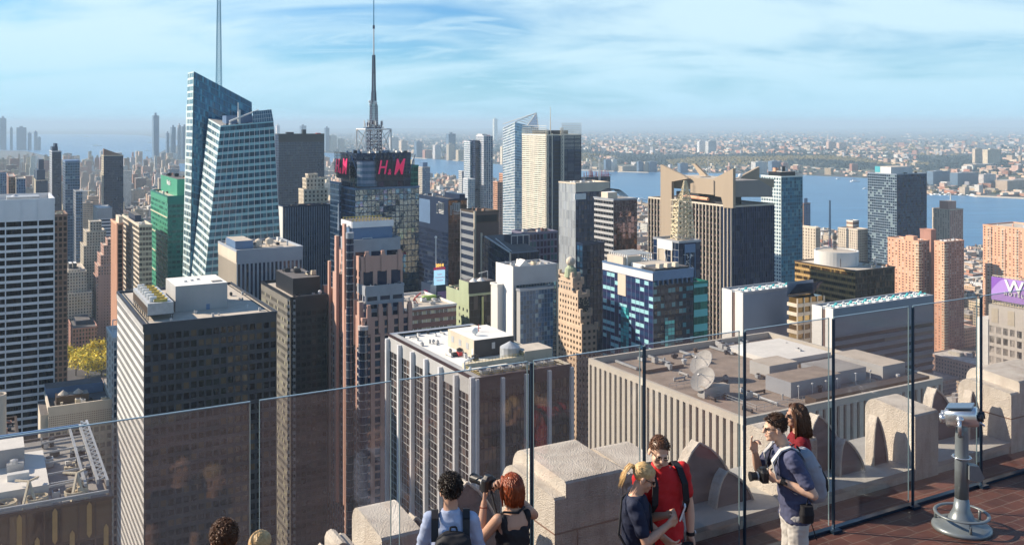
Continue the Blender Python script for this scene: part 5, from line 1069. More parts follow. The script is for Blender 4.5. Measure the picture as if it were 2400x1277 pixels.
l2 = tower('', '', 1219, 683, 515, 1212, 1296, wall=M_['conc_grey'], roofm=M_['roof_dark'], root=h.root, reg=False, K=10, la=4, left=None, front=dict(bay=1.9, fl=2.6, pw=.12, sh=.3, dp=.1, ds=.1, pm=M_['alu_grey'], sm=M_['steel_blue'], gm=G_BLUE))
clutter(h, 9, [M_['white_paint'], M_['pale_metal'], M_['cream_paint']], .1, .9, .2, .9, 1, 3, 3); mb = MB(); q = h.at(.3, .5); mb.prism([q-UA*2, q+US*7-UA*2, q+US*3.5+UZ*3.4-UA*2], UA*6, M_['roof_white']); mb.build('roof_hood', h.root)
l3 = tower('', '', 1166, 671, 527, 1158, 1180, wall=M_['conc_white'], roofm=M_['roof_white'], root=h.root, reg=False, K=0, la=8, left=None, front=None)
# ---------------------------------------------------------------- 24 stepped stone tower with globe and clock
def globe_tower():
    d = 575; lm = mplain('globe_stone', (.56, .43, .32), .85, .18, .15, streak=True)
    S = dict(bay=3.3, fl=3.7, pw=1.7, sh=1.9, dp=.2, pm=lm, sm=lm, gm=G_BROWN)
    h = tower('stepped_tower', 'tan stepped stone tower with a globe on top and a clock face', 1372, 842, d, 1300, 1416, wall=CITY, roofm=M_['roof_tan'], left=dict(S), front=dict(S), K=60)
    r = h.root
    for cx, y, lx, rx, dd in ((1364, 772, 1301, 1398, 2), (1361, 738, 1303, 1384, 4), (1355, 694, 1305, 1378, 7), (1343, 664, 1307, 1365, 12), (1341, 652, 1310, 1356, 14)):
        t_ = tower('', '', cx, y, d+dd, lx, rx, wall=CITY, roofm=M_['roof_tan'], root=r, reg=False, K=0, left=dict(S) if y > 690 else dict(S, gm=None, sh=0, pw=0), front=dict(S) if y > 690 else dict(S, gm=None, sh=0, pw=0), back=(.56, .43, .32))
        if y < 700 or y > 730:
            for s, a in ((0, 0), (.97, 0), (0, .95)):
                mb = MB(); q = t_.at(s, a)-US*.5-UA*.5; mb.gbox(q, 1.8, 1.8, t_.z-1, t_.z+3.5, lm); mb.build('finial', r)
        if y < 660:
            mb = MB(); c = t_.at(.5, .35); mb.lathe(c, [(4.2, 0), (3.4, 5.5), (2.6, 6), (1.8, 7.2)], M_['pale_green'], 12); mb.build('cupola', r); mb = MB(); mb.ell(c+UZ*9.6, (3.0, 3.0, 3.0), M_['conc_cream'], nu=14, nv=10); mb.build('globe', r)
        if y == 694:
            mb = MB(); q = t_.at(.55, 0)-UA*.4; q.z = t_.z-6.0; n = 24
            mb.face([q+US*4.2*math.cos(2*math.pi*i/n)+UZ*4.2*math.sin(2*math.pi*i/n) for i in range(n)], M_['dark_metal']); o = mb.build('clock_face', r); m2 = MB()
            for k in range(12):
                a = k*math.pi/6; e = q-UA*.15; m2.tube(e+US*3.1*math.cos(a)+UZ*3.1*math.sin(a), e+US*3.8*math.cos(a)+UZ*3.8*math.sin(a), .22, M_['cream_paint'], n=4)
            m2.tube(q-UA*.2, q-UA*.2+UZ*3-US*.6, .18, M_['cream_paint'], n=4); m2.tube(q-UA*.2, q-UA*.2+US*2.2+UZ*.5, .2, M_['cream_paint'], n=4); m2.build('clock_hand', o)
globe_tower()
# ---------------------------------------------------------------- green block, low brick block, sign spire
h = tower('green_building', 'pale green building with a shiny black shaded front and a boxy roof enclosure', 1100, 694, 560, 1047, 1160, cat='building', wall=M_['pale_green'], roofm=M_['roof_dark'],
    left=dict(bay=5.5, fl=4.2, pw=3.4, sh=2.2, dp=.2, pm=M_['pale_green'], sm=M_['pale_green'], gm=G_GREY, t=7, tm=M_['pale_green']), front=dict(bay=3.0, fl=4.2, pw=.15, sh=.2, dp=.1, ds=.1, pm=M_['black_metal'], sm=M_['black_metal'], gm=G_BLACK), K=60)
mb = MB(); mb.gbox(h.at(.45, 0)-UA*1.2, 1.2, 1.0, 0, h.z-1, mplain('lime_trim', (.44, .48, .22), .6, .1, .3)); mb.gbox(h.at(.98, 0)-UA*1.2, 1.5, 1.2, 0, h.z+5, M_['cream_paint']); mb.build('edge_pier', h.root)
rbox(h, .0, 1, .02, .42, 8, M_['black_metal'], M_['roof_dark'], 'roof_enclosure'); mb = MB(); mb.gbox(h.at(0, .02)-US*.35, .3, h.la*.40, h.z+.1, h.z+8.1, M_['pale_green']); mb.build('enclosure_wall', h.root)
for k in range(2):
    mb = MB(); q = h.at(.25+.28*k, .1); z = h.z+8; mb.lathe(V((q.x, q.y, z)), [(2.6, 0), (.1, 2.2)], M_['roof_white'], 10); mb.build('tent_vent', h.root)
mb = MB(); q = h.at(.3, .75); 
for s in (0, 5): mb.tube(V((q.x, q.y, h.z))+US*s, V((q.x, q.y, h.z+6))+US*s, .3, M_['white_paint'], n=4)
mb.tube(V((q.x, q.y, h.z+6)), V((q.x, q.y, h.z+6))+US*5, .3, M_['white_paint'], n=4); q = h.at(.9, .2); mb.tube(V((q.x, q.y, h.z+8)), V((q.x, q.y, h.z+13)), .3, M_['white_paint'], n=4); mb.tube(V((q.x, q.y, h.z+13)), V((q.x, q.y, h.z+12))-US*6, .3, M_['white_paint'], n=4); mb.build('roof_gantry', h.root); clutter(h, 9, [M_['dark_metal'], M_['cream_paint'], M_['brick_orange']], .1, .9, .5, .95)
h = tower('brick_building', 'low brick-banded building with red gear on its roof, beside the pink tower', 948, 728, 520, 900, 1069, cat='building', la=44, wall=M_['brown_stone'], roofm=M_['roof_tan'],
    front=dict(bay=2.6, fl=4.6, pw=.35, sh=2.6, dp=.15, ds=.25, pm=M_['conc_white'], sm=mplain('brick_plum', (.26, .14, .12), .85, .15, .2), gm=mglass('glass_pale', (.07, .08, .08), .08, 0, (.42, .42, .30), .35)), left=None, K=60)
mb = MB(); q = h.at(.4, .35); 
for k in range(4):
    a = k*1.57; mb.tube(q+V((math.cos(a)*2, math.sin(a)*2, 0)), q+UZ*3.2, .3, M_['red_paint'], n=4)
mb.tube(q+UZ*3.2, q+UZ*6+US*4, .4, M_['red_paint'], n=4); mb.build('red_rig', h.root); mb = MB(); q = h.at(.68, .5); mb.gbox(q, 8, 3, h.z, h.z+2.4, mplain('lime_green', (.30, .45, .12), .5, .1, 1)); mb.gbox(q+US*8.2, 3, 3, h.z, h.z+2, M_['dark_metal']); mb.build('generator', h.root); clutter(h, 16, [M_['white_paint'], M_['pale_metal'], M_['galvanised']], .1, .95, .1, .9, 1, 3.5, 2)
def sign_spire():
    d = 650; p = PZ(1018, d, 0); root = thing('sign_building', (p.x, p.y, 0), 'slim white building with a blue screen, glowing 2014 numerals and a pole', 'building')
    HERO.append(('sign', p, 12, 14, zof(668, d)))
    wp = mplain('sign_white', (.66, .62, .62), .7, .06, .2); z = zof(670, d); mb = MB(); mb.gbox(PZ(1009, d, 0), t_right(PZ(1009, d, 0), 1046), 14, 0, z, mplain('sign_dark', (.05, .07, .10), .5, .2, .2)); mb.gbox(PZ(1009, d, 0)-US*.2, .2, t_left(PZ(1009, d, 0), 988), 0, z+1, wp); mb.gbox(PZ(1009, d, 0)-UA*.3, 4.2, .3, 0, z+1, wp); mb.build('wall', root)
    def em(name, c, s):
        m = bpy.data.materials.new(name); t = nt(m); o = N(t, 'ShaderNodeOutputMaterial'); e = N(t, 'ShaderNodeEmission'); e.inputs[0].default_value = rgba(c); e.inputs[1].default_value = s; L(t, e.outputs[0], o.inputs[0]); MATS[name] = m; return m
    a = PZ(1018, d-1.2, 0); w_ = t_right(a, 1043)
    mb = MB(); mb.gbox(a, w_, .8, zof(668, d), zof(633, d), em('screen_blue', (.36, .62, .80), .75), bottom=True); o = mb.build('screen', root)
    mb = MB(); mb.gbox(a-US*.2, w_+.4, .9, zof(633, d), zof(627.5, d), M_['sign_pink'], bottom=True); o2 = mb.build('sign_band', root)
    c = a+US*w_*.5-UA*.15; c.z = zof(630.3, d); text_obj('TOSHIBA', 'lettering', o2, c-UA*.1, US, UZ, 1.45, M_['white_paint'], .1)
    for k, (tx, y) in enumerate((('Smart', 643), ('Community', 650), ('Solution', 657))):
        c = a+US*w_*.5-UA*.15; c.z = zof(y, d); text_obj(tx, 'lettering', o, c-UA*.1, US, UZ, 1.5, M_['sign_pink'], .1)
    c = a+US*w_*.5; c.z = zof(622.5, d); text_obj('2014', 'numerals', root, c, US, UZ, 3.0, em('numeral_gold', (1, .55, .12), 1.0), .5, bold=.04)
    q = PZ(1021.5, d+3, 0); mb = MB(); mb.tube(V((q.x, q.y, zof(668, d))), V((q.x, q.y, zof(558, d))), .5, M_['white_paint'], .4, 8); mb.lathe((q.x, q.y, zof(559, d)), [(.9, 0), (.9, 1), (.2, 1.4)], M_['white_paint'], 10); mb.build('pole', root)
    mb = MB(); q = PZ(1014, d+2, 0); mb.tube(V((q.x, q.y, z)), V((q.x, q.y, z+7))+US*1.2, .25, M_['white_paint'], n=4); mb.tube(V((q.x, q.y, z+3))-US*4, V((q.x, q.y, z+3)), .25, M_['white_paint'], n=4); mb.build('roof_gantry', root)
    a = PZ(1026, d-3, 0); mb = MB(); mb.gbox(a, t_right(a, 1048), .6, zof(700, d), zof(682, d), mplain('sign_lilac', (.40, .26, .48), .5, .2, .3)); mb.build('billboard', root)
    a = PZ(1004, d+3, 0); mb = MB(); mb.box(V((a.x, a.y, zof(697, d)))-US*.8, UA*6, US*.3, UZ*4, M_['sign_pink']); mb.build('billboard', root)
sign_spire()
# ---------------------------------------------------------------- right-hand towers
h = tower('glass_tower', 'white and turquoise glass tower standing directly right of the fin-crowned tower', 1831, 416, 940, 1784, 1881, wall=M_['alu_blue'], roofm=M_['roof_dark'],
    left=dict(bay=3.3, fl=3.6, pw=1.2, sh=1.4, dp=.2, pm=mplain('aqua_white', (.60, .68, .66), .6, .1, .1), sm=M_['aqua_white'], gm=G_BLUE), front=dict(bay=3, fl=3.6, pw=.15, sh=.5, dp=.15, ds=.15, pm=mplain('tower_teal', (.03, .19, .30), .3, .15, .06, .2), sm=M_['tower_teal'], gm=mglass('glass_lagoon', (.02, .16, .27), .05, .25, (.10, .30, .38), .2)), K=30)
rbox(h, .15, .85, .2, .8, 5, M_['black_metal'], M_['roof_tan']); clutter(h, 9, [M_['dark_metal'], M_['white_paint'], M_['brick_orange']], .2, .8, .2, .8, 2, 5, 5, z=h.z+5)
h = tower('dark_glass_tower', 'dark blue glass tower by the river with a white and turquoise roof box', 2102, 410, 1280, 2034, 2172, wall=M_['navy_metal'], roofm=M_['roof_grey'],
    left=dict(bay=3.4, fl=3.6, pw=.35, sh=.9, dp=.2, pm=mplain('tower_silver', (.24, .30, .38), .4, .1, .1, .2), sm=M_['tower_silver'], gm=mglass('glass_checker', (.02, .045, .07), .05, .1, (.22, .30, .32), .16)), front=dict(bay=3, fl=3.6, pw=.08, sh=.12, dp=.1, ds=.1, pm=M_['slab_navy'], sm=M_['slab_navy'], gm=mglass('glass_midnight', (.008, .03, .09), .04, .1, (.01, .05, .12), .2)), K=30)
mb = MB(); mb.gbox(h.at(.05, .25), h.ls*.72, h.la*.55, h.z, h.z+10, M_['conc_white'], M_['roof_tan']); mb.gbox(h.at(.05, .62)-US*.3, .3, h.la*.18, h.z+2, h.z+10.2, M_['aqua_panel']); mb.build('roof_box', h.root); clutter(h, 6, [M_['dark_metal'], M_['white_paint']], .05, .95, .02, .2)
h = tower('bronze_office', 'bronze glass office block with gold bands and a big round white drum on its roof', 2005, 637, 640, 1863, 2097, cat='building', wall=M_['bronze'], roofm=M_['roof_tan'],
    left=dict(bay=1.7, fl=4.3, pw=.12, sh=1.9, dp=.15, ds=.12, pm=M_['bronze'], sm=mplain('gold_band', (.60, .40, .17), .4, .15, .1, .25), gm=mglass('glass_amber', (.10, .065, .03), .05, .4, (.34, .24, .10), .3)), front=dict(bay=1.7, fl=4.3, pw=.1, sh=1.0, dp=.12, ds=.1, pm=M_['bronze'], sm=mplain('umber_band', (.07, .045, .03), .3, .2, .1, .5), gm=G_BROWN), K=100, parapet=.8)
mb = MB(); c = h.at(.40, .56); r_ = 15.2; mb.lathe(c, [(r_, 0), (r_, 10.2), (r_-.8, 10.2), (r_-.8, 9.4)], M_['conc_white'], 40, True, False); mb.lathe(c+UZ*9.4, [(r_-.8, 0), (.1, .4)], M_['roof_tan'], 40, False); o = mb.build('drum', h.root)
m2 = MB(); q = c-UA*r_*.8-US*r_*.62; m2.gbox(q, .6, .5, h.z+.3, h.z+6, M_['bronze']); m2.build('door', o); m2 = MB(); q = c-UA*r_*.98+US*1.5; m2.gbox(q, 2, 1, h.z+.5, h.z+7, M_['galvanised']); m2.build('louver', o)
mb = MB(); q = h.at(.88, .22); mb.tube(q, q+UZ*5.5-US*1.5, .8, M_['pale_metal'], n=8); mb.build('vent_pipe', h.root)
mb = MB(); q = c+US*2+UA*3+UZ*9.8; lattice(mb, q, 1.6, 1.0, h.z+9.8, h.z+22, 6, M_['dark_metal'], .15); mb.build('antenna', h.root); clutter(h, 14, [M_['pale_metal'], M_['cream_paint'], M_['brick_orange']], .55, .95, .04, .3, .8, 2.5, 1.5)
TQ = mplain('turquoise_gear', (.10, .55, .55), .5, .2, 1)
def slab_hotel(label, cx, y, d, lx, rx):
    h = tower('slab_building', label, cx, y, d, lx, rx, cat='building', wall=M_['conc_white'], roofm=M_['roof_white'], left=None,
        front=dict(bay=30, fl=3.3, pw=0, sh=1.7, ds=.5, sm=mplain('slab_band', (.20, .21, .24), .8, .12, .1), gm=mglass('glass_hotel', (.05, .05, .055), .12, 0, (.2, .17, .15), .2), t=10, tm=mplain('slab_top', (.24, .26, .30), .8, .1, .1)), K=30, parapet=.8)  # band and top greys: white slab with shade put into the front
    mb = MB(); mb.gbox(h.C-US*.5-UA*.5, .45, h.la*.38, 0, h.z+.8, M_['conc_white']); mb.gbox(h.C-US*.5+UA*h.la*.5, .45, h.la*.5, 0, h.z+.8, M_['conc_white']); mb.gbox(h.C-US*.2+UA*h.la*.36, .1, h.la*.16, 0, h.z, M_['umber']); mb.build('side_wall', h.root)
    n = int(h.ls/4.2)
    for k in range(n):
        mb = MB(); q = h.at((k+.4)/n, .25); mb.gbox(q, 2.0, 4.2, h.z, h.z+.7, M_['white_paint'], bottom=True); mb.tube(q+UZ*.7+UA*2, q+UZ*1.4+US*1.6+UA*2.4, .5, TQ if k % 2 else M_['white_paint'], n=6); mb.gbox(q+US*2.1+UA*.6, .8, 1.4, h.z, h.z+1.0, TQ); mb.build('roof_unit', h.root)
    return h
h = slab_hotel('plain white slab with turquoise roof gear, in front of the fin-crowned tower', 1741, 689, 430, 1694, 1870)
mb = MB(); mb.gbox(h.C-UA*.62, h.ls, .1, 0, h.z-.5, mplain('shade_wall', (.17, .21, .29), .8, .1, .1)); mb.build('front_wall', h.root)  # front sheet: shaded white stone, shade put into the blue-grey
h = slab_hotel('long banded slab with turquoise roof gear, in front of the bronze glass block', 1952, 728, 375, 1905, 2186)
# curved glazed stair between the two slabs
st = thing('stair_tower', PZ(1880, 420, 0), 'cream stair tower with a curved glass cap between the two white slabs', 'tower')
mb = MB(); c = PZ(1868, 420, 0); zt = zof(700, 420); w_ = t_right(c, 1930)
for j in range(16):
    z = zt-4.0*(j+1); mb.gbox(c, w_, 6, z, z+1.6, M_['conc_cream']); mb.gbox(c+US*.4+UA*.3, w_-.8, 5, z+1.6, z+4, G_GOLD)
for k in range(5): mb.gbox(c+US*(k*w_/4)-UA*.2, .5, .4, 0, zt, M_['conc_cream'])
mb.build('wall', st)
mb = MB(); n = 8; mb.rings([[V((c.x, c.y, zt))+US*u+UA*(6-6*math.cos(math.pi/2*(1-i/(n-1)))*1)-UA*.0+UZ*(6.5*math.sin(math.pi/2*i/(n-1))) for i in range(n)] for u in (0, w_*.33, w_*.66, w_)], G_NAVY, False, False, False); mb.face([V((c.x, c.y, zt))+UA*6, V((c.x, c.y, zt))+UA*6+US*w_, V((c.x, c.y, zt+6.5))+UA*6+US*w_, V((c.x, c.y, zt+6.5))+UA*6], M_['alu_grey'])
mb.build('glass_cap', st)
# brick apartment towers
def brick(label, cx, y, d, lx, rx, wm, dm, la=None, ls=None, K=20):  # dm: darker copy of wm, shade put into the front colour
    return tower('apartment_tower', label, cx, y, d, lx, rx, la=la, ls=ls, wall=CITY, roofm=M_['roof_tan'], left=dict(bay=4.2, fl=2.9, pw=2.5, sh=1.5, dp=.2, ds=.25, pm=wm, sm=wm, gm=mglass('glass_apartment', (.06, .06, .07), .1, 0, (.55, .5, .45), .3)), front=dict(bay=4, fl=2.9, pw=2.4, sh=1.5, dp=.2, ds=.25, pm=dm, sm=dm, gm=MATS['glass_apartment']), K=K)
h = brick('orange brick apartment tower with balconies on its corner, beside the bronze block', 2153, 567, 1000, 2081, 2178, M_['brick_orange'], M_['brick_red']); rbox(h, .1, .5, .2, .45, 5, M_['brick_orange']); clutter(h, 9, [M_['white_paint'], M_['pale_metal'], M_['cream_paint']], smin=1.5, smax=4)
mb = MB()
for j in range(60): q = h.C-US*1.6; z = h.z-3-j*2.9; mb.gbox(q-UA*1.4, 6, 5, z, z+.9, M_['cream_paint'], bottom=True)
mb.build('balcony', h.root)
h = brick('second orange brick apartment tower, right of the one beside the bronze block', 2213, 569, 985, 2190, 2259, M_['brick_orange'], M_['brick_red']); clutter(h, 6, [M_['white_paint'], M_['pale_metal']])
mb = MB()
for j in range(60): q = h.C-US*1.2-UA*1.4; z = h.z-3-j*2.9; mb.gbox(q, 6, 4, z, z+.9, M_['cream_paint'], bottom=True)
mb.build('balcony', h.root)
rbx = tower('', '', 2182, 541, 1030, 2156, 2194, wall=M_['brick_red'], roofm=M_['roof_tan'], root=h.root, reg=False, K=0)
h = brick('brown apartment tower with a square rooftop lantern, against the river', 2226, 493, 1320, 2185, 2257, M_['conc_cream'], M_['pink_stone']); rbox(h, .15, .75, .2, .7, 12, M_['pink_stone'], M_['roof_tan']); mb = MB(); q = h.at(.6, .4); mb.tube(q, q+UZ*22, .8, M_['white_paint']); mb.build('flue', h.root)
h = brick('wide orange brick apartment tower reaching the photo edge, above the purple sign', 2490, 547, 960, 2304, 2560, M_['brick_orange'], M_['brick_red'], K=60); rbox(h, .05, .6, .05, .42, 7, M_['brick_orange'], M_['roof_tan']); clutter(h, 12, [M_['white_paint'], M_['pale_metal'], M_['brick_orange']])
mb = MB()
for j in range(70):
    for a in (.16, .34, .52, .70, .88): q = h.at(0, a)-US*1.2; z = h.z-3-j*2.9; mb.gbox(q, 1.2, 4.5, z, z+.9, M_['conc_cream'], bottom=True)
mb.build('balcony', h.root)
# the purple sign hotel
def w_hotel():
    d = 430; p = PZ(2520, d-30, 0); la = t_left(p, 2318); root = thing('sign_hotel', (p.x, p.y, 0), 'pale hotel tower under a big purple rooftop sign with a white W', 'building')
    HERO.append(('w', p, 30, la, zof(720, d))); f_ = p+UA*la; z = zof(712, f_.y); dm = mplain('hotel_pale', (.50, .46, .42), .8, .12, .2, streak=True)
    fr = MB(); pl = []; facade(fr, pl, [V((f_.x, f_.y, 0)), V((p.x, p.y, 0)), V((p.x, p.y, z-9)), V((f_.x, f_.y, z-9))], 12, 36, 1.1, 1.6, .2, .3, dm, dm); fr.gbox(p-US*.3, .3, la, z-9, z, dm); fr.build('facade_frame', root); put_panes(root, pl, G_GREY, 60)
    mb = MB(); mb.gbox(p, 30, la, 0, z, dm, M_['roof_tan']); mb.build('wall', root)
    for k in range(5):
        mb = MB(); q = p+UA*(la*(.08+.2*k))-US*.45; mb.gbox(q, .2, 3.2, z-8, z-1.5, M_['lime']); mb.build('recess_panel', root)
    mb = MB(); q = f_+UA*.0; mb.gbox(q-US*.6, 8, 5.5, 0, z-7, M_['conc_white'], M_['roof_white']); mb.build('side_bay', root)
    pp = mplain('sign_purple', (.22, .09, .42), .5, .08, .3); p2 = mplain('sign_violet', (.36, .22, .56), .5, .08, .3)
    a = p+US*1.0+UA*(la-.5); zt, zb = zof(648, a.y), zof(701, a.y); b = a-UA*(la-2)
    mb = MB(); mb.box(V((a.x, a.y, zb)), -UA*(la-2), US*.8, UZ*(zt-zb), p2); o = mb.build('sign_panel', root)
    m2 = MB(); n = 12; pts = [V((a.x, a.y, zt))-US*.03, V((a.x, a.y, zt-6))-US*.03]+[V((a.x, a.y, zt-6+6*math.sin(i/n*1.57)))-UA*(7.5*i/n)-US*.03 for i in range(1, n+1)]
    m2.face(pts[::-1], pp); m2.build('sign_stripe', o)
    c = V((a.x, a.y, 0))-UA*11.2-US*.25; c.z = zof(675, c.y); text_obj('W', 'lettering', o, c, -UA, UZ, 8.2, M_['white_paint'], .3, bold=.10, sx=1.05); c.z = zof(703, c.y)+2.2; text_obj('H O T E L S', 'lettering', o, c-UA*.6, -UA, UZ, 2.2, M_['white_paint'], .3, bold=.02)
    mb = MB(); rail_n = 30
    for k in range(rail_n):
        q = a-UA*(k*(la-2)/rail_n)+US*1; mb.tube(V((q.x, q.y, z)), V((q.x, q.y, zt+.6)), .14, M_['cream_paint'], n=4); mb.tube(V((q.x, q.y, z)), V((q.x, q.y, zb+1))-UA*.9, .14, M_['lime'], n=4)
    for zz in (zt+.6, zb-.6, z+.5): mb.tube(V((a.x, a.y, zz))+US*1, V((b.x, b.y, zz))+US*1, .16, M_['cream_paint'], n=4)
    mb.build('sign_frame', root)
w_hotel()
# cream and striped blocks by the river
h = tower('terraced_building', 'cream terraced building stepping up toward the river, below the turquoise tower', 1912, 536, 1050, 1868, 1922, cat='building', wall=M_['conc_cream'], roofm=M_['roof_tan'], left=dict(bay=4, fl=3.4, pw=2.4, sh=1.6, pm=M_['conc_cream'], sm=M_['conc_cream'], gm=G_BROWN), front=dict(bay=4, fl=3.4, pw=2.4, sh=1.6, pm=M_['lime'], sm=M_['lime'], gm=G_BROWN), K=10)
h = tower('striped_block', 'white block with dark red horizontal bands on a low cream building by the river', 1999, 519, 1350, 1984, 2013, cat='building', wall=M_['conc_white'], roofm=M_['roof_tan'], left=dict(bay=9, fl=6, pw=0, sh=3, sm=M_['conc_cream'], gm=M_['brown_stone']), front=dict(bay=9, fl=6, pw=0, sh=3, sm=M_['conc_white'], gm=M_['brown_stone']), K=0)
h = tower('low_building', 'low cream building under the white block with dark red bands', 2010, 540, 1320, 1964, 2036, cat='building', wall=CITY, roofm=M_['roof_tan'], left=dict(bay=3.6, fl=3.6, pw=1.8, sh=1.6, pm=M_['conc_cream'], sm=M_['conc_cream'], gm=G_BROWN), front=dict(bay=3.6, fl=3.6, pw=1.8, sh=1.6, pm=M_['lime'], sm=M_['lime'], gm=G_BROWN), K=0)
h = tower('dark_block', 'dark slim block at the river edge behind the turquoise tower', 1884, 478, 1500, 1880, 1899, cat='building', wall=CITY, roofm=M_['roof_dark'], left=dict(bay=3.6, fl=3.6, pw=1.8, sh=1.6, pm=M_['brown_stone'], sm=M_['brown_stone'], gm=G_BROWN), front=dict(bay=3.6, fl=3.6, pw=1.8, sh=1.6, pm=M_['steel_blue'], sm=M_['steel_blue'], gm=G_NAVY), K=0); rbox(h, .1, .6, .1, .7, 9, M_['steel_blue'])
ck = thing('boom_crane', PZ(1945, 1340, 60), 'tall dark blue boom crane standing upright before the river', 'crane'); mb = MB(); c = PZ(1945, 1340, 0); lattice(mb, c, 2.6, 1.2, 60, zof(470, 1340), 26, mplain('crane_blue', (.05, .09, .16), .5, .2, 1, .3), .32); lattice(mb, c+V((1.5, 3, 0)), 3.4, 3.0, 40, 95, 10, M_['red_paint'], .3); mb.build('boom', ck); mb = MB(); mb.gbox(c-US*3, 7, 6, 55, 66, M_['crane_blue']); mb.build('cab', ck)
# ---------------------------------------------------------------- ground, water, far shore
def G(px, py, z=0.0):
    d = (CAMZ-z)*F/(py-HY); return PZ(px, d, z)
NEAR = [(-400, 352), (-60, 352), (60, 354), (110, 366), (200, 384), (450, 404), (770, 402), (963, 422), (1200, 446), (1480, 486), (1900, 542), (2250, 580), (2500, 616), (2900, 690)]
FAR = [(338, 381), (352, 383), (455, 384), (600, 372), (700, 356), (770, 359), (870, 365), (963, 369), (1101, 380), (1200, 388), (1430, 401), (1885, 411), (2040, 418), (2150, 446), (2175, 457), (2290, 459), (2400, 463), (2900, 478)]
def lerp_poly(poly, x):
    for (x0, y0), (x1, y1) in zip(poly, poly[1:]):
        if x0 <= x <= x1: return y0+(y1-y0)*(x-x0)/(x1-x0)
    return poly[0][1] if x < poly[0][0] else poly[-1][1]
gm = bpy.data.materials.new('city_ground'); t = nt(gm); o_ = N(t, 'ShaderNodeOutputMaterial'); b = N(t, 'ShaderNodeBsdfPrincipled'); b.inputs['Roughness'].default_value = .95
tc = N(t, 'ShaderNodeTexCoord'); n1 = N(t, 'ShaderNodeTexNoise', i_Scale=.004, i_Detail=8.0); n2 = N(t, 'ShaderNodeTexVoronoi', i_Scale=.03); L(t, tc.outputs['Object'], n1.inputs['Vector']); L(t, tc.outputs['Object'], n2.inputs['Vector'])
cr = N(t, 'ShaderNodeValToRGB'); cr.color_ramp.elements[0].color = (.045, .05, .045, 1); cr.color_ramp.elements[1].color = (.14, .13, .115, 1); cr.color_ramp.elements[0].position = .38; cr.color_ramp.elements[1].position = .62; L(t, n1.outputs[0], cr.inputs[0])
mx = N(t, 'ShaderNodeMix', data_type='RGBA', blend_type='MULTIPLY'); mx.inputs[0].default_value = .6; L(t, cr.outputs[0], mx.inputs[6]); L(t, n2.outputs['Color'], mx.inputs[7]); L(t, mx.outputs[2], b.inputs['Base Color']); L(t, b.outputs[0], o_.inputs[0])
mb = MB(); mb.face([V((-45000, -3000, 0)), V((45000, -3000, 0)), V((45000, 52000, 0)), V((-45000, 52000, 0))], gm); o = mb.build('ground'); tag(o, 'flat city ground reaching the horizon', kind='structure')
wm_ = bpy.data.materials.new('river_water'); t = nt(wm_); o_ = N(t, 'ShaderNodeOutputMaterial'); b = N(t, 'ShaderNodeBsdfPrincipled'); b.inputs['Base Color'].default_value = (.025, .13, .27, 1); b.inputs['Roughness'].default_value = .32
tc = N(t, 'ShaderNodeTexCoord'); mp = N(t, 'ShaderNodeMapping'); mp.inputs['Scale'].default_value = (.006, .03, 1); mp.inputs['Rotation'].default_value = (0, 0, .2); L(t, tc.outputs['Object'], mp.inputs[0]); n1 = N(t, 'ShaderNodeTexNoise', i_Scale=1.0, i_Detail=6.0); L(t, mp.outputs[0], n1.inputs['Vector'])
n3 = N(t, 'ShaderNodeTexNoise', i_Scale=.15, i_Detail=3.0); L(t, tc.outputs['Object'], n3.inputs['Vector']); bp = N(t, 'ShaderNodeBump', i_Strength=.5, i_Distance=1.0); L(t, n3.outputs[0], bp.inputs['Height']); L(t, bp.outputs[0], b.inputs['Normal'])
cr = N(t, 'ShaderNodeValToRGB'); cr.color_ramp.elements[0].color = (.022, .11, .25, 1); cr.color_ramp.elements[1].color = (.06, .20, .37, 1); cr.color_ramp.elements[0].position = .35; cr.color_ramp.elements[1].position = .7; L(t, n1.outputs[0], cr.inputs[0]); L(t, cr.outputs[0], b.inputs['Base Color']); L(t, b.outputs[0], o_.inputs[0])  # sky reflection put into the blue of the water
bay = [G(x, y, .4) for x, y in [(-1400, 352)]+NEAR]+[G(x, y, .4) for x, y in FAR[::-1]]+[G(345, 374, .4), G(400, 344, .4), G(455, 334, .4), G(330, 317, .4), G(250, 315, .4), G(-300, 314, .4), G(-1500, 320, .4)]
mb = MB(); mb.face(bay, wm_); o = mb.build('river'); tag(o, 'broad blue river and bay beyond the city', kind='structure')
# the raised far bank
hill = mplain('bank_ground', (.09, .10, .075), .95, .5, .01)
mb = MB(); xs = list(range(1180, 3000, 60)); lo = []; hi = []; bk = []
for x in xs:
    e = 26 if x > 2150 else 12+min(8, (x-1180)/60); y0 = lerp_poly(FAR, x)-(7 if x < 2150 else 20); a = G(x, y0, 1); lo.append(a); d = a.y*1.05+120; hi.append(PZ(x, d, 34+14*math.sin(x*.011))); bk.append(PZ(x, d+5200, 20))
for i in range(len(xs)-1): mb.face([lo[i], lo[i+1], hi[i+1], hi[i]], hill); mb.face([hi[i], hi[i+1], bk[i+1], bk[i]], gm)
o = mb.build('hill'); tag(o, 'raised wooded bank across the river', kind='structure')
rnd = random.Random(12)
for k, (x0, x1, y, hh) in enumerate(((-500, 420, 309, 60), (500, 1300, 303, 120), (1250, 2050, 300, 150), (1900, 3000, 302, 200))):
    mb = MB(); d = CAMZ*F/(y-HY+2.5); n = 26; base = []; top = []; back = []
    for i in range(n+1):
        x = x0+(x1-x0)*i/n; q = PZ(x, d+rnd.uniform(-300, 300), 0); base.append(q); e = math.sin(math.pi*i/n); top.append(PZ(x, d+1500, hh*e*(.6+.4*mnoise.noise(V((i*.5, k*9, 0)))))); back.append(PZ(x, d+4500, 0))
    for i in range(n): mb.face([base[i], base[i+1], top[i+1], top[i]], hill); mb.face([top[i], top[i+1], back[i+1], back[i]], hill)
    o = mb.build('hill'); tag(o, 'low hazy ridge on the horizon', kind='structure')
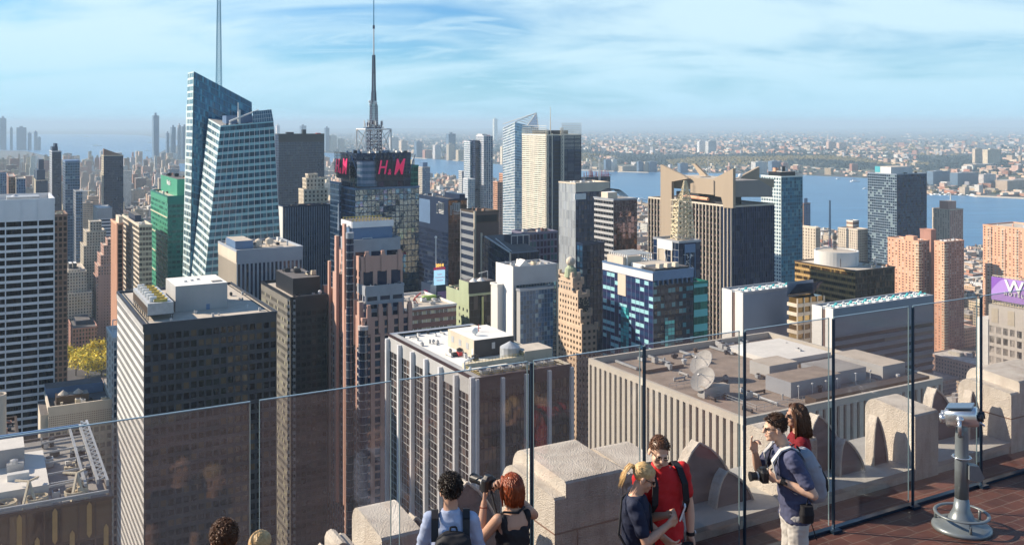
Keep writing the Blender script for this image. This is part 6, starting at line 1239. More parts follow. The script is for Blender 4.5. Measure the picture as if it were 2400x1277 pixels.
def hill_z(p):
    x = CX0+F*p.x/p.y
    if x < 1200: return 0
    d0 = CAMZ*F/(lerp_poly(FAR, x)-(7 if x < 2150 else 20)-HY); d1 = d0*1.05+120
    f = max(0, min(1, (p.y-d0)/(d1-d0))); return f*(34+14*math.sin(x*.011))*.95
# palette for the many ordinary buildings
PAL = {'cream': (.56, .46, .34), 'tan': (.46, .34, .23), 'brick red': (.36, .17, .11), 'brown': (.22, .14, .10), 'grey': (.34, .34, .35), 'white': (.66, .63, .58), 'salmon': (.60, .40, .30), 'slate blue': (.14, .17, .22)}
PN = ['cream', 'cream', 'cream', 'tan', 'tan', 'brick red', 'brown', 'grey', 'white', 'white', 'salmon', 'salmon', 'salmon', 'slate blue']
ROOFC = [(.42, .38, .34), (.5, .48, .45), (.2, .19, .18), (.3, .27, .24), (.6, .57, .53)]
def vary(c, r): k = r.uniform(.85, 1.35); return tuple(max(.01, min(.8, x*k*r.uniform(.95, 1.05))) for x in c)
def plain_building(mb, c, ls, la, z0, hgt, col, rnd, near=False):
    mat = CITY_G if col[2] > col[0]*1.15 else rnd.choice([CITY, CITY, CITY_S]); rc = rnd.choice(ROOFC)
    step = hgt > 45 and rnd.random() < .55
    h1 = hgt*rnd.uniform(.55, .8) if step else hgt
    mb.gbox(c, ls, la, z0, z0+h1, mat, ROOFM, col=col, tcol=rc)
    if step:
        i = rnd.uniform(.12, .22); mb.gbox(c+US*ls*i+UA*la*i, ls*(1-2*i), la*(1-2*i), z0+h1, z0+hgt, mat, ROOFM, col=col, tcol=rc); h2 = hgt
    n = 1+(rnd.random() < .6)+(near and rnd.random() < .7)
    for k in range(n):
        s, a = rnd.uniform(.25, .6), rnd.uniform(.2, .6); w_ = rnd.uniform(.12, .25); mb.gbox(c+US*ls*s+UA*la*a, ls*w_, la*w_, z0+hgt, z0+hgt+rnd.uniform(2.5, 6), ROOFM, ROOFM, col=vary(rnd.choice([col, (.3, .3, .3), (.5, .47, .42)]), rnd), tcol=rc)
    if near:
        p = .35
        for (o, A, B) in ((c, US*ls, UA*p), (c, US*p, UA*la), (c+UA*(la-p), US*ls, UA*p), (c+US*(ls-p), US*p, UA*la)):
            mb.box(V((o.x, o.y, z0+h1)), A, B, UZ*.9, ROOFM, None, True, None, vary(col, rnd), rc)
        if rnd.random() < .5:
            q = c+US*ls*rnd.uniform(.2, .8)+UA*la*rnd.uniform(.15, .8); q = V((q.x, q.y, z0+hgt)); mb.lathe(q, [(1.6, 2), (1.6, 5), (.05, 6.4)], M_['brown_stone'], 8); mb.tube(q, q+UZ*2, .9, M_['dark_metal'], n=4)
ROOFM = bpy.data.materials.new('plain_roof'); t = nt(ROOFM); o_ = N(t, 'ShaderNodeOutputMaterial'); b = N(t, 'ShaderNodeBsdfPrincipled'); b.inputs['Roughness'].default_value = .95; at = N(t, 'ShaderNodeAttribute', attribute_name='Col'); tc = N(t, 'ShaderNodeTexCoord'); n1 = N(t, 'ShaderNodeTexNoise', i_Scale=.2, i_Detail=6.0); L(t, tc.outputs['Object'], n1.inputs['Vector']); mr = N(t, 'ShaderNodeMapRange'); mr.inputs[1].default_value = .3; mr.inputs[2].default_value = .7; mr.inputs[3].default_value = .65; mr.inputs[4].default_value = 1.15; L(t, n1.outputs[0], mr.inputs[0]); sc = N(t, 'ShaderNodeVectorMath', operation='SCALE'); L(t, at.outputs[0], sc.inputs[0]); L(t, mr.outputs[0], sc.inputs['Scale']); L(t, sc.outputs[0], b.inputs['Base Color']); L(t, b.outputs[0], o_.inputs[0])

# ---------------------------------------------------------------- the ordinary city: blocks in the street grid
def ga(p): return V((p.x, p.y, 0)).dot(UA), V((p.x, p.y, 0)).dot(US)
foot = []; rects = []
for nm, p, ls, la, zt in HERO:
    a, s = ga(p); foot.append((s-6, s+ls+6, a-6, a+la+6))
    xs = [pix(V((q.x, q.y, 0)))[0] for q in (p, p+US*ls, p+UA*la)]; rects.append((p.y, min(xs), max(xs), HY+(CAMZ-zt)*F/p.y))
rnd = random.Random(41); cand = []
AV, ST = 262.0, 80.0
for ia in range(2, 72):
    for js in range(-24, 26):
        a0 = ia*ST; s0 = js*AV+40
        c0 = UA*(a0+30)+US*(s0+110)
        if c0.y < 260 or c0.y > 5600 or abs(c0.x/c0.y) > .66: continue
        # lots along the block
        s = s0+12
        while s < s0+AV-30:
            wl = rnd.uniform(22, 52) if c0.y < 1300 else rnd.uniform(14, 38); depth = rnd.choice([28, 58]) if c0.y < 1300 else 28
            wl = min(wl, s0+AV-16-s)
            for da in ((0, 30) if depth == 28 else (0,)):
                p = UA*(a0+8+da)+US*s
                x = CX0+F*p.x/p.y; dn = CAMZ*F/(lerp_poly(NEAR, x)-HY)
                if p.y < 240 or p.y > dn-60 or x < -160 or x > 2560: continue
                sa = (s, s+wl, a0+8+da, a0+8+da+depth)
                if any(sa[0] < f[1] and sa[1] > f[0] and sa[2] < f[3] and sa[3] > f[2] for f in foot): continue
                # street gap kept open by the yellow trees
                if 700 < p.y < 1230 and 118 < x+ (wl/p.y*F)*.5 < 290 and p.y < 1180 and x > 90: continue
                r = rnd.random(); far = p.y > 1500
                hgt = rnd.uniform(12, 30) if r < .56 else rnd.uniform(26, 60) if r < .92 else rnd.uniform(55, 100)
                if p.y < 700: hgt = rnd.uniform(12, 40)
                if p.y < 700 and x > 2050: hgt = rnd.uniform(10, 26)
                if x > 1000: hgt = min(hgt, 46)
                if x < 300 and 820 < p.y < 1230: hgt = min(hgt, 24)
                if x > 1850: hgt = min(hgt, 26)
                if p.y > 1300 and x > 1350: hgt *= .55
                if 180 < x < 470 and p.y > 1900 and r > .9: hgt *= 1.15
                if x < 460 and 1400 < p.y < 4300 and r > .86: hgt = rnd.uniform(60, 125)*(1 if x < 300 else .8)
                cand.append((p.y, p, wl-rnd.uniform(0, 4), depth-2, hgt, x))
            s += wl+rnd.choice([0, 0, 3])
cand.sort(key=lambda q: q[0])
W_ = 2600; sky_ = [9999.0]*W_; rects.sort(key=lambda q: q[0]); ri = 0; scored = []
for d, p, ls, la, hgt, x in cand:
    while ri < len(rects) and rects[ri][0] <= d:
        _, x0, x1, yt = rects[ri]; ri += 1
        for i in range(max(0, int(x0)+100), min(W_, int(x1)+100)): sky_[i] = min(sky_[i], yt)
    xs = [pix(q)[0] for q in (p, p+US*ls, p+UA*la)]; yt = HY+(CAMZ-hgt)*F/d; a = max(0, int(min(xs))+100); b_ = min(W_, int(max(xs))+101)
    vis = 0
    for i in range(a, b_):
        if 100 <= i < 2500: vis += max(0, min(sky_[i], 1277)-yt)
        if yt < sky_[i]: sky_[i] = yt
    scored.append((vis, d, p, ls, la, hgt, x))
scored.sort(key=lambda q: -q[0])
ZN = [(130, 'beyond the white striped tower'), (290, 'near the orange-edged tower'), (450, 'past the green glass tower'), (790, 'behind the crystal tower'), (1000, 'past the pink-lettered tower'), (1210, 'near the silver twin towers'), (1520, 'past the white lattice tower'), (1880, 'behind the fin-crowned tower'), (2190, 'near the dark riverside tower'), (9999, 'by the brick apartment towers')]
rnd = random.Random(77); stuff = MB(); nI = 0
for vis, d, p, ls, la, hgt, x in scored:
    cn = rnd.choice(PN); col = vary(PAL[cn], rnd)
    if nI < 285 and vis > 12:
        ht = 'low' if hgt < 27 else 'mid-rise' if hgt < 55 else 'tall'; dist = 'close-in' if d < 1250 else 'distant' if d < 2600 else 'hazy far-off'
        lab = '%s %s %s building with a %s roof %s' % (dist, ht, cn, 'stepped' if hgt > 45 else 'flat', [z for lim, z in ZN if x < lim][0])
        root = thing('city_building', (p.x, p.y, 0), lab, 'building', lab); mb = MB(); plain_building(mb, p, ls, la, 0, hgt, col, rnd, d < 2000); mb.build('wall', root); nI += 1
    elif vis > 0 or d < 3000: plain_building(stuff, p, ls, la, 0, hgt, col, rnd)
o = stuff.build('city_blocks'); tag(o, 'close-packed small buildings filling the city down to the river', None, None, 'stuff')

# ---------------------------------------------------------------- across the river
rnd = random.Random(5); hs_ = MB(); wd = MB(); leafA = mplain('wood_green', (.018, .036, .042), .95, .5, .02); leafB = mplain('wood_autumn', (.16, .13, .055), .95, .4, .02)
def blob(mb, c, r, m):
    n = 5; R = []
    for z, f in ((0, .55), (.45, 1.0), (.85, .7), (1.1, .15)):
        R.append([c+V((math.cos(2*math.pi*i/n+r)*r*f*rnd.uniform(.75, 1.25), math.sin(2*math.pi*i/n+r)*r*f*rnd.uniform(.75, 1.25), z*r*1.1)) for i in range(n)])
    mb.rings(R, m, False, True)
for k in range(6200):
    x = rnd.uniform(430, 2480); yf = lerp_poly(FAR, x)-2; y = HY+15+(yf-HY-15)*rnd.random()**.9
    if x < 640 and y > 372: continue
    p = G(x, y); 
    if x < 640 and y > 345 and rnd.random() < .7: continue
    wood = mnoise.noise(V((x*.006, y*.06, 3)))
    if mnoise.noise(V((x*.018, y*.22, 9))) > .18: continue
    if x > 1180:
        dz = yf-y
        if x < 2150 and 9 < dz < 30 and wood > -.42: continue
        if x >= 2150 and 44 < dz < 82 and wood > -.4: continue
    z = hill_z(p)
    s = rnd.uniform(9, 27)*(1+.5*(p.y > 8000)); hh = rnd.uniform(6, 14) if rnd.random() < .80 else rnd.uniform(14, 34)
    col = vary(PAL[rnd.choice(['white', 'cream', 'cream', 'salmon', 'salmon', 'salmon', 'salmon', 'tan', 'tan', 'grey', 'brick red', 'brick red'])], rnd)
    hs_.gbox(p, s, s*rnd.uniform(.8, 2.2), z-2, z+hh, CITY if hh > 13 else ROOFM, ROOFM, col=col, tcol=rnd.choice(ROOFC))
for k in range(12000):
    x = rnd.uniform(650, 2480); yf = lerp_poly(FAR, x)-2; r = rnd.random()
    if x > 1180 and r < .72: y = yf-(rnd.uniform(9, 30) if x < 2150 else rnd.uniform(40, 82))
    else: y = HY+16+(yf-HY-16)*rnd.random()
    if mnoise.noise(V((x*.006, y*.06, 3))) < -.30: continue
    p = G(x, y); p.z = hill_z(p)-2; blob(wd, p, rnd.uniform(7, 16)*(1+.4*(p.y > 8000)), leafB if mnoise.noise(V((x*.004, y*.05, 30))) > .22 else leafA)
o = hs_.build('far_houses'); tag(o, 'countless small pale houses across the river', None, None, 'stuff')
o = wd.build('far_woods'); tag(o, 'dark wooded bank and street trees across the river', None, None, 'stuff')
FARB = [  # x0, x1, ytop, ybase, colour, label
 (355, 373, 271, 379, 'slate blue', 'lone tall pale tower on the waterfront left of the crystal tower', 'glass'), (388, 397, 312, 374, 'slate blue', 'thin far tower just right of the lone waterfront tower', 'glass'),
 (399, 412, 298, 374, 'slate blue', 'hazy far tower second from the lone waterfront tower', 'glass'), (416, 424, 294, 374, 'grey', 'hazy slim pale tower in the waterfront cluster', 'c'), (424, 440, 297, 374, 'slate blue', 'hazy wide blue tower in the waterfront cluster', 'glass'), (437, 452, 289, 374, 'slate blue', 'hazy tower in the waterfront cluster touching the crystal tower', 'glass'),
 (380, 392, 358, 379, 'cream', 'low cream block on the far waterfront', 'c'), (398, 416, 360, 379, 'white', 'low white block in the far waterfront cluster', 'c'),
 (-6, 15, 277, 352, 'slate blue', 'hazy tall far tower cut by the photo edge', 'glass'), (21, 30, 300, 352, 'slate blue', 'hazy narrow tower beside the wide far tower group', 'glass'), (30, 62, 299, 352, 'slate blue', 'hazy wide block of far towers with a stepped outline', 'glass'), (62, 74, 312, 352, 'slate blue', 'hazy lower shoulder of the wide far tower', 'glass'), (77, 88, 309, 352, 'slate blue', 'hazy slim far tower, last before the open bay', 'glass'), (86, 96, 322, 352, 'slate blue', 'hazy small tower at the foot of the last slim tower', 'glass'),
 (646, 656, 294, 350, 'white', 'hazy pale tower over the black slab edge', 'c'), (702, 718, 295, 350, 'slate blue', 'hazy blue tower behind the black slab roof', 'glass'), (760, 772, 300, 356, 'slate blue', 'hazy tower right of the black slab', 'glass'), (772, 789, 318, 356, 'cream', 'cream apartment block right of the black slab', 'c'), (792, 808, 326, 356, 'tan', 'low tan block right of the cream apartment block', 'c'),
 (912, 934, 322, 364, 'white', 'white waterfront slab behind the mast frame', 'c'), (935, 955, 330, 366, 'cream', 'cream waterfront slab right of the mast frame', 'c'), (971, 990, 332, 369, 'slate blue', 'blue waterfront slab across the river', 'glass'), (990, 1012, 352, 371, 'brick red', 'long red brick waterfront block with three wings', 'c'), (1014, 1034, 340, 373, 'white', 'white block behind the red waterfront block', 'c'), (1045, 1068, 314, 374, 'slate blue', 'blue-grey twin slab across the river before the silver cluster', 'glass'), (1046, 1066, 338, 376, 'cream', 'pale block below the blue-grey twin slab', 'c'),
 (1068, 1090, 352, 378, 'tan', 'tan waterfront block left of the silver cluster', 'c'), (1155, 1166, 279, 330, 'white', 'very tall thin pale tower alone on the horizon', 'c'), (1172, 1190, 344, 386, 'cream', 'cream waterfront slab right of the silver cluster', 'c'),
 (1415, 1432, 374, 402, 'slate blue', 'dark-sided waterfront slab right of the unfinished tower', 'glass'), (1432, 1446, 374, 402, 'white', 'white waterfront slab next to the dark-sided one', 'c'), (1446, 1492, 390, 403, 'cream', 'long low cream waterfront terrace', 'c'), (1492, 1508, 379, 404, 'slate blue', 'blue waterfront slab at the end of the long terrace', 'glass'), (1508, 1520, 380, 404, 'cream', 'narrow cream waterfront slab', 'c'), (1516, 1540, 379, 404, 'slate blue', 'wide blue waterfront slab left of the concrete fins', 'glass'),
 (1588, 1612, 383, 406, 'slate blue', 'blue waterfront slab between the two left concrete fins', 'glass'), (1760, 1798, 380, 409, 'white', 'big white waterfront slab behind the right concrete fins', 'c'), (1800, 1832, 378, 411, 'slate blue', 'blue waterfront block left of the turquoise tower roof', 'glass'), (1830, 1848, 382, 411, 'brick red', 'red waterfront block behind the turquoise tower roof', 'c'),
 (1634, 1652, 331, 360, 'white', 'white slab on the far bank, left one of a tall pair', 'c'), (1653, 1679, 331, 360, 'white', 'wide white slab on the far bank, right one of a tall pair', 'c'), (1936, 1958, 333, 350, 'salmon', 'salmon apartment slab on the far bank, left of its twin', 'c'), (1960, 1984, 335, 350, 'salmon', 'salmon apartment slab on the far bank, right of its twin', 'c'), (1991, 2011, 384, 400, 'brick red', 'red brick block on the far shore beside the woods', 'c'),
 (2279, 2302, 349, 388, 'cream', 'cream tower on the wooded bank, left part of a tall pair', 'c'), (2303, 2345, 351, 390, 'cream', 'wide cream tower on the wooded bank, right part of a tall pair', 'c'), (2172, 2226, 402, 432, 'slate blue', 'blue glass office block on the far shore behind the dark tower', 'glass'), (2226, 2293, 406, 434, 'slate blue', 'turquoise banded glass office block on the far shore', 'glass'), (2294, 2334, 409, 432, 'white', 'white box building right of the turquoise office block', 'c'), (2330, 2440, 424, 448, 'cream', 'long cream parking block on the far shore', 'c'), (2258, 2330, 386, 398, 'cream', 'low cream podium under the wide cream tower', 'c'), (1240, 1262, 310, 352, 'slate blue', 'hazy block beside the crystalline crown', 'glass')]
rnd = random.Random(8)
for x0, x1, yt, yb, cn, lab, kd in FARB:
    z0 = 0.0; d = CAMZ*F/(yb-HY)
    p = PZ(x0+(x1-x0)*.28, d, 0); z = zof(yt, d); hz_ = hill_z(p) if x0 > 1200 else 0
    if hz_ > 5: d = (CAMZ-hz_)*F/(yb-HY); p = PZ(x0+(x1-x0)*.28, d, 0); z = zof(yt, d)
    la = min(max(8, t_left(p, x0)), 70); ls = t_right(p, x1)
    lo_ = 'building'; root = thing('far_building', (p.x, p.y, hz_), lab, 'building'); col = vary(PAL[cn], rnd)
    if kd == 'glass': col = (.16, .24, .34)
    mb = MB(); mat = CITY_G if kd == 'glass' else CITY; mb.gbox(p, ls, la, hz_-3, z, mat, ROOFM, col=col, tcol=(.45, .42, .4)); mb.build('wall', root)
    mb = MB(); mb.gbox(p+US*ls*.3+UA*la*.3, ls*.35, la*.35, z, z+max(2, (z-hz_)*.06), ROOFM, ROOFM, col=col, tcol=(.4, .4, .4)); mb.build('penthouse', root)
# radio masts on the far bank
for x, yt, yb in ((1667, 296, 345), (1676, 310, 345), (1985, 318, 348), (1901, 320, 345), (2063, 322, 350), (1832, 325, 343), (1495, 298, 330), (1503, 298, 330)):
    d = CAMZ*F/(yb-HY); p = PZ(x, d, 0); o = MB(); o.tube(p, PZ(x, d, zof(yt, d)), 1.6, M_['pale_metal'], .8, 5); tag(o.build('radio_mast'), 'thin pale radio mast standing on the hazy far bank', 'mast', 'radio masts on the far bank')
# piers on the far shore
for k, (x0, y0, x1, y1) in enumerate(((690, 354, 775, 356), (965, 371, 1000, 373), (1060, 377, 1100, 379), (1320, 399, 1440, 403), (1450, 404, 1520, 406), (2290, 462, 2420, 468), (2080, 430, 2160, 446))):
    mb = MB(); a, b_ = G(x0, y0), G(x1, y1); n = V((0, 60, 0)); mb.box(V((a.x, a.y, 0)), b_-a, n, UZ*3, M_['conc_cream']); tag(mb.build('pier'), ['long pale pier reaching into the river right of the black slab', 'short pale pier below the blue waterfront slab', 'pale pier left of the silver cluster', 'long pale pier below the dark-sided waterfront slab', 'pale pier left of the concrete fins', 'reddish pier with moored ships at the photo edge', 'pale quay behind the dark glass tower'][k], 'pier')
# boats
hull = mplain('boat_white', (.8, .8, .78), .5, .05, 1)
def boat(p, L_, ang, label, group, wake=0):
    mb = MB(); u = V((math.cos(ang), math.sin(ang), 0)); s = V((-u.y, u.x, 0)); w_ = L_*.14
    pts = [p-u*L_/2-s*w_, p+u*L_*.2-s*w_, p+u*L_/2, p+u*L_*.2+s*w_, p-u*L_/2+s*w_]; mb.prism(pts, UZ*L_*.08, hull); c = p-u*L_*.1; mb.box(c-u*L_*.2-s*w_*.6+UZ*L_*.08, u*L_*.4, s*w_*1.2, UZ*L_*.09, hull); o = mb.build('boat'); return tag(o, label, 'boat', group)
for x, y, L_, an, lab in ((1504, 469, 40, .4, 'white boat with a tall wheelhouse in the river above the plum glass tower'), (1497, 474, 30, .3, 'small white boat just below the one with a tall wheelhouse'), (205, 322, 160, .1, 'white ship far out in the hazy bay'), (358, 336, 120, .2, 'white ferry passing the lone waterfront tower'), (228, 343, 110, .1, 'ferry trailing a wake across the bay'), (345, 354, 60, 0, 'small boat near the near shore of the bay'), (770, 386, 90, .2, 'long white boat by the near shore, right of the black slab'), (1890, 412, 26, .2, 'small white boat near the far shore by the woods'), (1965, 420, 24, .3, 'small white boat in mid-river left of the dark glass tower'), (2030, 443, 26, .1, 'small white boat beside the dark glass tower'), (2005, 426, 44, .05, 'dark red barge near the far shore')):
    boat(G(x, y, .4), L_, an, lab, None)
rnd = random.Random(31)
for k in range(70):
    x = rnd.uniform(2178, 2285); y = rnd.uniform(446, 458); boat(G(x, y, .4), rnd.uniform(12, 22), rnd.choice([.2, 1.7]), 'white moored boat packed into the far-shore marina right of the dark glass tower', 'boats moored in the marina')
for k, (x, y) in enumerate(((2345, 462), (2372, 460))):
    p = G(x, y, .4); mb = MB(); mb.box(p, US*70, UA*14, UZ*6, M_['brick_red']); mb.box(p+US*12+UZ*6, US*34, UA*10, UZ*8, M_['salmon'] if 'salmon' in MATS else M_['conc_cream']); mb.tube(p+US*30+UZ*14, p+US*30+UZ*26, .8, M_['white_paint']); tag(mb.build('ferry'), ['red-hulled ferry moored at the far pier, nearer the marina', 'red-hulled ferry moored at the far pier, nearer the photo edge'][k], 'ferry')
wk = mplain('wake_foam', (.55, .66, .72), .7, .1, .02)
mb = MB()
for x0, y0, x1, y1 in ((100, 333, 230, 343.5), (250, 339, 330, 336.5), (320, 338, 380, 341), (180, 352, 345, 355), (110, 326, 205, 322.3), (1400, 425, 1440, 424), (2060, 455, 2150, 470)):
    a, b_ = G(x0, y0, .6), G(x1, y1, .6); n = V((0, 1, 0)); mb.face([a-n*4, b_-n*12, b_+n*12, a+n*4], wk)
tag(mb.build('wake'), 'pale wakes trailing across the water', kind='structure')

# ---------------------------------------------------------------- autumn trees, street and cars below
leafY = [mplain('leaf_gold', (.80, .58, .03), .8, .3, .5), mplain('leaf_yellow', (.86, .70, .06), .8, .3, .5), mplain('leaf_olive', (.26, .23, .03), .85, .3, .5)]
bark = mplain('bark', (.09, .065, .045), .95, .3, 1)
def tree(p, hgt, r, label, group, seed, mats=leafY, n=900):
    rnd = random.Random(seed); root = thing('autumn_tree', p, label, 'tree', group); mb = MB(); mb.tube(p, p+UZ*hgt*.5, hgt*.03, bark, hgt*.018, 7); tips = []
    for k in range(7):
        a = k*.9+rnd.random(); e = p+V((math.cos(a)*r*.6, math.sin(a)*r*.6, hgt*rnd.uniform(.55, .85))); mb.tube(p+UZ*hgt*rnd.uniform(.3, .48), e, hgt*.012, bark, hgt*.004, 5); tips.append(e)
    mb.build('trunk', root); lv = MB()
    cl = [p+V((rnd.gauss(0, .42)*r, rnd.gauss(0, .42)*r, hgt*rnd.uniform(.42, .95))) for _ in range(16)]+tips
    for k in range(n):
        c = rnd.choice(cl)+V((rnd.gauss(0, .2)*r, rnd.gauss(0, .2)*r, rnd.gauss(0, .10)*hgt)); s = rnd.uniform(.4, 1.0)
        u = V((rnd.gauss(0, 1), rnd.gauss(0, 1), rnd.gauss(0, .6))).normalized(); w_ = u.orthogonal().normalized(); lv.face([c-u*s-w_*s*.6, c+u*s-w_*s*.6, c+u*s+w_*s*.6, c-u*s+w_*s*.6], rnd.choices(mats, [4, 4, 2])[0])
    lv.build('crown', root)
for k, (x, y, hgt, r) in enumerate(((178, 880, 26, 9.5), (206, 892, 26, 10), (238, 886, 27, 10), (258, 872, 26, 9), (196, 866, 24, 9), (222, 850, 24, 9), (244, 846, 23, 8.5), (158, 858, 22, 8), (270, 860, 23, 8.5))):
    tree(G(x, y), hgt, r, 'bright yellow autumn tree in the clump below the brown brick building', 'yellow autumn trees', 50+k)
rdm = mplain('asphalt', (.06, .06, .065), .9, .25, .3)
a = G(232, 905, .1); mb = MB(); s0 = a-US*3; mb.box(V((s0.x, s0.y, .05))-UA*140, US*20, UA*1400, UZ*.05, rdm); o = mb.build('road'); tag(o, 'shaded avenue running away below the brick building', kind='structure')
rnd = random.Random(3); cc_ = [(.7, .7, .7), (.65, .6, .12), (.12, .12, .13), (.4, .4, .42), (.6, .58, .55), (.3, .05, .05)]
def car_mesh(k):
    mb = MB(); m = mplain('car_paint_%d' % k, cc_[k], .3, .05, 1, .1, .6); g = M_['black_metal']
    prof = [(-2.2, .35), (-2.25, .8), (-1.5, .92), (-1.0, 1.42), (.5, 1.45), (1.15, .95), (2.1, .82), (2.25, .4)]
    mb.prism([V((x, -.85, z)) for x, z in prof][::-1], V((0, 1.7, 0)), m)
    mb.prism([V((x, -.87, z)) for x, z in ((-1.35, .95), (-.95, 1.36), (.45, 1.38), (1.0, .97))][::-1], V((0, 1.74, 0)), g)
    for x in (-1.4, 1.4):
        for y in (-.88, .68): mb.tube((x, y, .33), (x, y+.2, .33), .33, g, n=10)
    return mb.build('car')
protos = {}
for k in range(26):
    ci = rnd.randrange(6); q = s0+US*rnd.choice([3, 6.5, 13, 16.5])+UA*(rnd.uniform(0, 420)); 
    if ci in protos: o = protos[ci].copy(); COL.objects.link(o)
    else: o = car_mesh(ci); protos[ci] = o
    o.location = (q.x, q.y, .12); o.rotation_euler = (0, 0, math.atan2(UA.y, UA.x)); tag(o, '%s car on the shaded avenue beside the yellow trees' % ['white', 'yellow', 'black', 'grey', 'cream', 'dark red'][ci], 'car', 'cars on the shaded avenue')
for ci in protos: pass
# low rooftops glimpsed through the last glass panels and lots by the river
for k, (x, y, w_, dp, hh, cn) in enumerate(((2262, 640, 60, 40, 8, 'white'), (2270, 668, 50, 60, 10, 'cream'), (2240, 610, 80, 40, 7, 'white'), (2290, 600, 70, 50, 9, 'grey'))):
    p = G(x, y); mb = MB(); col = PAL[cn]; mb.gbox(p, w_, dp, 0, hh, ROOFM, ROOFM, col=col, tcol=(.6, .57, .52)); mb.gbox(p+US*w_*.1+UA*dp*.2, w_*.2, dp*.3, hh, hh+3, ROOFM, ROOFM, col=(.4, .4, .4), tcol=(.5, .5, .5)); o = mb.build('pier_shed'); tag(o, ['low white shed roof on the river lots', 'low cream shed nearest the second brick tower', 'long white shed at the water edge', 'grey shed nearest the wide brick tower'][k], 'shed')
# ---------------------------------------------------------------- the terrace
FZ = 255.8
stone = bpy.data.materials.new('limestone'); t = nt(stone); o_ = N(t, 'ShaderNodeOutputMaterial'); b = N(t, 'ShaderNodeBsdfPrincipled'); b.inputs['Roughness'].default_value = .88
tc = N(t, 'ShaderNodeTexCoord'); n1 = N(t, 'ShaderNodeTexNoise', i_Scale=3.2, i_Detail=10.0, i_Roughness=.70); n2 = N(t, 'ShaderNodeTexNoise', i_Scale=70.0, i_Detail=4.0); n4 = N(t, 'ShaderNodeTexVoronoi', i_Scale=45.0)
mp = N(t, 'ShaderNodeMapping'); mp.inputs['Scale'].default_value = (1, 1, .35); L(t, tc.outputs['Object'], mp.inputs[0]); L(t, mp.outputs[0], n1.inputs['Vector'])
for n_ in (n2, n4): L(t, tc.outputs['Object'], n_.inputs['Vector'])
cr = N(t, 'ShaderNodeValToRGB'); e = cr.color_ramp.elements; e[0].position = .30; e[0].color = (.40, .355, .30, 1); e[1].position = .70; e[1].color = (.76, .71, .63, 1); e2 = e.new(.5); e2.color = (.64, .585, .51, 1); L(t, n1.outputs[0], cr.inputs[0])
mr = N(t, 'ShaderNodeMapRange'); mr.inputs[1].default_value = .0; mr.inputs[2].default_value = .22; mr.inputs[3].default_value = .5; mr.inputs[4].default_value = 1.0; L(t, n4.outputs[0], mr.inputs[0])
m2 = N(t, 'ShaderNodeVectorMath', operation='SCALE'); L(t, cr.outputs[0], m2.inputs[0]); L(t, mr.outputs[0], m2.inputs['Scale']); L(t, m2.outputs[0], b.inputs['Base Color'])
bp = N(t, 'ShaderNodeBump', i_Strength=.9, i_Distance=.02); L(t, n2.outputs[0], bp.inputs['Height']); L(t, bp.outputs[0], b.inputs['Normal']); L(t, b.outputs[0], o_.inputs[0]); MATS['limestone'] = stone
pst = mplain('petal_stone', (.14, .11, .12), .7, .25, 3, bump=.2)  # shade on the petals' inner faces put into this dark mauve
brick = bpy.data.materials.new('terrace_brick'); t = nt(brick); o_ = N(t, 'ShaderNodeOutputMaterial'); b = N(t, 'ShaderNodeBsdfPrincipled'); tc = N(t, 'ShaderNodeTexCoord'); mp = N(t, 'ShaderNodeMapping'); mp.inputs['Rotation'].default_value = (0, 0, -TA); L(t, tc.outputs['Object'], mp.inputs[0])
bk = N(t, 'ShaderNodeTexBrick', i_Scale=1.0); bk.inputs['Color1'].default_value = (.105, .043, .031, 1); bk.inputs['Color2'].default_value = (.165, .068, .047, 1); bk.inputs['Mortar'].default_value = (.20, .14, .11, 1); bk.inputs['Mortar Size'].default_value = .006; bk.inputs['Brick Width'].default_value = .31; bk.inputs['Row Height'].default_value = .155; bk.inputs['Mortar Smooth'].default_value = .3; bk.inputs['Bias'].default_value = -.1
L(t, mp.outputs[0], bk.inputs['Vector']); nz = N(t, 'ShaderNodeTexNoise', i_Scale=3.0, i_Detail=8.0, i_Roughness=.65); L(t, tc.outputs['Object'], nz.inputs['Vector']); mr = N(t, 'ShaderNodeMapRange'); mr.inputs[1].default_value = .3; mr.inputs[2].default_value = .7; mr.inputs[3].default_value = .6; mr.inputs[4].default_value = 1.25; L(t, nz.outputs[0], mr.inputs[0]); sc = N(t, 'ShaderNodeVectorMath', operation='SCALE'); L(t, bk.outputs[0], sc.inputs[0]); L(t, mr.outputs[0], sc.inputs['Scale']); L(t, sc.outputs[0], b.inputs['Base Color'])
r2 = N(t, 'ShaderNodeMapRange'); r2.inputs[3].default_value = .35; r2.inputs[4].default_value = .75; L(t, nz.outputs[0], r2.inputs[0]); L(t, r2.outputs[0], b.inputs['Roughness']); bp = N(t, 'ShaderNodeBump', i_Strength=.5, i_Distance=.006); bp.invert = True; L(t, bk.outputs['Fac'], bp.inputs['Height']); L(t, bp.outputs[0], b.inputs['Normal']); L(t, b.outputs[0], o_.inputs[0])
NG = UA  # outward normal of the glass line
GP0 = V((0, 7.83, FZ))   # a point of the glass line
def gl(px, off=0.0, z=FZ):
    """point on the line parallel to the glass, off metres outside it, seen at image column px"""
    k = (px-CX0)/F; q = GP0+NG*off; t_ = (k*q.y-q.x)/(US.x-k*US.y); w_ = q+US*t_; w_.z = z; return w_
A, B = gl(-900), gl(4200)
mb = MB(); a, b_ = GP0-US*9+NG*.72, GP0+US*16+NG*.49; mb.face([V((-9, .9, FZ)), V((14, .9, FZ)), V((b_.x, b_.y, FZ)), V((a.x, a.y, FZ))], brick); mb.face([V((a.x, a.y, FZ)), V((b_.x, b_.y, FZ)), V((b_.x, b_.y, FZ-.6)), V((a.x, a.y, FZ-.6))], stone)
o = mb.build('terrace_floor'); tag(o, 'red brick paving of the viewing terrace', kind='structure')
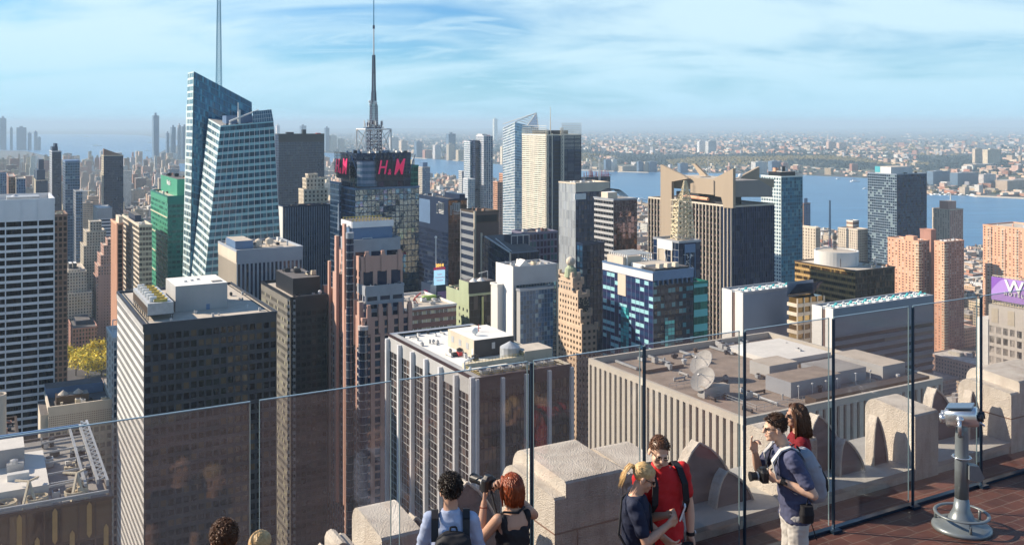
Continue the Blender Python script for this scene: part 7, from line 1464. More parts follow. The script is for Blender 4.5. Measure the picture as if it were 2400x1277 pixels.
# sill outside the glass
led = mplain('ledge_stone', (.44, .43, .40), .85, .25, 1.2, bump=.25)
mb = MB(); q = GP0-US*9+NG*.492; mb.box(V((q.x, q.y, FZ-.4)), US*25, NG*.06, UZ*.49, stone); q = GP0-US*9+NG*.48; mb.box(V((q.x, q.y, FZ+.09)), US*25, NG*.52, UZ*.05, led); q = GP0-US*9+NG*1.01; mb.box(V((q.x, q.y, FZ-.9)), US*25, NG*1.2, UZ*.72, led)
o = mb.build('ledge'); tag(o, 'pale stone ledge running along outside the glass panels', 'ledge')
# building under the terrace, and the upper wall below the camera
mb = MB(); q = GP0-US*9+NG*2.25; mb.face([V((-9, .9, FZ-.62)), V((-9, .9, 0)), V((14, .9, 0)), V((14, .9, FZ-.62))], M_['lime']); mb.box(V((q.x, q.y, 0)), US*25, -NG*.5, UZ*(FZ-.8), M_['lime']); mb.box((-10, -1.2, 250), (24, 0, 0), (0, 2.05, 0), (0, 0, 8.35), M_['lime']); mb.box((-10, -9, 250), (24, 0, 0), (0, 7.7, 0), (0, 0, 8.3), M_['lime'])
o = mb.build('building_wall'); tag(o, 'stone wall of the observation building under the upper terrace', 'wall')
# glass panels
gmx = bpy.data.materials.new('panel_glass'); t = nt(gmx); o_ = N(t, 'ShaderNodeOutputMaterial'); tr = N(t, 'ShaderNodeBsdfTransparent'); tr.inputs[0].default_value = (.91, .90, .89, 1); gs = N(t, 'ShaderNodeBsdfGlossy'); gs.inputs['Roughness'].default_value = .02; gs.inputs[0].default_value = (.95, .93, .95, 1)
df = N(t, 'ShaderNodeBsdfDiffuse'); df.inputs[0].default_value = (.22, .20, .26, 1); ge = N(t, 'ShaderNodeNewGeometry'); dt = N(t, 'ShaderNodeVectorMath', operation='DOT_PRODUCT'); L(t, ge.outputs['Normal'], dt.inputs[0]); L(t, ge.outputs['Incoming'], dt.inputs[1]); ab = N(t, 'ShaderNodeMath', operation='ABSOLUTE'); L(t, dt.outputs['Value'], ab.inputs[0]); om = N(t, 'ShaderNodeMath', operation='SUBTRACT'); om.inputs[0].default_value = 1.0; L(t, ab.outputs[0], om.inputs[1]); pw = N(t, 'ShaderNodeMath', operation='POWER'); pw.inputs[1].default_value = 5.0; L(t, om.outputs[0], pw.inputs[0])
fr = N(t, 'ShaderNodeMath', operation='MULTIPLY_ADD'); fr.inputs[1].default_value = .93; fr.inputs[2].default_value = .032; L(t, pw.outputs[0], fr.inputs[0]); tc = N(t, 'ShaderNodeTexCoord'); nz = N(t, 'ShaderNodeTexNoise', i_Scale=1.6, i_Detail=9.0, i_Roughness=.72); mp = N(t, 'ShaderNodeMapping'); mp.inputs['Rotation'].default_value = (0, .9, 0); mp.inputs['Scale'].default_value = (1, 1, 9); L(t, tc.outputs['Object'], mp.inputs[0]); L(t, mp.outputs[0], nz.inputs['Vector'])
ms = N(t, 'ShaderNodeMapRange'); ms.inputs[1].default_value = .35; ms.inputs[2].default_value = .75; ms.inputs[3].default_value = .035; ms.inputs[4].default_value = .10; L(t, nz.outputs[0], ms.inputs[0])  # film: dirt plus a veil that stands in for soft reflections
mA = N(t, 'ShaderNodeMixShader'); L(t, ms.outputs[0], mA.inputs[0]); tl_ = N(t, 'ShaderNodeBsdfTranslucent'); tl_.inputs[0].default_value = (.28, .26, .30, 1); mD = N(t, 'ShaderNodeMixShader'); mD.inputs[0].default_value = .5; L(t, df.outputs[0], mD.inputs[1]); L(t, tl_.outputs[0], mD.inputs[2]); L(t, tr.outputs[0], mA.inputs[1]); L(t, mD.outputs[0], mA.inputs[2]); mB = N(t, 'ShaderNodeMixShader'); fm = N(t, 'ShaderNodeMath', operation='MULTIPLY'); fm.inputs[1].default_value = 1.0; L(t, fr.outputs[0], fm.inputs[0]); L(t, fm.outputs[0], mB.inputs[0]); L(t, mA.outputs[0], mB.inputs[1]); L(t, gs.outputs[0], mB.inputs[2]); L(t, mB.outputs[0], o_.inputs[0])
edge = mplain('glass_edge', (.26, .37, .44), .15, .1, 1, .2, .8); edges = mplain('glass_edge_side', (.16, .24, .28), .15, .2, 1, .2, .8); edged = mplain('glass_edge_dark', (.03, .09, .14), .2, .2, 1, .2, .8); postm = mplain('post_blue', (.03, .06, .10), .3, .2, 1, .5)
PAN = [(-420, 180, 'a', 2.2), (-30, 586, 0, 0), (610, 916, 0, 0), (938, 1236, 0, 0), (1252, 1500, 0, 0), (1513, 1733, 0, 0), (1748, 1943, 0, 0), (1956, 2130, 0, 0), (2141, 2290, 0, 0), (2301, 2470, 0, 0)][1:]
GN = ['first glass panel from the left, below the striped tower', 'second glass panel from the left, in front of the pink tower', 'glass panel between the backpack man and the red-haired woman', 'glass panel behind the stepped stone block', 'glass panel above the couple with the phone', 'glass panel left of the man in the navy shirt', 'glass panel right of the man in the navy shirt', 'glass panel left of the coin viewer', 'glass panel at the edge behind the coin viewer']
for k, (x0, x1, _, _) in enumerate(PAN):
    p, q = gl(x0), gl(x1); root = thing('glass_barrier', p, 'clear frameless '+GN[k], 'glass panel', 'glass panels along the terrace edge'); H = 2.2; d = q-p
    mb = MB(); mb.face([p+UZ*.06, q+UZ*.06, q+UZ*(H-.007), p+UZ*(H-.007)], gmx); mb.face([p+NG*.013+UZ*.06, p+NG*.013+UZ*(H-.007), q+NG*.013+UZ*(H-.007), q+NG*.013+UZ*.06], gmx); mb.build('pane', root)
    mb = MB(); u = d.normalized(); mb.box(p+UZ*(H-.007), d, NG*.014, UZ*.007, edge); mb.build('top_edge', root); 
    for e0 in (p-u*.005, q+u*.001): mb = MB(); mb.box(e0+UZ*.06, u*.004, NG*.014, UZ*(H-.06), edges); mb.build('side_edge', root)
   
    mb = MB(); mb.box(p-NG*.02+UZ*.002, d, NG*.06, UZ*.03, postm); mb.build('bottom_rail', root)
for k, x in enumerate((-42, 1243, 1507, 1742, 1950, 2136, 2296)):
    p = gl(x)-NG*.02; mb = MB(); w_ = .020; mb.box(p-US*w_/2-NG*.01, US*w_, NG*.024, UZ*2.19, postm); mb.box(p-US*.06-NG*.06, US*.12, NG*.12, UZ*.03, postm)
    tag(mb.build('glass_post'), 'slim dark metal post between two glass panels '+['at the photo edge', 'beside the red-haired woman', 'above the man in the red shirt', 'left of the man in the navy shirt', 'right of the man in the navy shirt', 'second from the coin viewer', 'nearest the coin viewer'][k], 'post', 'posts between the glass panels')
for k, (x, z) in enumerate(((583, .75), (613, .75), (913, 2.12), (934, 2.12))):
    pass
# stone merlons outside the glass
def merlon(px, off, w_, dep, hgt, label, tiers=False, seam=False, lean=.16):
    p = gl(px, off); root = thing('stone_block', p, label, 'stone block'); p = V((p.x, p.y, FZ+.0)); z0 = FZ-.3; mb = MB(); n = 10; R = []
    # profile across the depth: upright inside face, sloping top, rounded outer shoulder
    def prof(hh, e=0.0):
        pr = [(e, z0), (e, FZ+hh-.07), (e+.02, FZ+hh-.05)]
        pr += [(dep*.78, FZ+hh)]
        pr += [(dep*.78+dep*.22*math.sin(t_), FZ+hh-dep*.22*(1-math.cos(t_))) for t_ in (.3, .6, .9, 1.2, 1.57)]
        pr += [(dep, z0)]; return pr
    if tiers:
        lo_ = prof(hgt-.13); hi_ = prof(hgt)
        for s0_, s1_, pr in ((0, w_*.16, lo_), (w_*.16, w_, hi_)):
            pts0 = [p+NG*a+US*s0_+UZ*(z-FZ) for a, z in pr]; mb.prism(pts0, US*(s1_-s0_), stone)
    else:
        pts0 = [p+NG*a+UZ*(z-FZ) for a, z in prof(hgt)]; mb.prism(pts0, US*w_, stone)
    o = mb.build('block_body', root)
    bv = o.modifiers.new('b', 'BEVEL'); bv.width = .022; bv.segments = 2; bv.limit_method = 'ANGLE'; bv.angle_limit = rad(35)
    if seam:
        m2 = MB(); zz = FZ+hgt*.46; m2.box(V((p.x, p.y, zz))-NG*.004, US*w_, NG*.01, UZ*.014, M_['brown_stone']); m2.box(V((p.x, p.y, z0))-NG*.004+US*w_*.32, US*.012, NG*.01, UZ*(zz-z0), M_['brown_stone']); m2.box(V((p.x, p.y, zz))-US*.004, NG*dep, US*.008, UZ*.014, M_['brown_stone']); m2.build('joint', root)
    return root
merlon(895, .47, .36, .72, .82, 'short stone block behind the glass, left of the backpack man')
merlon(1300, .47, .76, 1.0, .95, 'big two-step stone block between the red-haired woman and the couple', True, True)
merlon(1502, .47, .45, 1.0, .82, 'stone block half hidden behind the man in the red shirt')
merlon(1850, .47, .42, .72, .82, 'stone block half hidden behind the man in the navy shirt')
merlon(2145, .47, .42, .72, .82, 'stone block right of the man in the navy shirt')
merlon(2370, .47, 1.1, .75, .94, 'tall stone block behind the coin viewer, at the photo edge', True, True)
for k, (x, off, zz) in enumerate(((1466, .47, .70),)):
    p = gl(x, .52); mb = MB(); n = 8; mb.rings([[p+US*(.085*math.cos(2*math.pi*i/n))+UZ*(.74+.085*math.sin(2*math.pi*i/n))+NG*y for i in range(n)] for y in (0, .95)], stone); mb.box(p-US*.085+UZ*0, US*.17, NG*.95, UZ*.74, stone); o = mb.build('stone_coping'); 
    for f in o.data.polygons: f.use_smooth = False
    tag(o, 'narrow rounded stone coping between two stone blocks behind the couple', 'coping'); o.location = US*.06
# pointed petal-shaped stones between the blocks
def petal(px, off, w_, hgt, label, th=.12, lean=.12):
    p = gl(px, off); root = thing('stone_petal', p, label, 'ornament', 'pointed stone petals outside the glass'); n = 9; L_ = []; R_ = []
    for i in range(n+1):
        f = i/n; e = (1-f**2.1)**.75; L_.append((-w_/2*e, hgt*f)); R_.append((w_/2*e, hgt*f))
    out = L_+R_[::-1][1:]
    fr_ = [p+US*a+UZ*(z-.32*(z < .02))+NG*lean*(z/hgt)**2*1.0 for a, z in out]; bk_ = [x+NG*th for x in fr_]; mb = MB(); mb.prism(fr_[::-1], NG*th, pst, stone, stone)
    mb.build('petal_slab', root); m2 = MB()
    for i in range(len(fr_)-1): m2.tube(fr_[i]-NG*.012, fr_[i+1]-NG*.012, .014, stone, n=5)
    m2.build('rim', root)
petal(1655, .95, .86, .74, 'wide pointed stone petal right of the man in the red shirt'); petal(1722, .74, .56, .46, 'low pointed stone petal overlapping the wide one'); petal(1935, .95, .66, .76, 'pointed stone petal right of the dark-haired woman'); petal(1998, .74, .44, .50, 'low pointed stone petal left of the stone block')
petal(2062, .78, .26, .70, 'slim pointed stone petal against the stone block', .1, .05); petal(2212, .98, .60, .76, 'pointed stone petal directly left of the coin viewer'); petal(2285, .80, .28, .74, 'slim pointed stone petal against the tall stone block', .1, .05); petal(1106, .95, .70, .84, 'rounded stone petal between the backpack man and the red-haired woman'); petal(985, .95, .5, .62, 'stone petal right of the short stone block'); petal(770, .9, .5, .55, 'low stone petal left of the short stone block'); petal(640, .95, .66, .60, 'low stone petal above the blond head')
p = gl(803, .60); mb = MB(); 
for dx_ in (0, .085): mb.rings([[p+US*(dx_+.055*math.cos(2*math.pi*i/8))+UZ*(.70-dx_*.6+.055*math.sin(2*math.pi*i/8))+NG*y for i in range(8)] for y in (0, .3)], stone); mb.box(p+US*(dx_-.055)+UZ*0, US*.11, NG*.3, UZ*(.70-dx_*.6), stone)
tag(mb.build('stone_scroll'), 'small double scroll of stone left of the short stone block', 'ornament')
# coin viewer
d = 9.75; vp = PZ(2254, d, FZ); root = thing('coin_viewer', vp, 'grey metal coin-operated viewer on a post with a round base', 'viewer')
vg = mplain('viewer_grey', (.24, .28, .30), .35, .15, 3, .3); vs = mplain('viewer_silver', (.68, .70, .72), .22, .1, 3, .8); vd = mplain('viewer_blue', (.20, .30, .42), .3, .1, 3, .4)
mb = MB(); mb.lathe(vp, [(.29, 0), (.29, .03), (.26, .05), (.20, .06), (.14, .09), (.085, .2), (.068, .32)], vg, 28); mb.build('base', root, True)
mb = MB(); mb.lathe(vp+UZ*.32, [(.068, 0), (.068, .42), (.066, .43), (.064, .62), (.060, .70), (.050, .80)], vg, 24); mb.build('post', root, True)
def torus(mb, c, R_, r_, m, n=32, k=8, a0=0, a1=2*math.pi, sq=1.0):
    full = abs(a1-a0-2*math.pi) < 1e-3; rg = []
    for i in range(n+(0 if full else 1)):
        a = a0+(a1-a0)*i/n; u = V((math.cos(a), math.sin(a)*sq, 0)); rg.append([c+u*(R_+r_*math.cos(2*math.pi*j/k))+UZ*r_*.6*math.sin(2*math.pi*j/k) for j in range(k)])
    if full: rg.append(rg[0])
    mb.rings(rg, m, not full, not full)
mb = MB(); torus(mb, vp+UZ*.16, .255, .020, vg); 
for a in (.4, 2.5, 4.6): mb.tube(vp+V((.255*math.cos(a), .255*math.sin(a), .05)), vp+V((.255*math.cos(a), .255*math.sin(a), .16)), .014, vg)
mb.build('foot_rail', root, True); mb = MB(); torus(mb, vp+UZ*.745, .085, .012, vs, 24); mb.build('collar', root, True)
mb = MB(); c = vp+V((.05, -.07, .56)); mb.prism([c+V(x) for x in ((-.02, -.035, -.02), (.10, -.035, -.04), (.135, -.035, .0), (.08, -.035, .12), (-.02, -.035, .13))], V((0, .09, 0)), vg); mb.box(c+V((.085, -.02, .035)), V((.045, 0, -.035)), V((0, .06, 0)), V((-.022, 0, .05)), vs); mb.build('coin_box', root)
hc = vp+UZ*1.16; ax = V((-.80, .52, -.16)).normalized(); sd = ax.cross(UZ).normalized(); up = sd.cross(ax)
mb = MB(); R = []
for f, s in ((-.16, .80), (-.148, 1.0), (.135, 1.04), (.15, .86)):
    R.append([hc+ax*f+(sd*math.copysign(abs(math.cos(t_))**.6, math.cos(t_))*.110+up*math.copysign(abs(math.sin(t_))**.6, math.sin(t_))*.094)*s for t_ in [2*math.pi*i/20 for i in range(20)]])
mb.rings(R, vs); mb.build('head', root, True)
mb = MB(); mb.box(hc-ax*.13-sd*.10+up*.104, ax*.25, sd*.20, up*.014, vd); mb.build('top_plate', root)
for s in (-.058, .058):
    mb = MB(); mb.tube(hc+ax*.145+sd*s, hc+ax*.20+sd*s, .048, vs, .053, 14); mb.build('lens', root, True); mb = MB(); mb.tube(hc-ax*.15+sd*s, hc-ax*.21+sd*s, .032, M_['dark_metal'], .038, 14); mb.build('eyepiece', root, True)
mb = MB(); mb.tube(hc-sd*.15, hc+sd*.15, .035, vs, n=14); mb.tube(hc-sd*.15, hc-sd*.15-UZ*.16, .02, vs, n=8); mb.tube(hc+sd*.15, hc+sd*.15-UZ*.16, .02, vs, n=8); mb.tube(hc-sd*.13-UZ*.16, vp+UZ*1.0, .028, vg, n=8); mb.tube(hc+sd*.13-UZ*.16, vp+UZ*1.0, .028, vg, n=8); mb.tube(vp+UZ*1.1, hc-UZ*.05, .05, vg, n=12); mb.build('yoke', root, True)
mb = MB(); mb.tube(hc+sd*.11-ax*.05, hc+sd*.16-ax*.2-UZ*.14, .010, vs, n=6); mb.build('handle', root)
# ---------------------------------------------------------------- people
SKIN = mplain('skin', (.58, .34, .23), .5, .12, 6, 0, .35); SKIN2 = mplain('skin_light', (.66, .42, .30), .5, .10, 6, 0, .35)
LIP = mplain('lip', (.42, .14, .12), .5, .1, 5); EYE = mplain('eye_dark', (.03, .025, .02), .15, .1, 5); BLK = mplain('cloth_black', (.018, .018, .022), .75, .25, 8); LENS = mplain('lens_dark', (.01, .01, .012), .08, .1, 4, 0, .6)
STRAP = mplain('strap_grey', (.5, .5, .5), .7, .1, 8); WHT = mplain('phone_white', (.75, .75, .76), .3, .05, 5)
def caps(mb, p0, r0, p1, r1, m, n=12):
    p0 = V(p0); p1 = V(p1); d = p1-p0; ln = d.length
    if ln < 1e-5: d = V((0, 0, 1))
    d = d.normalized(); a = d.orthogonal().normalized(); b = d.cross(a); R = []
    for t_ in (-1.45, -1.0, -.5, 0): R.append((p0+d*r0*math.sin(t_), r0*math.cos(t_)))
    for t_ in (0, .5, 1.0, 1.45): R.append((p1+d*r1*math.sin(t_), r1*math.cos(t_)))
    mb.rings([[c+(a*math.cos(2*math.pi*i/n)+b*math.sin(2*math.pi*i/n))*r for i in range(n)] for c, r in R], m)
def loft(mb, secs, m, n=18, pw=.8):
    R = []
    for c, rx, ry in secs:
        c = V(c); R.append([c+V((rx*math.copysign(abs(math.cos(t_))**pw, math.cos(t_)), ry*math.copysign(abs(math.sin(t_))**pw, math.sin(t_)), 0)) for t_ in [2*math.pi*i/n for i in range(n)]])
    mb.rings(R, m)
def fuse(mb, name, parent, M, vox, mat, fold=0.0, seed=0, smooth=3):
    """one continuous skin over everything in mb"""
    me = bpy.data.meshes.new(name); me.from_pydata(mb.v, [], mb.f); o = bpy.data.objects.new(name, me)
    r = o.modifiers.new('r', 'REMESH'); r.mode = 'VOXEL'; r.voxel_size = vox; s = o.modifiers.new('s', 'SMOOTH'); s.iterations = smooth; s.factor = .5
    me2 = evaluated_mesh(o); bpy.data.objects.remove(o); bpy.data.meshes.remove(me)
    if fold:
        nn = [v.normal.copy() for v in me2.vertices]
        for v, no in zip(me2.vertices, nn):
            p = v.co.copy(); k = mnoise.noise(V((p.x*9+seed, p.y*9, p.z*16)))*fold+mnoise.noise(V((p.x*24, p.y*24+seed, p.z*40+p.x*20)))*fold*.45; v.co = p+no*k
    me2.transform(Matrix.Translation(-ORG[parent.name]) @ M); me2.materials.clear(); me2.materials.append(mat); me2.polygons.foreach_set('use_smooth', [True]*len(me2.polygons)); me2.name = name
    ob = bpy.data.objects.new(name, me2); COL.objects.link(ob); ob.parent = parent; ORG[ob.name] = ORG[parent.name]; return ob
def hand(mb, w_, dr, pn, side, curl=.5, pt=False):
    w_ = V(w_); dr = V(dr).normalized(); pn = (V(pn)-dr*V(pn).dot(dr)).normalized(); b = dr.cross(pn)*side
    for k in range(4):
        o = (k-1.5)*.021; kn = w_+dr*(.085-abs(k-1.3)*.004)+b*o; caps(mb, w_+b*o*.6, .017, kn, .0125, SKIN, 8)
        c = curl*(.25 if (pt and k == 0) else 1.0)*(1+.12*k); ln = (.042, .046, .043, .034)[k]
        d1 = dr*math.cos(c)+pn*math.sin(c); d2 = dr*math.cos(c*2.1)+pn*math.sin(c*2.1); d3 = dr*math.cos(c*2.7)+pn*math.sin(c*2.7)
        m1 = kn+d1*ln; m2 = m1+d2*ln*.65; caps(mb, kn, .0098, m1, .009, SKIN, 8); caps(mb, m1, .009, m2, .008, SKIN, 8); caps(mb, m2, .008, m2+d3*ln*.5, .007, SKIN, 8)
    t0 = w_+dr*.022-b*.024; t1 = t0+(dr*.7-b*.75+pn*.25).normalized()*.042; caps(mb, t0, .014, t1, .011, SKIN, 8); caps(mb, t1, .011, t1+(dr*.9-b*.15+pn*.4).normalized()*.032, .008, SKIN, 8)
def strands(mb, rnd, pts, m, r0=.0045):
    n = len(pts); d = (pts[-1]-pts[0]).normalized() if n > 1 else UZ; a = d.orthogonal().normalized(); b = d.cross(a); R = []
    for i, p in enumerate(pts):
        r = r0*(1-.75*(i/(n-1))**2); R.append([p+(a*math.cos(1.57*k)+b*math.sin(1.57*k))*r for k in range(4)])
    mb.rings(R, m)
def hair(kind, m, seed, M, parent):
    rnd = random.Random(seed); mb = MB(); C = V((0, -.012, .035)); RX, RY, RZ = .076, .097, .087
    def zmin(y): f = max(0, min(1, (y+.075)/.145)); return -.075+f*.155
    nu, nv = 28, 18; g = 1.02
    for j in range(nv):
        for i in range(nu):
            q = []
            for (ii, jj) in ((i, j), (i+1, j), (i+1, j+1), (i, j+1)):
                th = 2*math.pi*ii/nu; ph = math.pi*(jj/nv-.5); q.append(C+V((RX*g*math.cos(ph)*math.cos(th), RY*g*math.cos(ph)*math.sin(th), RZ*g*math.sin(ph))))
            c = (q[0]+q[2])/2
            if c.z > zmin(c.y)+rnd.uniform(-.006, .006): mb.face(q, m)
    def scalp():
        while True:
            u = V((rnd.gauss(0, 1), rnd.gauss(0, 1), rnd.gauss(0, 1))).normalized(); p = C+V((u.x*RX, u.y*RY, u.z*RZ))
            if p.z > zmin(p.y): return p, u
    if kind in ('short', 'tight'):
        for k in range(520):
            p, u = scalp(); d = (V((rnd.gauss(0, .35), .55 if p.y > .02 else -.35, -.25 if abs(u.z) < .6 else .1))+u*.75).normalized(); L_ = rnd.uniform(.016, .034)*(1.15 if p.z > .06 else .7)*(.42 if kind == 'tight' else .9); strands(mb, rnd, [p, p+d*L_*.5+u*.003, p+d*L_+u*.002-UZ*.002], m, .0042)
    elif kind == 'curly':
        for k in range(620):
            p, u = scalp(); o = p+u*rnd.uniform(.001, .013); a = u.orthogonal().normalized(); b = u.cross(a); t0 = rnd.uniform(0, 6.28); R_ = rnd.uniform(.005, .009)
            strands(mb, rnd, [o+(a*math.cos(t0+t_)+b*math.sin(t0+t_))*R_+u*(.004*t_) for t_ in (0, 1.1, 2.2, 3.3, 4.4)], m, .0042)
    elif kind in ('bob', 'long', 'tail'):
        for k in range(430 if kind == 'tail' else 760):
            p, u = scalp()
            if kind == 'tail':
                e = V((0, -.115, .035)); mid = (p+e)*.5; md = mid-C; s = 1/math.sqrt((md.x/RX)**2+(md.y/RY)**2+(md.z/RZ)**2+1e-6); mid = C+md*max(1.0, s)*1.05; strands(mb, rnd, [p+u*.003, mid+u*.004, e+V((rnd.gauss(0, .008), 0, rnd.gauss(0, .008)))], m, .0045); continue
            zb = (-.125 if kind == 'bob' else -.21)+rnd.uniform(-.02, .02)
            if p.y > .035: side = 1 if u.x > 0 else -1; p = V((max(.05, abs(p.x))*side, min(p.y, .06), p.z))
            x, y = p.x, p.y; rr = math.hypot(x/RX, (y+.012)/RY)+1e-6; gx, gy = x/rr, (y+.012)/rr-.012
            if gy > .03: gx = math.copysign(.088, gx if gx else 1); gy = .03
            w_ = rnd.uniform(.96, 1.10); pts = [p+u*.004]; z = p.z; n = 6; ph = rnd.uniform(0, 6.28)
            for i in range(1, n+1):
                f = i/n; zz = p.z+(zb-p.z)*f; k2 = min(1, f*2.2); bulge = 1+(.05*math.sin(math.pi*f) if kind == 'bob' else .24*f); wav = 0 if kind == 'bob' else .012*math.sin(ph+f*9)
                q = V((x+(gx*w_*bulge-x)*k2+wav, y+(gy*w_*bulge-y)*k2+wav*.7, zz+.018*math.sin(math.pi*f))); 
                if kind == 'bob' and f > .75: q.x *= .93; q.y *= .93
                pts.append(q)
            strands(mb, rnd, pts, m, .0058)
        if kind == 'tail':
            for k in range(110):
                e = V((rnd.gauss(0, .008), -.118+rnd.gauss(0, .006), .035+rnd.gauss(0, .008))); w_ = rnd.gauss(0, .016); pts = [e, e+V((w_*.6, -.035, -.005)), e+V((w_, -.05, -.06)), e+V((w_*1.2, -.045+rnd.gauss(0, .008), -.125)), e+V((w_*1.1, -.030+rnd.gauss(0, .012), -.18+rnd.gauss(0, .02)))]; strands(mb, rnd, pts, m, .0055)
            torus(mb, V((0, -.125, .032)), .014, .006, BLK, 12, 6)
    mb.v = [tuple(M @ V(p)) for p in mb.v]; return mb.build('hair', parent, True)
def person(label, px_, d, yaw, H, top, bottom, hairk, hairm, seed, lean=0.0, lel=(-.25, -.02, 1.13), lwr=(-.26, .06, .88), rel=(.25, -.02, 1.13), rwr=(.26, .06, .88), hy=0, hp=0, hr=0, hfwd=.0, hx=0.0, skin=SKIN, sleeve=.55, ldir=None, rdir=None, lpn=(1, 0, 0), rpn=(-1, 0, 0), lc=.45, rc=.45, slim=1.0, dress=False, tank=False, pt=False, glasses=None, collar=False):
    s = H/1.75; base = PZ(px_, d, FZ+.005); y_ = rad(yaw); M = Matrix.Translation(base) @ Matrix.Rotation(y_, 4, 'Z') @ Matrix.Scale(s, 4); root = thing('person', base, label, 'person')
    lel, lwr, rel, rwr = map(V, (lel, lwr, rel, rwr)); sw = .175*slim
    LS, RS = V((-sw, lean-.01, 1.415)), V((sw, lean-.01, 1.415)); npv = V((hx*.4, lean+.005+hfwd*.4, 1.50)); hc = V((hx, lean+hfwd+.02, 1.632-abs(hp)*.0006-hfwd*.12))
    HM = Matrix.Translation(hc) @ Matrix.Rotation(rad(hy), 4, 'Z') @ Matrix.Rotation(rad(hp), 4, 'X') @ Matrix.Rotation(rad(hr), 4, 'Y') @ Matrix.Scale(.955, 4)
    b = MB(); T_ = lambda z, rx, ry, k=1.0: (V((0, lean*max(0, (z-.95)/.5)*k, z)), rx*slim, ry)
    loft(b, [T_(.84, .11, .09), T_(.92, .155, .105), T_(1.02, .135, .095), T_(1.12, .128, .09), T_(1.26, .15, .105), T_(1.36, .155, .10), T_(1.43, .11, .075), T_(1.47, .06, .055)], skin)
    caps(b, V((0, lean-.005, 1.43)), .060, npv+V((0, .005, .04)), .052, skin); caps(b, npv, .052, hc+V((0, -.015, -.04)), .052, skin)
    for sh, el, wr, dr, pn, sd, cu in ((LS, lel, lwr, ldir, lpn, -1, lc), (RS, rel, rwr, rdir, rpn, 1, rc)):
        caps(b, sh, .054*slim, sh+(el-sh)*.5, .045, skin); caps(b, sh+(el-sh)*.5, .045, el, .038, skin); caps(b, el, .038, el+(wr-el)*.3, .041, skin); caps(b, el+(wr-el)*.3, .041, wr, .026, skin)
        hand(b, wr, dr or (wr-el), pn, sd, cu, pt and sd == 1)
    for sd in (-1, 1): caps(b, (sd*.085, 0, .90), .085, (sd*.09, .01, .50), .055, skin); caps(b, (sd*.09, .01, .50), .055, (sd*.09, -.02, .09), .038, skin); caps(b, (sd*.09, -.03, .05), .035, (sd*.10, .13, .035), .03, skin)
    hb = MB(); E = lambda c, r: hb.ell(c, r, skin, None, 16, 12)
    E((0, -.012, .035), (.076, .096, .085)); E((0, .028, -.03), (.060, .064, .085)); E((0, .048, -.078), (.042, .042, .036)); E((0, .076, -.096), (.020, .017, .017)); E((0, .079, .022), (.048, .018, .012))
    for sx in (-1, 1): E((sx*.078, -.008, -.012), (.011, .022, .033)); E((sx*.036, .062, -.030), (.025, .022, .026))
    caps(hb, (0, .090, .018), .009, (0, .112, -.022), .0135, skin, 8); caps(hb, (-.009, .100, -.026), .009, (.009, .100, -.026), .009, skin, 8); caps(hb, (-.016, .088, -.058), .0075, (.016, .088, -.058), .0075, skin, 8)
    k0 = len(b.v); b.v += [tuple(HM @ V(p)) for p in hb.v]; b.f += [tuple(i+k0 for i in f) for f in hb.f]
    body = fuse(b, 'body', root, M, .0058, skin)
    MH = M @ HM
    m2 = MB(); m2.ell((0, .0945, -.058), (.021, .006, .0055), LIP); m2.v = [tuple(MH @ V(p)) for p in m2.v]; m2.build('mouth', root, True)
    for sx in (-1, 1):
        m2 = MB(); m2.ell((sx*.030, .088, .006), (.012, .006, .006), EYE); m2.v = [tuple(MH @ V(p)) for p in m2.v]; m2.build('eye', root, True)
    hair(hairk, hairm, seed, MH, root)
    # clothes
    c = MB(); e = .016
    if dress:
        loft(c, [T_(.52, .22, .16), T_(.70, .20, .15), T_(.92, .185, .135), T_(1.08, .155, .12), T_(1.26, .168, .125), T_(1.37, .168, .115), T_(1.44, .115, .085), T_(1.465, .08, .068)], top)
    elif tank:
        loft(c, [T_(.86, .165, .118), T_(.98, .158, .115), T_(1.10, .143, .106), T_(1.24, .162, .120), T_(1.32, .150, .112), T_(1.36, .135, .098)], top); 
        for sx in (-1, 1): caps(c, V((sx*.105, lean*.9-.055, 1.33)), .032, V((sx*.115, lean-.035, 1.425)), .028, top); caps(c, V((sx*.115, lean-.03, 1.425)), .028, V((sx*.105, lean+.06, 1.36)), .03, top)
    else:
        loft(c, [T_(.83, .182, .128), T_(.95, .178, .128), T_(1.08, .160, .120), T_(1.24, .172, .126), T_(1.36, .170, .116), T_(1.43, .125, .092), T_(1.465, .085, .072)], top)
    if not tank:
        for sh, el, wr in ((LS, lel, lwr), (RS, rel, rwr)):
            f1 = min(1, sleeve/.5*.5) if sleeve <= 1 else 1; en = sh+(el-sh)*min(1, sleeve); caps(c, sh, .072*slim, en, .060, top)
            if sleeve > 1: w2 = el+(wr-el)*(sleeve-1)*.97; caps(c, el, .058, w2, .042, top)
    if collar: loft(c, [(npv+V((0, -.012, -.055)), .075, .070), (npv+V((0, -.008, -.005)), .066, .062)], top)
    fuse(c, 'dress' if dress else 'shirt', root, M, .009, top, .011, seed)
    c = MB()
    if not dress: loft(c, [T_(.80, .165, .118), T_(.90, .178, .122), T_(.98, .160, .115)], bottom)
    for sd in (-1, 1): caps(c, (sd*.085, 0, .88), .102, (sd*.09, .012, .50), .075, bottom); caps(c, (sd*.09, .012, .50), .075, (sd*.09, -.02, .12), .062, bottom)
    fuse(c, 'trousers', root, M, .010, bottom, .012, seed+3)
    for sd in (-1, 1):
        c = MB(); caps(c, (sd*.09, -.05, .05), .045, (sd*.10, .12, .04), .042, BLK); c.v = [tuple(M @ V(p)) for p in c.v]; c.build('shoe', root, True)
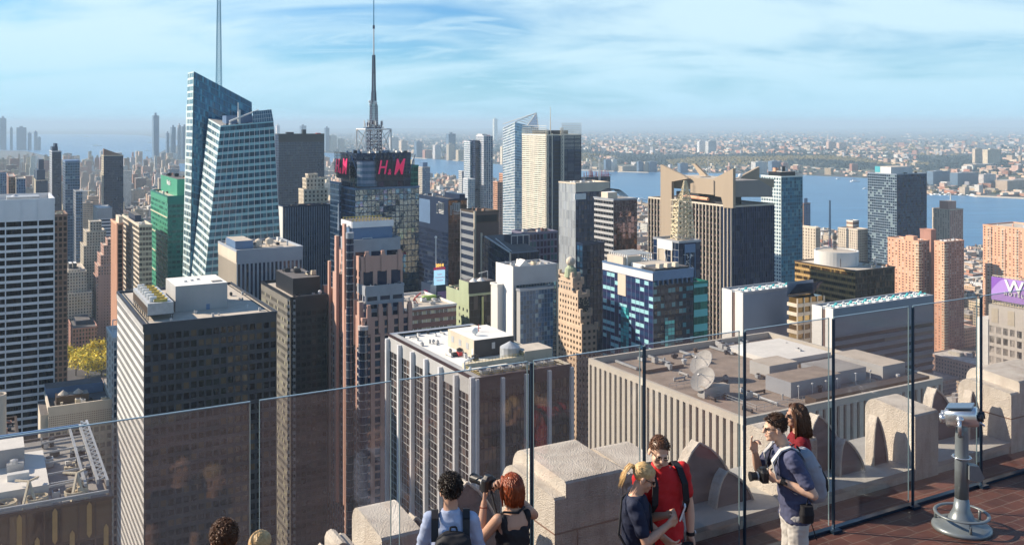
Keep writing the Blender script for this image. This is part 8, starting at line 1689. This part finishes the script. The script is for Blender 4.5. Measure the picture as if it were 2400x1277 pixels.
    if glasses:
        g = MB()
        for sx in (-1, 1):
            if glasses == 'sun': g.ell((sx*.031, .094, .004), (.026, .006, .019), LENS)
            else: torus_pts = [V((sx*.031+.023*math.cos(a), .095, .004+.017*math.sin(a))) for a in [2*math.pi*i/14 for i in range(15)]]; [g.tube(p, q, .0028, BLK, n=5) for p, q in zip(torus_pts, torus_pts[1:])]
            g.tube((sx*.054, .090, .010), (sx*.080, -.01, .008), .003, BLK, n=5)
        g.tube((-.010, .097, .008), (.010, .097, .008), .003, BLK, n=5); g.v = [tuple(MH @ V(p)) for p in g.v]; g.build('glasses', root, True)
    return root, M, MH
def held(name, label, cat, M, build, loc=(0, 0, 0)):
    root = thing(name, M @ V(loc), label, cat); return root
def put(root, name, mb, M, smooth=False): mb.v = [tuple(M @ V(p)) for p in mb.v]; return mb.build(name, root, smooth)
HB = mplain('hair_brown', (.060, .030, .016), .4, .3, 30); HD = mplain('hair_dark', (.022, .014, .010), .38, .3, 30); HR = mplain('hair_red', (.26, .055, .018), .32, .3, 40); HL = mplain('hair_blond', (.62, .42, .20), .4, .3, 40); HC = mplain('hair_chestnut', (.11, .048, .022), .4, .35, 30)
NAVY = mplain('cloth_navy', (.085, .095, .17), .85, .18, 6); DNAVY = mplain('cloth_deep_navy', (.012, .018, .045), .8, .25, 6); RED = mplain('cloth_red', (.55, .018, .022), .8, .15, 6); DRED = mplain('cloth_crimson', (.22, .008, .016), .8, .2, 6); LBLUE = mplain('cloth_pale_blue', (.42, .50, .68), .85, .12, 8); PALE = mplain('cloth_pale_grey', (.60, .58, .54), .85, .10, 6); WHITE = mplain('cloth_white', (.66, .65, .62), .85, .1, 6); BAG = mplain('bag_grey', (.31, .33, .38), .75, .12, 6); CAMB = mplain('camera_black', (.02, .02, .022), .4, .2, 10, 0, .5)
def camera_thing(label, M, loc, yaw_, lens=.11):
    LM = M @ Matrix.Translation(loc) @ Matrix.Rotation(rad(yaw_), 4, 'Z'); r = thing('camera', M @ V(loc), label, 'camera'); b = MB()
    loft(b, [((0, 0, -.05), .070, .034), ((0, 0, .035), .068, .034), ((0, .0, .045), .05, .03), ((0, .005, .068), .026, .028)], CAMB, 14, .5); put(r, 'camera_body', b, LM)
    l_ = MB(); l_.tube((0, .03, -.005), (0, .03+lens*.55, -.005), .036, CAMB, n=16); l_.tube((0, .03+lens*.55, -.005), (0, .03+lens, -.005), .033, CAMB, .042, 16); l_.tube((0, .05, -.005), (0, .062, -.005), .038, M_['galvanised'], n=16); put(r, 'lens', l_, LM); return r
def backpack(label, M, loc, w_, dp, hh, m, trim, sx, tilt=0.0, lean=0.0):
    LM = M @ Matrix.Translation(loc) @ Matrix.Rotation(tilt, 4, 'X'); r = thing('backpack', M @ V(loc), label, 'backpack'); b = MB(); loft(b, [((0, 0, -hh/2), w_*.42, dp*.40), ((0, -.01, -hh*.40), w_*.5, dp*.5), ((0, -.015, -hh*.1), w_*.5, dp*.55), ((0, -.005, hh*.2), w_*.46, dp*.48), ((0, .01, hh*.42), w_*.36, dp*.38), ((0, .02, hh*.5), w_*.22, dp*.25)], m, 20, .7)
    fuse(b, 'bag_body', r, LM, .009, m, .006, 5)
    p = MB(); loft(p, [((0, -dp*.5, -hh*.36), w_*.33, dp*.16), ((0, -dp*.56, -hh*.15), w_*.34, dp*.18), ((0, -dp*.48, hh*.08), w_*.29, dp*.12)], trim, 16, .7); fuse(p, 'front_pocket', r, LM, .009, trim, .004, 8)
    for s_ in (-1, 1):
        q = MB(); pts = [V((s_*sx, loc[1]+dp*.35, loc[2]+hh*.34)), V((s_*sx, loc[1]+dp*.5+.02, 1.445)), V((s_*sx, lean-.03, 1.485)), V((s_*sx*1.05, lean+.06, 1.455)), V((s_*sx*1.12, lean+.135, 1.36)), V((s_*sx*1.2, lean*.6+.145, 1.22)), V((s_*sx*1.35, .06, 1.10)), V((s_*sx*1.1, loc[1]+dp*.3, loc[2]-hh*.36))]
        for a, c in zip(pts, pts[1:]): d = c-a; q.box(a-V((.026, 0, 0)), V((.052, 0, 0)), d, V((0, .010, .010)), trim if m is not BAG else STRAP)
        put(r, 'strap', q, M)
    q = MB(); pts = [V((-.03, .04, hh*.48)), V((-.02, .05, hh*.56)), V((.02, .05, hh*.56)), V((.03, .04, hh*.48))]; [q.tube(a, c, .008, trim, n=6) for a, c in zip(pts, pts[1:])]; q.tube((-w_*.4, -dp*.42, hh*.18), (w_*.4, -dp*.42, hh*.18), .004, trim, n=5); put(r, 'handle', q, LM); return r
# man in the navy T-shirt
r, M, MH = person('man in a navy T-shirt and pale trousers, one finger raised toward his face, facing left', 1864, 8.07, 92, 1.71, NAVY, PALE, 'short', HB, 11, lean=.10, hfwd=.06, hp=-6, lel=(-.27, -.07, 1.13), lwr=(-.13, .185, 1.215), rel=(.24, .26, 1.18), rwr=(.10, .33, 1.385), rdir=(-.15, .15, 1), rpn=(-.9, -.4, .2), lpn=(.9, -.2, .3), lc=.65, rc=.7, pt=True, skin=SKIN2, glasses='clear', sleeve=.72)
w_ = MB(); p = V((-.145, .160, 1.205)); d_ = V((.14, .255, .085)).normalized(); w_.tube(p-d_*.016, p+d_*.016, .034, BLK, n=12); w_.box(p-d_*.014+V((-.04, -.01, -.012)), d_*.028, V((-.012, 0, .0)), V((0, 0, .026)), BLK); put(r, 'watch', w_, M)
camera_thing('black camera with a stubby lens held at his waist by the man in navy', M, (-.04, .30, 1.225), 8, .09)
backpack('pale grey and white backpack with a dark base on the man in navy', M, (0, -.12, 1.22), .30, .19, .44, BAG, BLK, .10, rad(-12), .10)
b = thing('pouch', M @ V((-.19, -.03, .98)), 'small black camera pouch hanging at the hip of the man in navy', 'pouch'); q = MB(); loft(q, [((-.2, -.03, .88), .045, .055), ((-.205, -.03, .95), .05, .06), ((-.2, -.03, 1.02), .04, .05)], BLK, 14, .6); put(b, 'pouch_body', q, M); q = MB(); q.tube((-.2, -.03, 1.02), (-.17, -.08, 1.15), .006, BLK); q.tube((-.2, -.06, .90), (-.2, -.12, .72), .005, BLK); put(b, 'strap', q, M)
b = thing('camera_strap', M @ V((0, .1, 1.45)), 'thin black strap running from the neck of the man in navy to his camera', 'strap'); q = MB(); pts = [(-.07, .03, 1.50), (-.075, .16, 1.45), (-.07, .20, 1.33), (-.08, .26, 1.25)]; [q.tube(a, c, .006, BLK, n=5) for a, c in zip(pts, pts[1:])]; pts = [(.07, .03, 1.50), (.05, .20, 1.42), (.02, .26, 1.25)]; [q.tube(a, c, .006, BLK, n=5) for a, c in zip(pts, pts[1:])]; put(b, 'strap_band', q, M)
# woman behind him
person('dark-haired woman with sunglasses and a dark red top, standing behind the man in navy', 1872, 8.62, 78, 1.63, DRED, DNAVY, 'long', HC, 21, hy=8, hp=-2, hr=0, skin=SKIN, glasses='sun', slim=.92, sleeve=.9)
# couple with the phone
r, M, MH = person('man in a red polo shirt and glasses, looking down at the phone beside him', 1552, 7.5, -162, 1.74, RED, BLK, 'tight', HC, 31, hp=-21, hy=-8, hfwd=.04, hr=-7, hx=.06, lel=(-.245, .0, 1.12), lwr=(-.235, .04, .88), rel=(.25, .05, 1.14), rwr=(.12, .24, 1.02), lpn=(.8, .5, 0), glasses='clear', sleeve=.62, collar=True, skin=SKIN2)
w_ = MB(); p = V((-.236, .033, .915)); w_.tube(p-UZ*.014, p+UZ*.014, .034, BLK, n=12); w_.tube(p+V((-.034, .0, 0)), p+V((-.044, .0, 0)), .02, M_['pale_metal'], n=12); put(r, 'watch', w_, M)
backpack('black backpack with wide straps worn by the man in the red shirt', M, (0, -.20, 1.22), .32, .17, .44, BLK, mplain('strap_black', (.014, .014, .018), .7, .2, 9), .115, rad(-4), 0)
b = thing('belt_pouch', M @ V((.05, .15, .86)), 'small black pouch held at the belt of the man in red', 'pouch'); q = MB(); loft(q, [((-.15, .12, .80), .06, .03), ((-.15, .12, .88), .06, .03)], BLK, 12, .5); put(b, 'pouch_body', q, M)
r, M, MH = person('blond woman with a ponytail and sunglasses in a navy dress, holding a phone', 1490, 7.25, -98, 1.60, DNAVY, DNAVY, 'tail', HL, 41, hp=-28, hy=2, hfwd=.05, lel=(-.21, .09, 1.18), lwr=(-.07, .27, 1.275), rel=(.225, .085, 1.155), rwr=(.07, .275, 1.255), lpn=(1, .1, .3), rpn=(-1, .1, .3), lc=.75, rc=.75, slim=.92, dress=True, glasses='sun', sleeve=.68)
b = thing('phone', M @ V((0, .39, 1.32)), 'white smartphone held up by the blond woman in the navy dress', 'phone'); q = MB(); q.box((-.035, .36, 1.27), (.07, .0, 0), (0, .012, -.003), (0, .045, .125), WHT); put(b, 'phone_body', q, M); q = MB(); q.box((-.031, .358, 1.277), (.062, .0, 0), (0, .003, -.001), (0, .040, .110), LENS); put(b, 'screen', q, M)
b = thing('handbag', M @ V((.22, .1, .86)), 'black shoulder bag with a brass clasp bar hanging by the blond woman', 'handbag'); q = MB(); loft(q, [((.225, .09, .78), .045, .12), ((.23, .09, .86), .055, .125), ((.225, .09, .99), .045, .115), ((.22, .09, 1.005), .03, .11)], BLK, 16, .5); put(b, 'bag_body', q, M); q = MB(); q.box((.278, .02, .965), (.006, 0, 0), (0, .13, 0), (0, 0, .010), M_['bronze_gold']); put(b, 'clasp', q, M)
q = MB(); pts = [(.215, -.02, 1.0), (.14, -.14, 1.18), (-.06, -.115, 1.40), (-.11, .0, 1.485), (-.03, .12, 1.36), (.15, .14, 1.14), (.22, .19, 1.0)]; [q.tube(a, c, .011, BLK, n=6) for a, c in zip(pts, pts[1:])]; put(b, 'strap', q, M)
# backpack man seen from behind
r, M, MH = person('man with dark curly hair in a pale blue shirt, seen from behind', 1056, 6.72, 4, 1.69, LBLUE, DNAVY, 'curly', HD, 51, hy=14, hp=-10, lel=(-.215, .05, 1.13), lwr=(-.14, .26, 1.06), rel=(.215, .05, 1.13), rwr=(.14, .26, 1.06), slim=.86, sleeve=1.9, collar=True)
backpack('black backpack on the man in the pale blue shirt', M, (.02, -.205, 1.14), .34, .20, .50, BLK, mplain('bag_black', (.028, .028, .032), .6, .2, 9), .115, rad(-4), 0)
# red-haired woman with a camera
r, M, MH = person('woman with a straight red bob and a black sleeveless top, photographing the view', 1202, 6.95, 32, 1.61, BLK, mplain('skirt_print', (.20, .14, .24), .8, .6, 30), 'bob', HR, 61, hy=14, hp=-4, lel=(-.22, .15, 1.20), lwr=(-.13, .235, 1.46), rel=(.27, .10, 1.32), rwr=(.05, .19, 1.56), ldir=(.25, .3, 1), lpn=(.8, -.5, 0), rpn=(-.6, -.4, 0), lc=.7, rc=.7, slim=.84, tank=True)
w_ = MB(); p = V((-.142, .225, 1.425)); w_.tube(p-UZ*.012, p+UZ*.012, .031, mplain('strap_tan', (.30, .09, .05), .6, .1, 9), n=12); put(r, 'watch', w_, M)
camera_thing('black camera with a long lens raised to the eye of the red-haired woman', M, (-.075, .255, 1.60), 12, .17)
b = thing('camera_strap', M @ V((0, -.08, 1.45)), 'black camera strap around the neck of the red-haired woman', 'strap'); q = MB(); pts = [(-.085, .20, 1.56), (-.10, .08, 1.40), (-.10, -.03, 1.47), (0, -.085, 1.462), (.09, -.03, 1.47), (.07, .12, 1.44), (-.0, .22, 1.56)]; [q.tube(a, c, .010, BLK, n=5) for a, c in zip(pts, pts[1:])]; put(b, 'strap_band', q, M)
# two heads at the lower edge
person('man with curly chestnut hair, only his head showing at the lower edge', 524, 5.93, 6, 1.68, DNAVY, BLK, 'curly', HC, 71, hy=8)
person('blond person with a small ponytail, head showing beside the curly-haired man', 608, 6.10, -14, 1.55, DNAVY, BLK, 'tail', HL, 81, hy=0, hp=-6, slim=.92)

bpy.data.scenes.remove(TMP)
